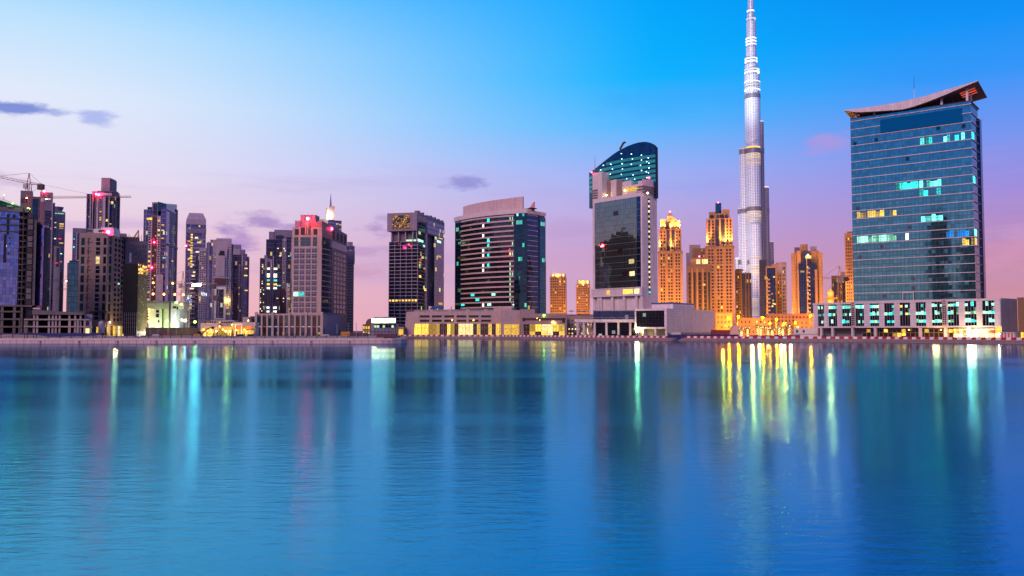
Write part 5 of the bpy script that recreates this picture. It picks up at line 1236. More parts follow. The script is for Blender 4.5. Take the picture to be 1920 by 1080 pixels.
# blue hoarding panels, trailer, container, skips on the quay
def hoarding(pxa, pxb, Y, h, lab, mat='hoarding_blue', base=G, Yb=None):
    x0, x1 = gX(pxa, Y, 4), gX(pxb, Yb or Y, 4); L_ = math.hypot(x1 - x0, (Yb or Y) - Y); th = math.atan2((Yb or Y) - Y, x1 - x0)
    o = empty('hoarding', (x0, Y, base), th, lab, 'fence'); n = max(2, int(L_ / 2.4)); w = L_ / n
    for k in range(n):
        MB().box(k * w + .03, (k + 1) * w - .03, -.04 + random.uniform(-.06, .06), .06, .1, h + random.uniform(-.1, .1)).build('panel', mat, o)
    for k in range(0, n + 1, 2): MB().box(k * w - .06, k * w + .06, .1, .22, 0, h + .25).build('post', 'steel_dark', o)
    return o
hoarding(1252, 1385, 446, 1.9, 'long dark blue hoarding in front of the white cinema block'); hoarding(1405, 1500, 428, 1.6, 'lower dusky blue hoarding before the palms')
def crate(name, lab, cat, px, Y, L_, D_, h, mat, th=0, base=G, ribs=True):
    o = empty(name, (gX(px, Y, 3), Y, base), R(th), lab, cat); MB().box(0, L_, 0, D_, .25, h).build('body', mat, o); MB().box(-.05, L_ + .05, -.05, D_ + .05, h, h + .12).build('roof', mat, o)
    for k in range(int(L_ / 1.2)):
        if ribs: MB().box(k * 1.2 + .3, k * 1.2 + .5, -.07, 0, .4, h - .1).build('rib', mat, o)
    MB().box(.2, L_ - .2, .2, D_ - .2, 0, .25).build('base_frame', 'steel_dark', o); return o
crate('shipping_container', 'rust red shipping container behind the blue hoarding', 'container', 1335, 478, 10, 2.6, 4.2, plain('rust_red', (.30,.05,.03), .7).name)
o = crate('site_cabin', 'white site cabin with small windows left of the podium block', 'cabin', 1488, 452, 12, 3, 5.2, 'paint_white', -20, ribs=False)
for x in (1.3, 4.6): MB().box(x, x + 1.0, -.1, 0, 2.9, 4.2).build('window', 'win_dark', o)
MB().box(0, 12, -.12, 0, 1.9, 2.05).build('trim_line', 'steel_dark', o)
crate('site_cabin', 'cream flat cabin behind the left end of the blue hoarding', 'cabin', 1259, 455, 5, 2.4, 3.0, 'paint_cream', 0, ribs=False)
# ------------------------------------------------------------------ left: the hotel, its podium and neighbours
curtain('hotel_glass', (.04,.07,.11), 1.6, 3.4, .10, (.02,.02,.03), .85, .08, jit=.01)
curtain('apt_glass', (.10,.12,.32), 1.6, 3.4, .16, (.16,.12,.19), .85, .08, lit=.02, cols=[(1,.55,.1), (1,.7,.25), (.5,1,.7)], ls=1.2, jit=.01, grp=1, band=(3.4, .6, (.26,.21,.27)))
curtain('apt_dark', (.045,.05,.12), 1.6, 3.4, .14, (.05,.045,.07), .8, .1, lit=.02, cols=[(1,.6,.12), (.6,1,.7)], ls=1.0, jit=.01, grp=1, band=(3.4, .5, (.10,.085,.12)))
curtain('blue_glass', (.18,.28,.70), 1.5, 1.9, .10, (.06,.06,.16), .9, .05, jit=.02, var=.35)
curtain('violet_glass', (.30,.26,.62), 1.4, 1.9, .10, (.05,.04,.10), .9, .06, jit=.03, var=.4)
emitter('lamp_red_big', (1, .012, .02), 420, 0)
b = Bld('hotel_tower', 'pinkish stone hotel tower with cross-barred windows and a curved dark glass corner', 'tower', 547, 602.5, 600, -4, ps=650, pyr=520)
Wd, Dp = b.W, b.D; zt_ = b.z(427, 0); zb0 = b.z(588, 0)
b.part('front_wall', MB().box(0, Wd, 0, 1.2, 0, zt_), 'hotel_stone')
cu0, cu1 = b.u(551), b.u(593.5); zr0, zr1 = b.z(586.5, 0), b.z(464.5, 0)
xs = [(551, 559.5), (562, 570.5), (573.5, 582), (584.5, 593.5)]
nR = 12; h_ = (zr1 - zr0) / nR
for k in range(nR):
    for i, (a, c_) in enumerate(xs):
        mt = 'win_blue'
        if k == 3 and i < 2: mt = ('lit_mint', 'lit_teal')[i]
        b.win('F', b.u(a), b.u(c_), zr0 + h_ * k + .3, zr0 + h_ * (k + 1) - .75, mt, .02, 'window', 'mauve_light')
    b.part('sill_band', MB().box(cu0 - .2, cu1 + .2, -.22, 0, zr0 + h_ * (k + 1) - .62, zr0 + h_ * (k + 1) - .1), 'mauve_light')
za, zb_ = b.z(461.5, 0), b.z(445, 0)
for a, c_ in ((551, 558.5), (562.5, 581.5), (586, 593.5)): b.win('F', b.u(a), b.u(c_), za, zb_, 'win_teal', .02, 'tall_window', 'hotel_stone_dark')
za, zb_ = b.z(440.5, 0), b.z(429.5, 0)
for a, c_ in ((552, 559), (587, 594)): b.win('F', b.u(a), b.u(c_), za, zb_, 'recess_dark', .02, 'roof_opening')
b.part('crown_gap', MB().box(b.u(563), b.u(582), -.05, .3, za, zt_ + .05), 'recess_dark'); 
for a, c_ in ((571, 573), (574.2, 577.5), (580, 581)): b.part('crown_fin', MB().box(b.u(a), b.u(c_), -.4, 2, za, b.z(417 if a != 574.2 else 416, 0)), 'hotel_stone')
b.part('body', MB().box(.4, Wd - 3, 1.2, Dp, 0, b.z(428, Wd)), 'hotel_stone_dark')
# curved glass corner between front and flank
v0, v1 = 1.0, b.v(621); R_ = 1.0
gc = MB(); n = 10; pts = [(Wd - 3, 1.3)] + [(Wd - 3 + (3.0) * math.sin(math.pi / 2 * k / n) * 1.0, 1.3 + (v1 - 1.3) * (1 - math.cos(math.pi / 2 * k / n))) for k in range(n + 1)] + [(Wd - 3, v1)]
zg = b.z(443, Wd); b.part('corner_glass', MB().prism(pts, 0, zg), 'hotel_glass')
for k in range(nR + 1):
    z = zr0 + h_ * k - .3; pp_ = [(x + .3, y - .3) for x, y in pts]; b.part('corner_band', MB().prism(pp_, z, z + .55), 'mauve_light')
b.part('flank_wall', MB().box(Wd - 1, Wd + .3, v1, Dp, 0, b.z(464, Wd, v1)), 'hotel_stone_dark')  # flank's shade is put into its colour, a darker copy of the front stone
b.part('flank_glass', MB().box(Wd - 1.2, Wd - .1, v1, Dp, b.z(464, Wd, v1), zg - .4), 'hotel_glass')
vv = [b.v(p) for p in (624.5, 647)]
b.grid('R', vv[0], vv[1], 4, zr0, b.z(469, Wd, v1), 13, .62, .68, ('win_blue', 'win_brown'), .02, ('lit_gold',), .32, 'mauve_light')
cr = MB(); zc_ = b.z(417, Wd); cr.prism([(b.u(584), .8), (Wd, .8), (Wd, Dp), (b.u(584), Dp)], zg - .3, [zc_ , zc_ + 1.2, zc_ - 1, zc_ - 1]); b.part('crown_wall', cr, 'hotel_stone_dark')
for k in range(4): v = v1 + (Dp - v1) * (k + .25) / 4; b.win('R', v, v + (Dp - v1) * .12, zg + 1, zc_ - 3, 'recess_dark', .02, 'roof_opening')
b.part('penthouse', MB().box(b.u(562, 6), b.u(590, 6), 6, 16, zt_ - 4, b.z(403, 0, 6)), 'mauve_wall'); b.part('penthouse', MB().box(b.u(552, 5), b.u(562, 5), 5, 12, zt_ - 4, b.z(414, 0, 5)), 'mauve_wall')
b.beacon(b.u(577.5), -2.2, b.z(411, 0), 1.0, 'lamp_red_big'); b.beacon(Wd + .3, b.v(620), b.z(423.5, Wd, 5), .9)
b.finish(110)
b = Bld('hotel_podium', 'low stone podium with tall dark blue and brown bays under the hotel tower', 'building', 480, 605, 540, 0, ps=678, pyr=605)
Wd, Dp = b.W, min(b.D, 60); zt_ = b.z(588, 0)
b.box('wall', 'hotel_stone_dark', .1, Wd - .4, .6, Dp, 0, zt_ - .3)
b.part('side_wall', MB().box(Wd - .4, Wd, .6, Dp, 0, zt_ - .2), 'mauve_wall')
b.box('parapet', 'hotel_stone', 0, Wd + .1, 0, 1, zt_ - 1.1, zt_)
zz0, zz1 = b.z(613.5, 0), b.z(611.5, 0); w = Wd / 12
for k in range(12):
    a = w * k + w * .14; c_ = w * (k + 1) - w * .14 + (0 if k % 3 != 2 else -.5); mt = 'win_brown' if k % 3 == 1 else 'win_teal'
    b.win('F', a, c_, zz1 + .1, zt_ - 1.8, mt, -.55, 'tall_window'); b.win('F', a, c_, .8, zz0, mt if k % 3 == 1 else 'win_blue', -.55, 'window')
    b.part('pier', MB().box(w * k - w * .14, w * k + w * .14, 0, .7, 0, zt_ - 1.1), 'hotel_stone')
    if k % 3 == 0: b.part('pier_cap', MB().box(w * k - .7, w * k + .7, -.5, .9, 0, zt_ + 1.0), 'hotel_stone')
    b.part('transom', MB().box(w * k + w * .14, w * (k + 1) - w * .14, .2, .6, zz0, zz1), 'paint_white' if k % 3 != 1 else 'hotel_stone_dark')
b.part('pier_cap', MB().box(Wd - 1.4, Wd + .2, -.5, .9, 0, zt_ + 1.0), 'hotel_stone')
for px in (573, 597, 519, 530): u = b.u(px); b.win('F', u, u + .9, 1.5, 3, 'lit_gold', -.4)
for v in (3, Dp * .88): b.win('R', v, v + 2.6, 1.4, 5, 'recess_dark', .02, 'doorway')
b.finish()
b = Bld('striped_block', 'narrow striped office tower with a plain grey upper box behind the hotel', 'tower', 648, 663, 680, 10, D=16); Wd = b.W
zs = b.z(493); b.box('shaft', 'hotel_stone_dark', 0, Wd, 0, 16, 0, zs); b.box('upper_box', 'apt_glass', -.5, Wd + .6, -.6, 16, zs, b.z(461)); b.box('roof_box', 'mauve_wall', 1, Wd - 1, 2, 14, b.z(461), b.z(453)); b.box('blank_panel', 'mauve_wall', -.7, Wd + .8, -.9, -.6, zs, b.z(470))
for k in range(26): z = zs * (k + .3) / 26; b.part('floor_band', MB().box(-.2, Wd + .2, -.25, 0, z, z + .8), 'hotel_stone')
b.finish()
b = Bld('spire_tower', 'distant pink-lit tower with a thin needle spire rising behind the hotel', 'tower', 601, 640.5, 960, 18, pyr=420); Wd = b.W; Dp = 22
zt_ = b.z(411.5, Wd * .4); um = b.u(615)
b.box('left_wall', 'pink_panel', 0, um, 0, Dp, 0, zt_); b.box('right_glass', 'apt_glass', um, Wd, .2, Dp, 0, zt_ - .8)
b.box('spire_slab', 'pink_panel', b.u(618), b.u(627.5), 2, 8, zt_, b.z(385)); b.box('spire_slab', 'white_panel', b.u(612.5), b.u(618), 3, 8, zt_, b.z(388)); b.part('spire', MB().cyl(b.u(620.3), 4, b.z(388), b.z(361), 1.3, .15, 8), 'mauve_wall')
light('floodlight_beam', 'POINT', (b.u(617), -2, zt_ + 5), 6000, (1, .8, .55), None, 1, parent=b.root)
fl_ = MB().box(b.u(612.8), b.u(614.2), 2.6, 2.95, b.z(402), b.z(391)); b.part('lit_panel', fl_, 'lit_warm')
for px, py in ((630, 420), (636, 421), (636.5, 430)): u = b.u(px); z = b.z(py); b.win('F', u, u + 2.5, z, z + 1.4, 'lit_yellow', 0)
b.finish()
b = Bld('apartment_tower', 'stepped dark blue apartment tower with rows of white lit windows', 'tower', 486.5, 549, 690, 14.5, D=30); Wd = b.W
X = b.u
def vol(b, a, c_, y, v, mt, nm, D_=26): return b.box(nm, mt, b.u(a), b.u(c_), v, D_, 0, b.z(y))
vol(b, 487, 497, 484, 0, 'apt_dark', 'left_wing'); vol(b, 495, 501, 478, .8, 'mauve_wall', 'left_slab'); vol(b, 498, 514, 448, 1.5, 'apt_dark', 'left_bay'); vol(b, 513, 549, 429, 3, 'mauve_wall', 'roof_block', 24)
vol(b, 503, 513, 433, 2.6, 'mauve_wall', 'roof_slab', 20); vol(b, 516, 530, 440, 1.2, 'apt_dark', 'centre_bay'); vol(b, 536, 545, 443, 1.0, 'apt_dark', 'right_bay'); vol(b, 529, 536, 446, .6, 'mauve_light', 'right_pier'); vol(b, 545, 549, 446, .8, 'mauve_light', 'right_edge')
vol(b, 496.5, 500, 484, -.3, 'mauve_light', 'pier'); vol(b, 506.5, 509.5, 486, -.4, 'mauve_light', 'pier'); vol(b, 511, 513, 480, -.2, 'mauve_light', 'pier'); vol(b, 500, 506.5, 484, -.1, 'mauve_wall', 'window_bay'); vol(b, 525, 534, 541, .2, 'recess_red', 'lower_bay'); vol(b, 534, 541, 545, .1, 'recess_red', 'lower_bay'); vol(b, 537, 545, 530, -.3, 'white_panel', 'low_annex')
for k in range(34):
    z = 6 + k * (b.z(486) - 8) / 34
    mt = 'lit_white' if k in (30, 27, 26, 22, 24, 20, 10, 8) else 'win_dark'
    if k == 24: mt = 'lit_cyan'
    if k == 22: mt = 'lit_gold'
    for a, c_ in ((500.8, 505.8), (513.3, 516), (516.6, 519.4)):
        if mt == 'win_dark' and a > 513: continue
        b.win('F', X(a), X(c_), z, z + 1.5, mt, .55 if a < 506 else .3)
for j, py in enumerate((466, 473, 480, 487, 512, 530, 536, 549, 560, 566)):
    for a, c_ in ((519, 522), (523, 526), (531, 533), (540, 543)):
        if random.random() < .45: b.win('F', X(a), X(c_), b.z(py), b.z(py - 1.8), random.choice(('lit_white', 'lit_mint', 'lit_warm')), .35)
b.grid('F', X(529.5), X(535.5), 2, b.z(575), b.z(450), 30, .55, .6, 'win_dark', .03, ('lit_warm',), -.55); b.grid('F', X(487.6), X(496), 3, b.z(585), b.z(490), 24, .6, .5, 'win_dark', .28, ('lit_white', 'lit_gold', 'lit_warm'), .05); b.grid('F', X(540), X(548), 3, b.z(585), b.z(520), 16, .5, .55, 'win_dark', .06, ('lit_gold',), .35)
b.win('F', X(541), X(545), b.z(562), b.z(557), 'lit_gold', .4); b.finish(110)

# ------------------------------------------------------------------ twin-crowned apartment cluster
b = Bld('apartment_tower', 'pale mauve many-windowed apartment tower with a framed dark portal low on its front', 'tower', 372, 436.5, 610, 18, D=30); Wd = b.W; X = b.u
for a, c_, y, v, mt, nm in ((372.5, 386, 464.5, 1.0, 'mauve_light', 'left_shaft'), (386, 399, 454, 2.2, 'apt_glass', 'glass_bay'), (398, 433, 449, 1.4, 'mauve_light', 'centre_shaft'), (404, 425, 465, .2, 'mauve_light', 'bow_bay'), (393, 420, 447.5, 4, 'mauve_wall', 'roof_block'), (404, 433, 444, 6, 'mauve_light', 'roof_slab'), (432, 436.5, 455, 3, 'mauve_wall', 'right_shaft'), (366, 373, 480, 3, 'apt_dark', 'dark_strip'), (388, 392, 453, 1.2, 'mauve_wall', 'roof_frame')):
    vol(b, a, c_, y, v, mt, nm)
b.grid('F', X(373.2), X(385.5), 3, b.z(603), b.z(470), 31, .5, .52, ('win_dark', 'win_brown'), .06, ('lit_gold', 'lit_yellow'), -.95)
b.grid('F', X(399), X(403.6), 2, b.z(603), b.z(470), 31, .5, .5, 'win_dark', .05, ('lit_gold',), -1.35); b.grid('F', X(425.5), X(432.6), 2, b.z(603), b.z(460), 33, .4, .5, ('win_brown', 'win_dark'), .04, ('lit_gold',), -1.35)
for k in range(11): z = b.z(518) + k * (b.z(478) - b.z(518)) / 11; b.part('balcony', MB().box(X(407), X(421), -.9, .2, z, z + 1.3), 'mauve_light'); b.win('F', X(409), X(420.5), z + 1.3, z + 3.0, 'recess_dark' if k != 6 else 'lit_red', -.15)
b.win('F', X(411), X(420), b.z(474), b.z(469), 'recess_dark', -.15); b.win('F', X(411.5), X(414), b.z(489.5), b.z(488), 'lit_yellow', .2)
fr = MB(); fa, fc = X(402.5), X(424); zt2 = b.z(538); fr.box(fa, fa + 1.4, -1.2, .2, b.z(599), zt2); fr.box(fc - 1.4, fc, -1.2, .2, b.z(599), zt2); fr.box(fa + 1.4, fc - 1.4, -1.2, .2, zt2 - 1.4, zt2); fr.box(fa + 1.4, fc - 1.4, -1.2, .2, b.z(599), b.z(599) + 1); b.part('portal_frame', fr, 'paint_white')
b.part('portal_glass', MB().box(X(405), X(422), -.4, .2, b.z(598), b.z(540)), 'apt_dark'); b.part('portal_pier', MB().box(X(409), X(411), -.8, -.4, b.z(598), b.z(541)), 'mauve_wall')
b.part('portal_head', MB().box(fa, fc, -.8, .2, b.z(533), b.z(521)), 'recess_red'); b.part('portal_head', MB().box(fa - 1.5, fc + 2, -.9, .2, b.z(521), b.z(519)), 'mauve_light')
u = X(427.5); lp = MB().sphere(0, 0, 0, 1.25, None, 10, 6); lp.cyl(0, .2, -3.5, -1, .12, .12, 6, 1); b.part('flood_lamp', lp, (emitter('lamp_amber', (1, .62, .06), 30, 0).name, 'steel_dark')).location = (u, -1.6, b.z(563))
b.box('base_block', 'hotel_stone', X(374), X(436), -1.6, 1, 0, b.z(600)); b.finish(110)
b = Bld('apartment_tower', 'dark narrow twin apartment tower stepping down right of the mauve one', 'tower', 430, 467, 660, 17, D=26); Wd = b.W; X = b.u
for a, c_, y, v, mt, nm in ((435, 451, 457, 5, 'mauve_wall', 'roof_box'), (436, 452, 477, .6, 'apt_dark', 'left_bay'), (434, 450, 466, 2, 'mauve_light', 'left_shaft'), (449, 459, 467, 1.4, 'mauve_wall', 'centre_shaft'), (455, 463, 475, 1.0, 'apt_glass', 'centre_bay'), (460, 467, 480, 1.6, 'mauve_wall', 'right_shaft'), (463, 466.6, 484, 1.2, 'apt_dark', 'right_bay'), (447.5, 450, 495, .3, 'mauve_light', 'pier'), (452.5, 455, 478, .4, 'mauve_light', 'pier'), (441, 447, 543, .2, 'recess_red', 'lower_bay'), (435.5, 441, 525, .3, 'apt_dark', 'lower_glass')):
    vol(b, a, c_, y, v, mt, nm)
b.grid('F', X(447.4), X(454.6), 3, b.z(600), b.z(498), 26, .42, .5, 'win_dark', .03, ('lit_gold',), -.2); b.grid('F', X(460.4), X(463), 1, b.z(600), b.z(488), 28, .6, .5, 'win_dark', .05, ('lit_gold',), -1.55)
for px, py in ((458, 503.5), (457.5, 517), (459, 545)): u = X(px); b.win('F', u, u + 2.5, b.z(py), b.z(py - 2), 'lit_gold', -.9)
b.finish(90)
b = Bld('round_top_tower', 'slim navy tower with a chamfered pale crown and a pink-lit left flank', 'tower', 348, 385, 670, 22, pleft=339.5, pyr=500); Wd = b.W; Dp = min(b.D, 22); X = b.u
zc = b.z(413, 0); 
b.box('left_flank', 'pink_panel', 0, 1.0, .3, Dp, 0, zc - 2); b.box('front_glass', 'apt_glass', .0, Wd, 0, .6, 0, zc - 3); b.box('body', 'mauve_dark', 1, Wd - .1, .6, Dp, 0, zc - 2)  # pink evening light on the left flank is put into its panel colour
cr = MB(); c4 = [(0, 0), (Wd, 0), (Wd, Dp), (0, Dp)]; i4 = [(Wd * .14, Dp * .14), (Wd * .84, Dp * .14), (Wd * .84, Dp * .86), (Wd * .14, Dp * .86)]; zk, zt_ = zc - 3, b.z(398.5, Wd / 2)
cr.prism(c4, zk, zc + 1)
for i in range(4):
    j = (i + 1) % 4; cr.poly([(*c4[i], zc + 1), (*c4[j], zc + 1), (*i4[j], zt_), (*i4[i], zt_)], [(0, 0), (10, 0), (9, 6), (1, 6)])
cr.poly([(*p, zt_) for p in i4], [(0, 0)] * 4); b.part('crown', cr, 'mauve_light')
for py0, py1, mt in ((436, 428, 'mauve_wall'), (512, 506, 'mauve_wall')): b.part('plant_band', MB().box(-.2, Wd + .2, -.3, .2, b.z(py0), b.z(py1)), mt)
for k in range(2): b.part('edge_pier', MB().box(Wd * (.2 + .64 * k), Wd * (.23 + .64 * k), -.35, 0, 0, zc - 3), 'mauve_light')
for k in range(16): z = b.z(575) + k * (b.z(440) - b.z(575)) / 16; b.part('floor_band', MB().box(Wd * .25, Wd * .98, -.3, 0, z, z + .9), 'mauve_light')
for py in list(range(441, 505, 5)): b.win('F', Wd * .24, Wd * .33, b.z(py), b.z(py - 2.6), 'lit_yellow', .4)
for _ in range(34): u = Wd * random.uniform(.04, .9); z = random.uniform(b.z(590), b.z(440)); b.win('F', u, u + random.uniform(1, 3), z, z + 1.1, random.choice(('lit_gold', 'lit_yellow', 'lit_warm', 'lit_warm')), .42)
b.win('F', Wd * .62, Wd * .7, b.z(424), b.z(422), 'lit_yellow', .1); b.beacon(0, -.6, b.z(461), .6); b.finish(110)
b = Bld('apartment_tower', 'tall two-toned apartment tower with a peaked glass top and gold lit window columns', 'tower', 265.5, 309, 690, 8, ps=331); Wd = b.W; Dp = min(b.D, 40); X = b.u; b.D = Dp
for a, c_, y, v, mt, nm in ((266, 281, 392, 1.4, 'apt_glass', 'left_wing'), (272, 282, 387, 2.5, 'apt_dark', 'left_top'), (281, 292, 378, 2.0, 'mauve_wall', 'centre_tower'), (283.5, 290, 381, 1.6, 'apt_dark', 'centre_glass'), (299, 309, 388, .8, 'apt_glass', 'right_bay'), (280, 300, 404, .4, 'mauve_wall', 'window_bay'), (283.5, 292.5, 405, .3, 'recess_red', 'red_recess'), (276, 283, 408, .2, 'mauve_light', 'left_pier'), (292.5, 299, 404, .2, 'mauve_light', 'right_pier'), (270.4, 271.4, 392, .9, 'mauve_light', 'fin'), (294, 306, 514, -.4, 'mauve_light', 'low_bay')):
    vol(b, a, c_, y, v, mt, nm, Dp - 2)
pk = MB().prism([(X(292), 1.5), (Wd * .98, 1.5), (Wd * .98, Dp - 2), (X(292), Dp - 2)], b.z(395), [b.z(377), b.z(381), b.z(384, Wd, Dp), b.z(384, Wd, Dp)]); b.part('peaked_top', pk, 'teal_dark')
vA = b.v(327.5); b.part('right_wall', MB().box(Wd - .5, Wd, 1, vA, 0, b.z(391, Wd)), 'mauve_light'); b.part('right_edge', MB().box(Wd - .5, Wd + .1, vA, Dp, 0, b.z(394, Wd, Dp)), 'recess_red'); b.part('right_glass', MB().box(Wd - .3, Wd + .2, .6, b.v(315), 0, b.z(395, Wd)), 'apt_glass')
b.part('cornice', MB().box(X(299), Wd + .6, -.2, Dp, b.z(459), b.z(455)), 'mauve_dark')
b.grid('F', X(276.6), X(281), 1, b.z(600), b.z(411), 42, .8, .5, 'win_dark', .16, ('lit_gold', 'lit_yellow'), -.15); b.grid('F', X(293.6), X(298), 1, b.z(600), b.z(411), 42, .8, .5, 'win_dark', .2, ('lit_gold', 'lit_yellow'), -.15)
b.grid('F', X(284), X(292), 2, b.z(600), b.z(407), 36, .5, .4, 'recess_dark', .2, ('lit_gold', 'lit_gold', 'lit_red'), -.25); b.grid('R', b.v(320.5), b.v(324.5), 1, b.z(590, Wd), b.z(415, Wd), 36, .6, .5, 'win_dark', .03, ('lit_gold',), .02)
for px, py in ((273, 410), (278, 410)): u = X(px); b.win('F', u, u + 1.9, b.z(py + 2), b.z(py - 2), 'lit_yellow', -.1)
for px in (303,): 
    for py in (422, 432, 447): b.win('F', X(px - 2.5), X(px + 2.5), b.z(py), b.z(py - 2), random.choice(('lit_warm', 'lit_gold')), -.7)
b.win('F', X(304), X(306), b.z(484), b.z(481.5), 'lit_mint', -.7); b.win('F', X(307.5), X(309), b.z(484), b.z(482), 'lit_mint', -.7)
for px, py in ((288, 454), (284.5, 501.5)): b.beacon(X(px), -.3, b.z(py), .6)
b.finish(130)

# ------------------------------------------------------------------ tan hotel block, netted building and the towers behind
b = Bld('tan_block', 'tan stone block with tall paired windows and a curved white rooftop storey', 'building', 147, 200, 520, 3, ps=236, pyr=520); Wd = b.W; Dp = b.D; X = b.u
zt_ = b.z(437, Wd / 2)
b.part('front_wall', MB().box(0, Wd, 0, .8, 0, zt_), 'tan_wall'); b.part('side_wall', MB().box(Wd - .8, Wd, .8, Dp, 0, b.z(440, Wd)), 'tan_wall'); b.part('body', MB().box(.5, Wd - .8, .8, Dp, 0, zt_ - 1), 'mauve_dark')
for k in range(9):
    y1 = 446 + 17.5 * k
    b.win('F', X(151), X(157), b.z(y1 + 13.5), b.z(y1), 'win_teal', .02, 'tall_window'); b.win('F', X(193), X(198), b.z(y1 + 13), b.z(y1), 'win_dark', .02, 'tall_window')
    b.win('F', X(179), X(186), b.z(y1 + 6), b.z(y1), 'lit_warm' if k == 2 else 'win_dark', .02); b.win('F', X(179), X(186), b.z(y1 + 13.5), b.z(y1 + 7.2), 'lit_shop' if k == 2 else 'win_dark', .02)
    b.part('balcony_slab', MB().box(X(176.5), X(187), -.5, 0, b.z(y1 + 7.2), b.z(y1 + 6.4)), 'mauve_light')
    br = MB(); u = X(164); br.box(u - .2, u + .2, -.3, 0, b.z(y1 + 14), b.z(y1)); br.box(u - .9, X(171), -.3, 0, b.z(y1 + 8.5), b.z(y1 + 7.6)); br.box(u + .2, X(168), -.3, 0, b.z(y1 + 1), b.z(y1 + .1)); b.part('wall_bracket', br, 'recess_red')
v_ = lambda p: b.v(p)
for a, c_, n, m_, fw in ((203.5, 208, 1, 9, .8), (212, 219.5, 1, 17, .5), (219, 226, 1, 17, .5), (226, 230, 1, 16, .55), (230.5, 235, 1, 16, .5)):
    b.grid('R', v_(a), v_(c_), n, b.z(604, Wd, 5), b.z(443, Wd, 5), m_, fw, .6 if m_ > 10 else .8, 'win_dark', .02, ('lit_green', 'lit_warm'), .02)
b.win('R', v_(221), v_(224), b.z(532, Wd, 8), b.z(529, Wd, 8), 'lit_mint', .1); b.win('R', v_(206), v_(209), b.z(606, Wd, 4), b.z(602, Wd, 4), 'lit_white', .1)
cw_ = MB(); p_ = [(X(168) + (X(206) - X(168)) * k / 12, 4 - 2.5 * math.sin(math.pi * k / 12)) for k in range(13)]; cw_.prism(p_ + [(X(206), 14), (X(168), 14)], zt_ - 1, b.z(428, Wd / 2)); b.part('rooftop_storey', cw_, 'white_panel')
b.part('rooftop_block', MB().box(X(156), X(172), 4, 12, zt_ - 1, b.z(427)), 'mauve_wall'); b.part('rooftop_block', MB().box(X(176), X(200), 8, 16, zt_, b.z(423)), 'white_panel')
for px in (160, 166, 184, 191): b.win('F', X(px) - 1, X(px) + 1, b.z(434), b.z(430.5), 'win_dark', -1.3)
b.part('rooftop_block', MB().box(Wd - 6, Wd - 1, 14, Dp * .7, zt_ - 1, b.z(432, Wd, 12)), 'mauve_dark')
for k in range(14): a = v_(208) + (v_(234) - v_(208)) * k / 14; b.part('parapet_block', MB().box(Wd - 1.2, Wd - .2, a, a + .8, b.z(440, Wd), b.z(440, Wd) + random.uniform(.6, 2)), 'mauve_dark')
b.beacon(X(199), 1.2, b.z(434.5), 1.0)
pf = MB(); pf.box(X(171), X(172.5), -1.4, -.4, 0, b.z(583.5)); pf.box(X(203), X(204.5), -1.4, -.4, 0, b.z(583.5)); pf.box(X(172.5), X(203), -1.4, -.4, b.z(585.5), b.z(583.5)); b.part('portal_frame', pf, 'recess_red')
b.grid('F', X(178), X(202), 5, 1, b.z(613), 1, .8, 1, ('lit_shop', 'lit_gold', 'win_warm'), 0, ('lit_gold',), .06, 'steel_tan', None, None, 'shopfront'); b.grid('R', v_(204), v_(236), 7, .6, b.z(611, Wd, 6), 1, .8, 1, ('lit_shop', 'lit_gold', 'win_warm', 'lit_warm'), 0, ('lit_gold',), .1, 'steel_tan', None, None, 'shopfront'); b.finish(120)
light('shop_glow', 'POINT', (*b.wp(Wd + 5, 3), G + 5), 5500, (1, .66, .25), size=1.2)
dk = empty('water_tank', (gX(190, 470, 5), 470, G), 0, 'pale domed water tank on a stand in front of the tan block', 'tank'); MB().cyl(0, 0, 3, 7.6, 1.6, 1.6, 14).sphere(0, 0, 7.6, 1.6, 1.7, 14, 5, half=True).build('tank', 'mauve_light', dk)
st_ = MB()
for x, y in ((-1.2, -1.2), (1.2, -1.2), (1.2, 1.2), (-1.2, 1.2)): st_.bar((x, y, 0), (x, y, 3), .25)
st_.box(-1.6, 1.6, -1.6, 1.6, 2.8, 3.0); st_.build('stand', 'steel_grey', dk)
b = Bld('teal_block', 'narrow teal glass block left of the tan block', 'building', 128, 148, 560, 26, D=14); b.box('glass_shaft', 'teal_glass', 0, b.W, 0, 14, 0, b.z(491)); b.box('dark_head', 'apt_dark', .4, b.W, .3, 14, b.z(491), b.z(488)); b.box('edge_pier', 'mauve_wall', -.8, 0, -.3, 13, 0, b.z(493)); b.finish()
b = Bld('apartment_block', 'grey apartment block with a light vertical strip rising behind the teal block', 'building', 134, 160, 600, 26, D=20); X = b.u; zt_ = b.z(427)
b.box('wall', 'mauve_wall', 0, b.W, .5, 20, 0, zt_); b.box('glass_bay', 'apt_glass', X(135), X(140), 0, .5, 0, zt_ - 3.5); b.box('light_strip', 'mauve_light', X(140.5), X(143), -.3, .5, 0, zt_ - 3); b.grid('F', X(143.5), X(147), 1, b.z(492), b.z(437), 10, .8, .5, 'win_dark', .25, ('lit_gold', 'lit_cyan'), -.45)
for py in (448, 463): b.win('F', X(135.5), X(138.5), b.z(py + 1), b.z(py - 1), 'lit_teal', .02)
b.finish()
b = Bld('apartment_tower', 'slender tower of dark glass and pale fins with a plain penthouse box', 'tower', 162, 211, 700, 4, ps=223.5, pyr=400); Wd = b.W; Dp = min(b.D, 26); b.D = Dp; X = b.u
for a, c_, y, v, mt, nm in ((163, 172, 363, 1.2, 'apt_glass', 'left_wing'), (171.5, 181, 358, .8, 'mauve_dark', 'left_bay'), (180, 211, 357, 1.6, 'apt_dark', 'centre_shaft'), (184.5, 191, 368, .2, 'mauve_wall', 'centre_bay')):
    vol(b, a, c_, y, v, mt, nm, Dp)
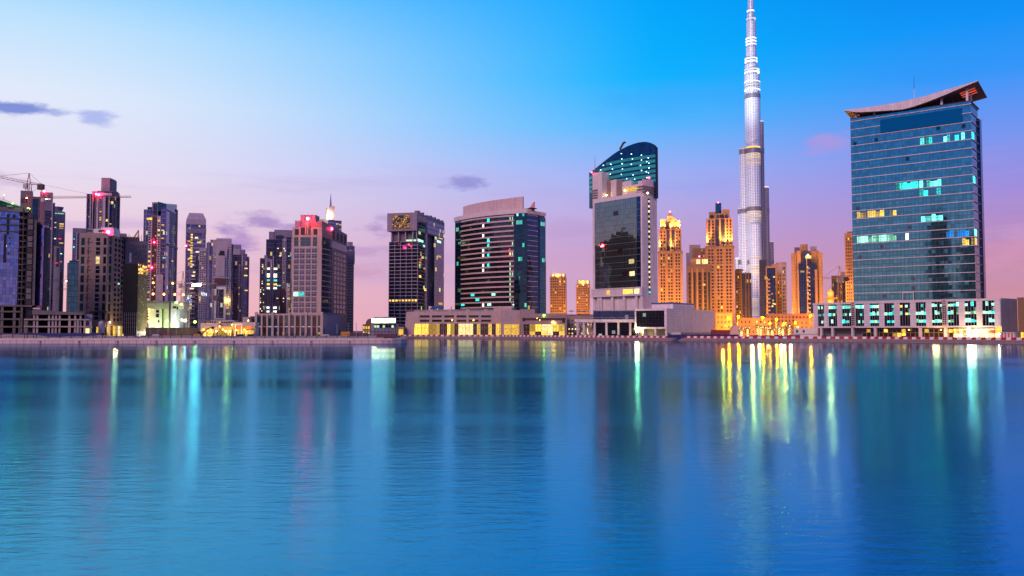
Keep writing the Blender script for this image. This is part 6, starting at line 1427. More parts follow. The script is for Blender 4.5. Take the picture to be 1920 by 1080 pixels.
for a, c_, y in ((162, 163, 363), (169, 170.5, 364), (173, 174.2, 360), (181, 184.5, 366), (192.5, 197.5, 365), (203.5, 205, 366)): vol(b, a, c_, y, -.5, 'mauve_light', 'fin', 2)
b.part('side_glass', MB().box(Wd - .3, Wd, 1.6, Dp - 3, 0, b.z(359, Wd, 8)), 'apt_dark'); b.part('side_wing', MB().box(Wd - 2, Wd + .6, Dp - 3, Dp, 0, b.z(368, Wd, Dp)), 'recess_red')
b.part('penthouse', MB().box(X(188.5, 5), X(205, 5), 5, 17, b.z(360), b.z(333, 0, 5)), 'mauve_wall'); b.part('penthouse_side', MB().box(X(205, 5), X(207, 5), 6, 17, b.z(360), b.z(335, 0, 5)), 'mauve_dark'); b.part('rooftop_storey', MB().box(X(178), X(208), .9, 4, b.z(366), b.z(361)), 'mauve_light')
b.grid('F', X(164), X(169), 1, b.z(440), b.z(372), 13, .7, .35, 'win_blue', .2, ('lit_gold',), -1.1); b.grid('F', X(174.5), X(180.5), 2, b.z(440), b.z(370), 18, .4, .5, 'recess_dark', .04, ('lit_gold',), -.7); b.grid('F', X(185.5), X(191), 1, b.z(440), b.z(372), 18, .5, .5, 'win_dark', .04, ('lit_gold',), -.1); b.grid('F', X(198), X(203), 1, b.z(440), b.z(372), 14, .8, .6, 'win_blue', .05, ('lit_gold', 'lit_teal'), -1.4)
b.win('F', X(206.5), X(210.5), b.z(381.5), b.z(376.5), 'lit_yellow', -1.5); b.win('F', X(198), X(201), b.z(414.5), b.z(410.5), 'lit_yellow', -1.3); b.win('F', X(205), X(207.5), b.z(420), b.z(418), 'lit_gold', -1.5)
for k in range(12): z = b.z(425, Wd) + k * (b.z(372, Wd) - b.z(425, Wd)) / 12; b.part('balcony', MB().box(Wd, Wd + 1.0, 4, 9, z, z + .5), 'mauve_light')
b.beacon(X(180), -.6, b.z(364), .8); b.beacon(X(185), -.6, b.z(365), .9); b.finish(110)
b = Bld('netted_building', 'building wrapped in black netting whose right face glows with gold fairy lights', 'building', 232, 258.5, 500, 6, ps=277); Wd = b.W; Dp = b.D; X = b.u
zt_ = b.z(494.5, Wd); b.box('dark_net', 'net_dark', 0, Wd, 0, .4, 2, zt_); b.box('frame', 'concrete_dark', .6, Wd - .3, .4, Dp - .3, 0, zt_ - .4)
m_, q, bb_ = newmat('net_gold'); o = q.n('ShaderNodeTexCoord').outputs['Object']; vn = q.n('ShaderNodeTexVoronoi'); vn.inputs['Scale'].default_value = .55; q.l(o, vn.inputs['Vector'])
setp(bb_, q, Base_Color=(.20,.15,.10,1), Roughness=.9, Emission_Color=(1,.5,.08,1), Emission_Strength=q.ss(vn.outputs['Distance'], .62, .12, True, 0, 3.2))
m_, q, bb_ = newmat('net_dim'); o = q.n('ShaderNodeTexCoord').outputs['Object']; vn = q.n('ShaderNodeTexVoronoi'); vn.inputs['Scale'].default_value = .5; q.l(o, vn.inputs['Vector']); nn = q.noise(q.scalev(o, 1.2, 1.2, .3), 1, 5, .7)
setp(bb_, q, Base_Color=q.mix(nn, (.06,.045,.035,1), (.20,.14,.10,1)), Roughness=.95, Emission_Color=(1,.5,.1,1), Emission_Strength=q.m('MULTIPLY', q.ss(vn.outputs['Distance'], .30, .08, True, 0, 1.6), q.ss(nn, .45, .65)))
zm = b.z(515, Wd, Dp * .5); b.part('lit_net', MB().box(Wd - .3, Wd, .4, Dp, 3.5, zm), 'net_dim'); b.part('fairy_light_band', MB().box(Wd - .3, Wd + .05, .4, Dp, zm, zt_), 'net_gold'); b.part('base_wall', MB().box(Wd - .5, Wd - .01, .5, Dp - .01, 0, 3.5), 'mauve_light')
for k in range(8): b.part('scaffold_pole', MB().bar((Wd * k / 7, -.5, 2), (Wd * k / 7, -.5, b.z(585, 0)), .12), 'steel_grey')
for k in range(4): b.part('scaffold_ledger', MB().bar((0, -.5, 6 + 2.4 * k), (Wd, -.5, 6 + 2.4 * k), .1), 'steel_grey')
b.finish()
b = Bld('unfinished_block', 'unfinished mauve concrete block with rebar on its roof above the netted building', 'building', 235, 276, 545, 23, D=18); Wd = b.W; zt_ = b.z(451)
b.box('wall', 'mauve_dark', 0, Wd, 0, 18, 0, zt_); b.box('roof_frame', 'concrete_dark', -.3, Wd * .6, -.3, 18, zt_, zt_ + 2.4); b.grid('F', Wd * .22, Wd - .6, 6, b.z(494), b.z(456), 4, .45, .55, 'win_dark', .06, ('lit_white',), .02); b.box('sheet', 'paint_white', Wd * .16, Wd * .26, -.1, 0, b.z(492), b.z(474))
rb = MB()
for k in range(30): u = Wd * random.random(); rb.bar((u, random.uniform(0, 6), zt_), (u + random.uniform(-.3, .3), 3, zt_ + random.uniform(2, 5)), .12)
b.part('rebar', rb, 'steel_dark')
hm = MB(); u0, u1 = b.u(245), b.u(258); hm.bar((u0, 2, zt_), (u1, 2, b.z(430)), .6); hm.bar((u1, 2, zt_), (u1, 2, b.z(430)), .5)
for k in range(7): f_ = k / 7; hm.bar((u0 + (u1 - u0) * f_, 2, zt_ + (b.z(430) - zt_) * f_), (u1, 2, zt_ + (b.z(430) - zt_) * (f_ + .12)), .2)
b.part('hoist_mast', hm, 'steel_red'); b.part('stair_core', MB().box(-9, 0, 3, 14, 0, b.z(437)), 'mauve_wall'); b.finish()

# ------------------------------------------------------------------ far left: the unfinished glass tower and what stands behind it
b = Bld('unfinished_tower', 'unfinished curved tower of blue glass bays either side of a bare concrete core', 'tower', -70, 89, 440, 27, D=36, pyr=500); Wd = b.W; X = b.u
zb_, zt_ = b.z(571), b.z(392); a0, a1, a2, a3, a4, a5 = X(-70), X(33.5), X(49), X(61), X(64), X(82)
b.box('left_glass', 'blue_glass', a0, a1, 0, .5, zb_, zt_); b.box('core_body', 'concrete_dark', a0, X(56), 8, 36, 0, zt_ - 3)
nf = 16; hf = (zt_ - zb_) / nf
for k in range(nf + 1):
    z = zb_ + hf * k; b.part('core_slab', MB().box(a1, a2, .2, 8, z - .25, z + .25), 'concrete'); 
    if k < nf: 
        for px in (33.9, 40.5, 47.5): b.part('core_column', MB().box(X(px), X(px) + .55, .3, 1.2, z + .25, z + hf - .25), 'concrete_dark')
        if random.random() < .7: b.part('guard_panel', MB().box(X(42), X(46.5), .6, .7, z + .25, z + 1.4), 'recess_red')
        b.part('lift_cage', MB().box(X(50.5), X(59.5), -.6, .2, z + .2, z + hf - .3), 'concrete' if k % 3 else 'concrete_dark')
b.box('hoist_strip', 'concrete_dark', X(49.5), X(61), .2, 8, 0, zt_ - 1); b.part('hoist_mast', MB().box(X(40.2), X(41.6), -1.2, -.4, 0, zt_ + 3), 'concrete_dark')
for z in (zt_ - 4, zt_ - 7.5, zt_ - 11): b.part('open_slab', MB().box(a0, a1 + .2, -.4, 0, z, z + .7), 'concrete_dark')
for px, y0, y1 in ((10, 397, 436), (5.5, 436, 490), (21, 397, 404)): b.part('glass_gap', MB().box(X(px), X(px) + 1.3, -.25, -.02, b.z(y1), b.z(y0)), 'recess_dark')
for px, py in ((15, 444), (15, 455), (13.5, 474)): b.part('glass_gap', MB().box(X(px), X(px) + .7, -.25, -.02, b.z(py), b.z(py - 3)), 'recess_dark')
b.win('F', X(9), X(11.5), b.z(460), b.z(456), 'lit_warm', .05)
# convex bay on the right
n = 12; p_ = [(a4 + (X(88) - a4) * k / n, 8 - 8 * math.sin(math.pi * (.12 + .62 * k / n)) + 1.5) for k in range(n + 1)]
b.part('curved_glass', MB().prism(p_ + [(X(88), 13), (a4, 13)], zb_, b.z(413)), 'violet_glass'); b.part('curved_slab', MB().prism([(x, y - .5) for x, y in p_] + [(X(89), 17), (a4, 17)], b.z(413), b.z(408)), 'concrete')
b.part('side_strip', MB().prism([(X(82.5), 1.2), (X(89), 4), (X(89), 15), (X(82.5), 15)], 0, b.z(418)), 'concrete_dark'); b.box('column_strip', 'concrete', a3, a4 + .6, -.1, 6, zb_, b.z(405))
b.box('roof_slab', 'concrete', a0, X(52), -.8, 20, zt_, zt_ + 2.2)
pl_ = MB().box(X(10), X(20), -1.5, 3, zt_ + 2.2, zt_ + 3.1); b.part('plank_stack', pl_, 'concrete_light')
sc = MB()
for k in range(26):
    u = X(-20) + (X(50) - X(-20)) * k / 25; zc_ = lerp(u, [X(-20), X(0), X(50)], [b.z(360), b.z(367), b.z(386)]); sc.bar((u, 2, zt_ + 2.2), (u, 2, zc_), .14)
    if k: 
        for f_ in (.35, .68, 1): sc.bar((pu, 2, zt_ + 2.2 + (pz - zt_ - 2.2) * f_), (u, 2, zt_ + 2.2 + (zc_ - zt_ - 2.2) * f_), .12)
        if k % 2: sc.bar((pu, 2, zt_ + 2.2), (u, 2, zc_), .1)
    pu, pz = u, zc_
b.part('scaffold', sc, plain('scaffold_green', (.03,.13,.08), .6).name)
nt_ = MB().prism([(X(-20), 3), (X(50), 3), (X(50), 3.2), (X(-20), 3.2)], zt_ + 2.2, [b.z(366), b.z(389), b.z(389), b.z(366)]); b.part('safety_net', nt_, plain('net_green', (.015,.05,.05), .9).name)
for px, py in ((3, 361), (20, 376), (52, 384), (49, 383)): lp = MB().sphere(0, 0, 0, .22, None, 8, 6); lp.bar((0, 0, -2.5), (0, 0, -.4), .15, None, 1); b.part('work_lamp', lp, ('lamp_green', 'steel_dark')).location = (X(px), .6, b.z(py))
# open-framed base of the tower
for k, py in enumerate((571, 582, 596.5, 611)): b.part('base_slab', MB().box(a0, X(45 if k else 62), -1.5, 10, b.z(py) - .8, b.z(py)), 'concrete')
for px in (-60, -36, -12, 4, 27, 40): b.part('base_column', MB().box(X(px), X(px) + 1.3, -1.2, .4, 0, zb_ - .8), 'concrete')
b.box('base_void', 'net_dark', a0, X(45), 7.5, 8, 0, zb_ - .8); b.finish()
light('work_glow', 'POINT', (*b.wp(X(20), -2), G + zt_ + 6), 700, (.1, 1, .25), size=.8); light('work_glow', 'POINT', (*b.wp(X(49), -1.5), G + zt_ + 5), 500, (.45, 1, .1), size=.8)
b = Bld('unfinished_podium', 'long bare concrete frame of open floors stretching right from the unfinished tower', 'building', 45, 158, 430, 24, D=24, pyr=600); Wd = b.W; X = b.u
for k, (py, pe) in enumerate(((587, 157), (597.5, 168), (611, 170))): b.part('slab', MB().box(0 if k else X(60), X(pe), -.4, 22, b.z(py) - .7, b.z(py)), 'concrete_light' if k else 'concrete')
b.part('parapet', MB().prism([(X(60), -.3), (X(157), -.3), (X(157), .4), (X(60), .4)], b.z(587), [b.z(581), b.z(585.5), b.z(585.5), b.z(581)]), 'concrete')
for px in (62, 68, 90, 97, 103, 110, 128, 139, 149): b.part('column', MB().box(X(px), X(px) + .85, .2, 1.1, 0, b.z(587) - .7), 'concrete_light')
for px in (129, 144, 157, 168): b.part('column', MB().box(X(px), X(px) + .95, -.3, .7, 0, b.z(598) - .7), 'concrete_light')
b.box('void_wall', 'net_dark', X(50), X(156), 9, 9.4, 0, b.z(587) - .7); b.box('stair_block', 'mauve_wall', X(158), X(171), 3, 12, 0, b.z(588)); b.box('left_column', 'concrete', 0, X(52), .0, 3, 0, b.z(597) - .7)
b.win('F', X(158), X(168), 1.2, 5, 'lit_shop', -2, 'lit_opening'); b.part('name_board', MB().box(X(61), X(75), -.6, -.3, b.z(579.5), b.z(577)), 'paint_white'); b.finish()
b = Bld('arch_tower', 'twin-crowned mauve tower whose two tops frame square openings', 'tower', 34, 99, 700, 28, D=24); X = b.u
def portal(a, c_, yt, hy0, hy1, ha, hc, nm):
    p = MB(); zt2 = b.z(yt); zh0, zh1 = b.z(hy1), b.z(hy0)
    p.box(X(a), X(ha), 0, 14, 0, zt2); p.box(X(hc), X(c_), 0, 14, 0, zt2); p.box(X(ha), X(hc), 0, 14, zh1, zt2); p.box(X(ha), X(hc), 0, 14, 0, zh0); b.part(nm, p, 'mauve_wall')
portal(34, 57, 357, 366, 371, 43, 49, 'left_portal'); portal(71, 95, 357, 364, 371, 80, 91, 'right_portal'); b.box('centre_glass', 'teal_dark', X(57), X(71), 3, 20, 0, b.z(366)); b.box('opening_frame', 'paint_white', X(80), X(91), -.3, -.05, b.z(372), b.z(371)); b.part('side_fin', MB().box(X(93.5), X(96), -.9, 10, 0, b.z(378)), 'mauve_light'); b.box('right_flank', 'apt_dark', X(96), X(99.5), .5, 14, 0, b.z(376))
b.box('glass_strip', 'apt_dark', X(80), X(92), -.3, -.02, 0, b.z(392)); b.grid('F', X(88), X(95), 2, b.z(575), b.z(400), 38, .5, .5, 'win_brown', .06, ('lit_gold',), .02)
for px in (45, 82): lp = MB().sphere(0, 0, 0, .8, None, 8, 6); lp.box(-.2, .2, 0, 1.5, -.2, .2, 1); b.part('opening_lamp', lp, ('lamp_soft', 'steel_dark')).location = (X(px), 4, b.z(370))
b.beacon(X(78), -.4, b.z(356), .9); b.finish(90)
b = Bld('office_tower', 'slate blue tower with flared crown and yellow lit rows at the left skyline', 'tower', 94, 119.5, 740, 28, D=26); Wd = b.W; X = b.u
curtain('slate_glass', (.12,.12,.22), 2, 3.4, .1, (.09,.08,.13), .7, .2, jit=.008)
b.box('shaft', 'slate_glass', 0, Wd, 0, 26, 0, b.z(397)); cr = MB().prism([(X(98), 1), (X(118.5), 1), (X(118.5), 24), (X(98), 24)], b.z(397), [b.z(391), b.z(396), b.z(396), b.z(391)]); b.part('crown', cr, 'mauve_wall'); b.part('crown_cap', MB().cyl(X(105), 10, b.z(393), b.z(385), 3.2, 4.8, 12), 'mauve_wall')
b.box('white_annex', 'white_panel', X(92), X(112), -3, 0, 0, b.z(462)); b.box('annex_glass', 'apt_dark', X(104.5), X(109), -3.3, -3, b.z(500), b.z(465)); b.box('brown_strip', 'sand_wall_dark', X(107), X(116), -1.5, 0, 0, b.z(510)); b.grid('F', X(93), X(96.5), 1, b.z(578), b.z(466), 20, .5, .5, 'win_dark', 0, ('lit_gold',), 3.05); b.grid('F', X(98), X(101), 1, b.z(578), b.z(466), 20, .4, .4, 'win_dark', 0, ('lit_gold',), 3.05)
for a, c_, py, mt in ((109, 117, 419, 'lit_yellow'), (109, 117, 423, 'lit_gold'), (109, 116, 427, 'lit_warm'), (109, 117, 455, 'lit_gold'), (99, 103, 417, 'lit_warm'), (99, 103, 426, 'lit_warm'), (99, 103, 447, 'lit_white'), (100, 117, 399.5, 'lit_mint'), (109, 115, 475, 'lit_mint'), (108, 115, 490, 'lit_gold'), (108, 113, 447, 'lit_red'), (103, 108, 493, 'lit_red')): b.win('F', X(a), X(c_), b.z(py + .9), b.z(py - .9), mt, .05 if py < 490 else 3.4 if a < 105 else .1)
b.finish()

# ------------------------------------------------------------------ tower cranes
def crane(lab, pm, pytop, Y, tip, ctr, mat='steel_tan', apex=8., base=G, w=1.7, yaw=0, ctrw=True, lamps=()):
    """mast at column pm; jib root height pytop; tip and ctr = (px, py) of the jib end and counter-jib end, both in the mast's plane"""
    x0 = gX(pm, Y, gZ(pytop, Y)); zj = gZ(pytop, Y) - base
    o = empty('tower_crane', (x0, Y, base), 0, lab, 'crane', 'tower cranes'); h = w / 2
    ms = MB(); n = int(zj / (w * 1.5)); 
    for sx_, sy_ in ((-1, -1), (1, -1), (1, 1), (-1, 1)): ms.bar((sx_ * h, sy_ * h, 0), (sx_ * h, sy_ * h, zj), .24)
    for k in range(n):
        z0, z1 = zj * k / n, zj * (k + 1) / n; s_ = 1 if k % 2 else -1
        ms.bar((-h * s_, -h, z0), (h * s_, -h, z1), .14); ms.bar((-h * s_, h, z0), (h * s_, h, z1), .14); ms.bar((-h, -h, z1), (h, -h, z1), .14)
    ms.build('mast', mat, o); ap = MB().bar((-h, 0, zj), (0, 0, zj + apex), .3); ap.bar((h, 0, zj), (0, 0, zj + apex), .3); ap.build('apex', mat, o)
    def boom(pt, nm, dep):
        tx, tz = gX(pt[0], Y, gZ(pt[1], Y)) - x0, gZ(pt[1], Y) - base; j = MB(); n_ = max(3, int(abs(tx) / 2.6)); A = Vector((0, 0, zj)); Bq = Vector((tx, 0, tz))
        for off in (Vector((0, -.7, 0)), Vector((0, .7, 0)), Vector((0, 0, dep))): j.bar(A + off, Bq + off * .6, .2)
        for k in range(n_):
            p, q2 = A.lerp(Bq, k / n_), A.lerp(Bq, (k + 1) / n_); u_ = Vector((0, 0, dep)); s_ = Vector((0, -.7, 0)); j.bar(p + s_, p.lerp(q2, .5) + u_, .11); j.bar(p.lerp(q2, .5) + u_, q2 + s_, .11)
        return j.build(nm, mat, o), Bq
    jb, Bj = boom(tip, 'jib', 1.3); cb, Bc = boom(ctr, 'counter_jib', 1.0)
    MB().bar((0, 0, zj + apex), tuple(Vector((0, 0, zj)).lerp(Bj, .62) + Vector((0, 0, 1.2))), .11).bar((0, 0, zj + apex), tuple(Vector((0, 0, zj)).lerp(Bc, .85) + Vector((0, 0, 1))), .11).build('tie_rod', 'steel_dark', o)
    if ctrw: c_ = Bc * .86 + Vector((0, 0, 0)) if False else Vector((0, 0, zj)).lerp(Bc, .88); MB().box(c_.x - 1.6, c_.x + 1.6, -.9, .9, c_.z - 2.6, c_.z + .3).build('counterweight', 'concrete_dark', o)
    s_ = -1 if tip[0] < pm else 1
    MB().box(s_ * 1.1 - 1, s_ * 1.1 + 1, -1.8, -.2, zj - 2.6, zj - .2).build('cab', 'steel_grey', o)
    for f_, mt in lamps: p = Vector((0, 0, zj)).lerp(Bj, f_); MB().sphere(0, 0, 0, .6, None, 8, 5).build('jib_lamp', mt, jb, (p.x, -.9, p.z))
    return o
crane('dark crane with its jib slanting up left above the unfinished tower', 54, 345, 462, (-30, 327), (80, 347), 'steel_red', 6.0, w=2.0)
crane('red crane with a long level jib reaching right past the slender tower', 79, 371.5, 560, (246, 370), (40, 373), 'steel_red', 9.0, w=2.4)
crane('thin distant crane with a lamp at its mast, left of the teal block', 132, 527, 720, (84, 527), (140, 527), 'steel_tan', 5, w=1.4, lamps=((.14, 'lamp_soft'),)); crane('thin distant crane with lower jib, left of the teal block', 136, 543.5, 740, (84, 543), (144, 544), 'steel_tan', 6, w=1.4)
crane('orange-lit crane with a white floodlight bar behind the white drum', 343, 532, 545, (270, 530), (408, 534), 'steel_tan', 8, lamps=((.25, 'lamp_small'), (.75, 'lamp_small')))
crane('orange-lit crane with a low jib beside the white drum', 353, 553, 530, (272, 551), (412, 556), 'steel_tan', 6, lamps=((.3, 'lamp_small'), (.55, 'lamp_small'), (.8, 'lamp_small'), (.1, 'lamp_small')))
crane('orange crane with a red and white counterweight beside the blue glass tower', 1574, 521.5, 610, (1526, 523.5), (1588, 520), 'steel_yellow', 9, w=2.4)
r = empty('floodlight_bar', (gX(368, 543, 30), 543, gZ(536, 543)), 0, 'bright white floodlight bar hanging under the orange-lit crane counter-jib', 'floodlight'); MB().box(-2.6, 2.6, -.3, .3, .0, .9).build('light_panel', emitter('lamp_flood', (.75, 1, .95), 130, 0).name, r); MB().box(-2.8, 2.8, -.05, .5, .9, 1.2).bar((0, .2, 1.2), (0, .2, 2.2), .2).build('bracket', 'steel_dark', r)

# ------------------------------------------------------------------ construction yard and market in the left middle ground
b = Bld('drum_building', 'white round-fronted unfinished building lit green from below', 'building', 275, 352, 520, 20, D=24, pyr=590); Wd = b.W; X = b.u
zt_ = b.z(567); zl = b.z(579); dr = [(X(302) + (X(350) - X(302)) * k / 14, 6 - 8 * math.sin(math.pi * k / 14)) for k in range(15)]
b.part('drum_wall', MB().prism(dr + [(X(350), 20), (X(302), 20)], 0, zl), 'paint_white'); b.box('left_wall', 'paint_white', X(279), X(303), 1.5, 20, 0, zl)
b.part('upper_band', MB().prism([(0, 0), (X(318), -2.5), (X(345), -1.5), (Wd, 2), (Wd, 22), (0, 22)], zl, zt_ - .5), 'paint_cream'); b.part('roof_slab', MB().prism([(-.5, -.5), (X(318), -3), (X(345), -2), (Wd + .5, 1.5), (Wd, 22), (0, 22)], zt_ - .5, zt_ + .6), 'concrete_light')
for a, c_, y0, y1 in ((292, 298, 586, 581), (292, 298, 595, 588), (296, 299, 605, 600)): b.win('F', X(a), X(c_), b.z(y0), b.z(y1), 'win_dark', -1.45)
b.win('F', X(324), X(330), b.z(578), b.z(574), 'win_dark', 2.2); b.win('F', X(331), X(334), b.z(580), b.z(575), 'win_dark', 2.0)
b.part('hoist_tower', MB().box(X(317), X(320.5), -5.2, -4, 0, b.z(565)), 'concrete_dark')
for py in (580, 584, 590, 596, 602, 604): lp = MB().sphere(0, 0, 0, .4, None, 7, 5); lp.bar((0, .1, 0), (0, 1.4, 0), .1, None, 1); b.part('string_lamp', lp, ('lamp_small', 'steel_dark')).location = (X(279), 0, b.z(py))
for px, py, mt in ((331, 567.5, 'lamp_green'), (340, 571, 'lamp_small'), (329, 598, 'lamp_cool'), (348, 601, 'lamp_cool'), (342, 600, 'lamp_small'), (366, 603.5, 'lamp_green'), (314, 603, 'lamp_green'), (329, 602, 'lamp_cool')):
    lp = MB().sphere(0, 0, 0, .7, None, 8, 6); lp.bar((0, 0, -b.z(py) * .9 if py > 590 else -3), (0, 0, -.5), .15, None, 1); b.part('work_lamp', lp, (mt, 'steel_dark')).location = (X(px), -9, b.z(py))
light('work_glow', 'POINT', (*b.wp(X(315), -7), G + 4.5), 3000, (.25, 1, .03), size=.8); light('work_glow', 'POINT', (*b.wp(X(330), -7), G + 4.5), 3500, (.95, 1, .8), size=.8); light('work_glow', 'POINT', (*b.wp(X(290), -6), G + 4), 4500, (1, .85, .55), size=.8)
b.finish()
hoarding(273, 372, 476, 5.6, 'tall grey ribbed site fence below the white drum building', 'concrete_dark')
light('work_glow', 'POINT', (gX(342, 468, 5), 468, 5), 900, (1, .6, .1), size=.6); light('work_glow', 'POINT', (gX(330, 468, 5), 468, 5), 600, (1, .85, .2), size=.6)
b = Bld('market_hall', 'low pale market hall with frames and rows of amber lights beneath the apartment towers', 'building', 376, 478, 500, 8, D=14, pyr=612); Wd = b.W; X = b.u
b.box('front_wall', 'paint_cream', 0, X(410), 0, 8, 0, b.z(606)); b.box('upper_wall', 'hotel_stone', X(392), X(436), 4, 18, 0, b.z(600)); b.box('right_wall', 'paint_cream', X(436), Wd, 2, 16, 0, b.z(604)); b.box('stone_block', 'hotel_stone', X(452), X(463), 5, 15, 0, b.z(594)); b.box('low_roof', 'hotel_stone', X(376), Wd, -1.5, 3, b.z(614), b.z(612))
fr = MB(); fr.box(X(441.5), X(443), -2.5, -1.5, 0, b.z(607)); fr.box(X(453.5), X(455), -2.5, -1.5, 0, b.z(607)); fr.box(X(443), X(453.5), -2.5, -1.5, b.z(609), b.z(607)); b.part('white_frame', fr, 'paint_white')
b.win('F', X(442), X(474), b.z(616.5), b.z(611.5), plain('awning_orange', (.62,.20,.05), .7).name, 1.7, 'awning'); b.win('F', X(412), X(440), b.z(617), b.z(612.5), 'awning_orange', 1.7, 'awning')
for k in range(26): 
    px = 380 + k * 3.7 + random.uniform(-1, 1); b.win('F', X(px), X(px + 2.4), .5, b.z(random.choice((617, 618, 619))), random.choice(('lit_gold', 'lit_gold', 'lit_yellow', 'win_brown')), .06 if px < 410 else 1.55, 'stall_front')
for px, py, mt in ((384, 618, 'lamp_small'), (398, 619, 'lamp_small'), (408, 621, 'lamp_soft'), (420, 618, 'lamp_small'), (433, 621, 'lamp_soft'), (437, 609, 'lamp_green'), (445, 619, 'lamp_small'), (467, 601, 'lamp_small'), (414, 612, 'lamp_small'), (425, 621, 'lamp_soft'), (460, 618, 'lamp_small'), (391, 619.5, 'lamp_small')):
    lp = MB().sphere(0, 0, 0, .38, None, 7, 5); lp.bar((0, 0, -min(2.5, b.z(py))), (0, 0, -.3), .1, None, 1); b.part('stall_lamp', lp, (mt, 'steel_dark')).location = (X(px), -3.2, b.z(py))
for px, e in ((395, 1200), (430, 2600), (460, 1500)): light('stall_glow', 'POINT', (*b.wp(X(px), -5), G + 3), e, (1, .55, .1), size=.6)
b.grid('F', X(380), X(434), 12, b.z(607), b.z(601), 1, .5, .5, 'win_dark', .15, ('lit_gold',), -3.9); b.finish(100)
b = Bld('billboard_kiosk', 'small building under a broad bright yellow billboard left of the hull podium', 'building', 694, 742, 560, 0, D=14, pyr=610); Wd = b.W; X = b.u
bb = b.part('billboard', MB().box(X(696), X(743), -1.5, -.8, b.z(606), b.z(596.5)), 'steel_grey')
for k in range(6):
    a = X(698) + (X(741.5) - X(698)) * k / 6; MB().box(a, a + (X(741.5) - X(698)) / 6 - .02, -1.62, -1.5, b.z(605), b.z(597.5)).build('billboard_panel', emitter('board_yellow', (1, .93, .42), 16.0, .4).name if k == 0 else 'board_yellow', bb)
mk = MB()
for k in range(7): u = X(702 + k * 5); mk.box(u, u + 1.0, -1.7, -1.63, b.z(599.3), b.z(598.3)); 
for k in range(4): u = X(706 + k * 8); mk.box(u, u + 1.4, -1.7, -1.63, b.z(604.3), b.z(603.2))
mk.build('billboard_mark', 'recess_dark', bb); b.part('billboard_rim', MB().box(X(701), X(743), -1.2, -.6, b.z(596.5), b.z(594.5)), 'steel_grey')
for px in (703, 716, 729, 741): b.part('billboard_post', MB().box(X(px), X(px) + .4, -1.1, -.8, 0, b.z(606)), 'steel_dark')
b.box('kiosk_wall', 'mauve_wall', 0, Wd, 2, 14, 0, b.z(606.5)); b.grid('F', X(700), X(738), 7, b.z(615), b.z(609), 1, .7, .7, 'win_dark', .3, ('lit_green',), -1.95); b.part('blue_roof', MB().box(X(686), X(735), -6, -2, b.z(623), b.z(621)), 'awning_blue'); b.finish()
b = Bld('roadside_shop', 'little gold-lit shop with a curved roof between hotel podium and billboard', 'shop', 680, 694, 640, 0, D=10, pyr=612); X = b.u; b.box('wall', 'sandstone', 0, b.W, 0, 10, 0, b.z(608)); b.part('curved_roof', MB().sphere(X(692), 3, b.z(610), 3.2, 5, 10, 6, half=True), 'sandstone_dark'); b.grid('F', 0, b.W, 3, 1, b.z(610), 2, .6, .6, ('lit_gold', 'lit_shop'), .3, ('lit_gold',), .02); b.finish()
b = Bld('gate_shop', 'tiny yellow-lit doorway hut beside the slanted left end of the hull podium', 'hut', 744, 757, 600, 0, D=5, pyr=618); b.box('wall', 'podium_stone', 0, b.W, 0, 5, 0, b.z(612)); b.win('F', .5, b.W - .4, .8, b.z(617.5), 'lit_gold', .02); b.box('roof', 'concrete_dark', -.3, b.W + .3, -.4, 5, b.z(612), b.z(612) + .3); b.finish()
b = Bld('distant_block', 'low pale distant buildings between the apartment towers and the hotel podium', 'building', 461, 481, 700, 0, D=12, pyr=600); b.box('wall', 'hotel_stone', 0, b.W * .6, 0, 12, 0, b.z(598)); b.box('upper_wall', 'mauve_wall', b.W * .35, b.W, 1, 12, 0, b.z(593)); b.grid('F', .5, b.W * .6, 4, 2, b.z(602), 2, .4, .5, 'win_dark', .2, ('lit_gold',), .02); b.finish()
# pale street lamps on the promontory
for px, py in ((35.5, 597), (315, 604), (401, 619), (632, 608), (653, 606.5), (668, 606.5), (680, 622)):
    z = gZ(py, 372) - PZ; o = empty('street_lamp', (gX(px, 372, 5), 372, PZ), 0, f'unlit pale lamp pole on the promontory {"by the unfinished tower" if px < 100 else "under the white drum" if px < 350 else "before the market hall" if px < 450 else "in front of the hotel podium flank"}', 'lamp', 'unlit lamp poles on the promontory')
    MB().cyl(0, 0, 0, z, .13, .08, 8).build('pole', 'steel_grey', o); MB().box(-.1, .1, -1.1, 0, z - .1, z + .05).build('arm', 'steel_grey', o); MB().box(-.18, .18, -1.5, -.8, z - .12, z - .02).build('lamp_head', 'steel_grey', o); MB().cyl(0, 0, 0, .35, .26, .2, 8).build('foot', 'concrete', o)
hoarding(-60, 190, 392, 2.2, 'low navy blue hoarding below the unfinished concrete frame', 'hoarding_blue', PZ)
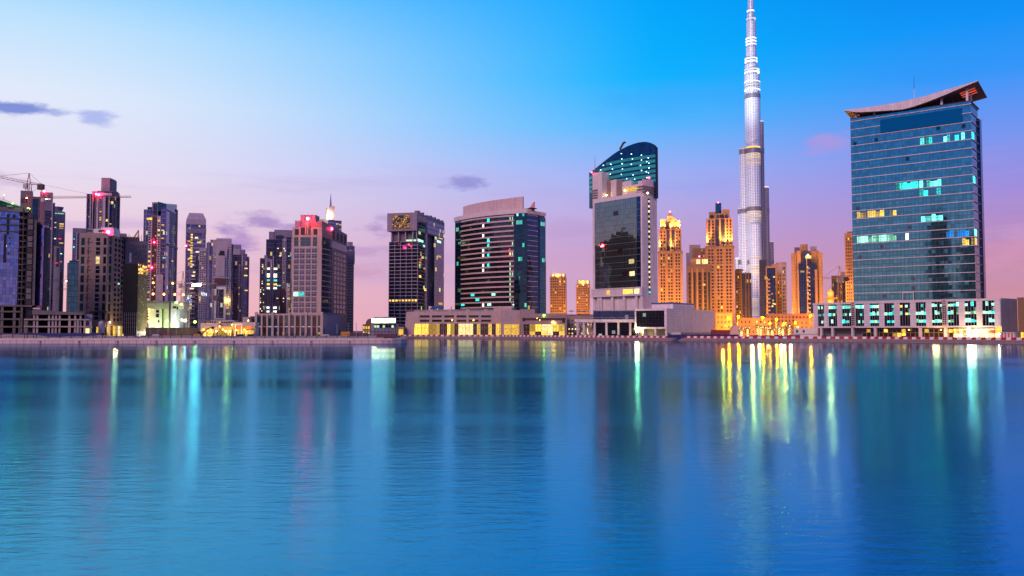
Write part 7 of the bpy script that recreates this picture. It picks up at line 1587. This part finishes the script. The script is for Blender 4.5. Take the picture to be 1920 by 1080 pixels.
# parked cars and trucks
def car(lab, px, Y, body, th=0, base=G, s=1.0, van=False):
    o = empty('parked_car', (gX(px, Y, 3), Y, base), R(th), lab, 'car', 'parked vehicles')
    L_, w = 4.5 * s, 1.8 * s; pr = [(0, .35), (0, .85), (.9, 1.0), (1.5, 1.5 if not van else 2.1), (3.5 if not van else 4.3, 1.5 if not van else 2.1), (4.2 if not van else 4.4, 1.02), (4.5, .9), (4.5, .35)]
    bd = MB(); pr = [(x * s, z * s) for x, z in pr]
    for i in range(len(pr)):
        (xa, za), (xb, zb) = pr[i], pr[(i + 1) % len(pr)]; bd.poly([(xb, 0, zb), (xa, 0, za), (xa, w, za), (xb, w, zb)], [(xb, zb), (xa, za), (xa, za + 1), (xb, zb + 1)])
    bd.poly([(x, 0, z) for x, z in pr[::-1]], [(x, z) for x, z in pr[::-1]]); bd.poly([(x, w, z) for x, z in pr], [(x, z) for x, z in pr]); bd.build('body', body, o)
    MB().box(1.6 * s, 3.4 * s, -.02, .0, 1.05 * s, 1.42 * s).box(1.6 * s, 3.4 * s, w, w + .02, 1.05 * s, 1.42 * s).build('window', 'win_dark', o)
    for x in (.85, 3.6):
        for y in (0, w - .2):
            wl = MB(); n = 12
            for i in range(n):
                a, c_ = 2 * math.pi * i / n, 2 * math.pi * (i + 1) / n; r_ = .34 * s
                wl.poly([(x * s + r_ * math.cos(a), y - .03, r_ + r_ * math.sin(a)), (x * s + r_ * math.cos(c_), y - .03, r_ + r_ * math.sin(c_)), (x * s + r_ * math.cos(c_), y + .23, r_ + r_ * math.sin(c_)), (x * s + r_ * math.cos(a), y + .23, r_ + r_ * math.sin(a))], [(0, 0)] * 4)
            wl.poly([(x * s + .34 * s * math.cos(2 * math.pi * i / n), y - .03, .34 * s + .34 * s * math.sin(2 * math.pi * i / n)) for i in range(n)], [(0, 0)] * n); wl.build('wheel', 'rubber', o)
    for y in (.25, w - .5): MB().box(-.04, .02, y, y + .3, .62 * s, .82 * s).build('headlight', 'lamp_soft' if random.random() < .25 else 'steel_grey', o)
    return o
for n_, c_ in (('car_navy', (.015,.03,.10)), ('car_silver', (.5,.5,.53)), ('car_black', (.02,.02,.024)), ('car_red', (.35,.03,.025)), ('car_white', (.75,.73,.72))): plain(n_, c_, .3, .2, var=.05)
for px, Y, mt, th, van, lab in ((240, 425, 'car_navy', 0, 0, 'navy car parked under the netted building'), (259, 421, 'car_black', 8, 0, 'black car parked right of the navy one under the netted building'), (281, 423, 'car_silver', -5, 1, 'silver van parked at the left end of the ribbed site fence'), (300, 421, 'car_red', 4, 1, 'dark red van parked before the ribbed site fence'), (392, 421, 'car_black', 3, 0, 'black car parked beside the excavator'), (402, 424, 'car_red', -4, 0, 'red car parked before the market hall, leftmost of its row'), (417, 423, 'car_silver', 6, 0, 'silver car parked before the market hall'), (440, 424, 'car_navy', 0, 1, 'navy van parked before the right part of the market hall'), (459, 424, 'car_black', 2, 1, 'black van parked at the right end of the market hall'), (1537, 421, 'car_navy', -52, 0, 'dark blue car parked under the left end of the podium block'), (1686, 398, 'car_black', -52, 0, 'black car parked before the podium shops'), (1750, 388, 'car_white', -52, 0, 'white car parked before the podium shops'), (1722, 392, 'car_black', -52, 0, 'second black car before the podium shops, nearer the white one'), (1155, 489, 'car_navy', -50, 0, 'blue car parked under the colonnade'), (600, 424, 'car_silver', 0, 1, 'silver van parked by the corner of the hotel podium')):
    car(lab, px, Y, mt, th, G, 1.0, van)
# excavator
r = empty('excavator', (gX(371, 432, 3), 432, G), 0, 'tan excavator with its long arm raised to the right before the ribbed site fence', 'excavator'); plain('digger_tan', (.42,.22,.06), .6)
for y in (-1.4, .8): MB().prism([(-2, y), (2, y), (2, y + .6), (-2, y + .6)], .05, .95).build('track', 'rubber', r)
MB().box(-1.8, 1.6, -1.3, 1.3, 1.05, 2.3).build('body', 'digger_tan', r); MB().box(.3, 1.6, -1.3, -.1, 2.3, 3.5).build('cab', 'win_dark', r)
MB().bar((1.2, .3, 2.0), (5.2, .3, 5.0), .75).bar((5.2, .3, 5.0), (7.2, .3, 5.9), .55).build('arm', 'digger_tan', r); MB().prism([(6.8, -.3), (7.9, -.3), (7.9, .9), (6.8, .9)], 4.7, 5.9).build('bucket', 'steel_dark', r)
crate('site_truck', 'yellow loader skip parked against the hotel podium side wall', 'skip', 639, 470, 5, 2.4, 3.2, 'steel_yellow', 0); crate('shipping_container', 'long dark container right of the yellow skip beside the hotel podium', 'container', 657, 470, 9, 2.4, 2.6, 'recess_red', 0)
crate('site_cabin', 'dark timber cabin on the rounded end of the promontory', 'cabin', 706, 366, 8.3, 3, 1.75, 'recess_red', 0, PZ)
# statue and rooftop plants on the hull podium
def plant(px, lab, h=2.2):
    u = HULL.u(px, 3); x, y = HULL.wp(u, 3); o = empty('rooftop_plant', (x, y, G + HULL.z(583.5, HULL.W)), 0, lab, 'plant', 'rooftop plants on the hull podium'); MB().cyl(0, 0, 0, h * .55, .1, .07, 6).build('stem', 'bark', o); MB().cyl(0, 0, 0, .5, .35, .45, 8).build('pot', 'concrete', o)
    lf = MB()
    for k in range(60):
        a, e_ = random.uniform(0, 6.28), random.uniform(-.5, 1.4); r_ = random.uniform(.2, 1.0); p = Vector((math.cos(a) * math.cos(e_) * r_, math.sin(a) * math.cos(e_) * r_, h * .7 + math.sin(e_) * r_ * .8)); d = Vector((random.uniform(-.3, .3), random.uniform(-.3, .3), random.uniform(-.2, .2))); s_ = d.cross(Vector((0, 0, 1))).normalized() * .14; lf.poly([p - d, p + s_, p + d, p - s_], [(0, 0)] * 4)
    lf.build('foliage', 'leaf', o)
plant(776, 'dark rooftop plant above the left end of the hull podium', 2.8); plant(878, 'dark rooftop plant in front of the striped tower base', 2.6); plant(912, 'dark rooftop plant near the raised end of the hull podium', 2.6); plant(792, 'small rooftop plant beside the blue awning', 1.6)
u = HULL.u(846, 2); x, y = HULL.wp(u, 2); r = empty('statue', (x, y, G + HULL.z(583.5, HULL.W)), 0, 'dark standing figure on a plinth at the parapet of the hull podium', 'statue')
MB().box(-1.4, 1.4, -.9, .9, 0, 1.5).build('plinth', 'hull_stone', r)
sk = bpy.data.meshes.new('figure'); P_ = [(0,0,2.55),(0,0,2.9),(0,0,3.25),(0,0,3.5),(0,-.02,3.75),(-.12,0,2.1),(-.14,.02,1.55),(.13,0,2.1),(.18,-.05,1.55),(-.25,0,3.2),(-.42,-.1,2.9),(-.3,-.25,2.65),(.25,0,3.2),(.48,-.05,3.45),(.62,-.1,3.75)]
sk.from_pydata(P_, [(0,1),(1,2),(2,3),(3,4),(0,5),(5,6),(0,7),(7,8),(2,9),(9,10),(10,11),(2,12),(12,13),(13,14)], []); sk.materials.append(MATS['steel_dark']); so_ = bpy.data.objects.new('figure', sk); C.objects.link(so_); so_.parent = r
md = so_.modifiers.new('Skin', 'SKIN'); 
if not sk.skin_vertices: sk.skin_vertices.new() if hasattr(sk.skin_vertices, 'new') else None
if sk.skin_vertices:
    for i, rr in enumerate((.17,.15,.18,.07,.13,.11,.07,.11,.07,.08,.06,.045,.08,.06,.045)): sk.skin_vertices[0].data[i].radius = (rr, rr)
so_.modifiers.new('Subsurf', 'SUBSURF').levels = 1

# ------------------------------------------------------------------ near-bank towers behind the viewer, mirrored in the blue tower; two slabs added to darken the sail glass
for (x, y, w, d, h, lb) in ((-505, 515, 70, 50, 128, 'broad dark slab added outside the frame to darken the sail tower front'), (-430, 590, 46, 40, 118, 'stepped dark slab added outside the frame to darken the left of the sail tower front'),
                            (-345, -12, 17, 20, 150, 'slim dark tower behind the viewer, mirrored as the thin left stripe in the blue tower'), (-352, -70, 30, 22, 126, 'dark tower behind the viewer, mirrored as the wider right stripe in the blue tower'), (-190, -190, 40, 25, 40, 'low dark block behind the viewer, mirrored low in the blue tower')):
    o = empty('opposite_tower', (x, y, 1.0), R(20), lb, 'tower', 'towers outside the frame mirrored in glass')
    MB().box(-w/2, w/2, -d/2, d/2, 0, h).build('shaft', 'net_dark', o); MB().box(-w*.3, w*.3, -d*.3, d*.3, h, h + 7).build('roof_block', 'net_dark', o); MB().box(-w*.05, w*.05, -.8, .8, h + 7, h + 16).build('mast', 'steel_dark', o)
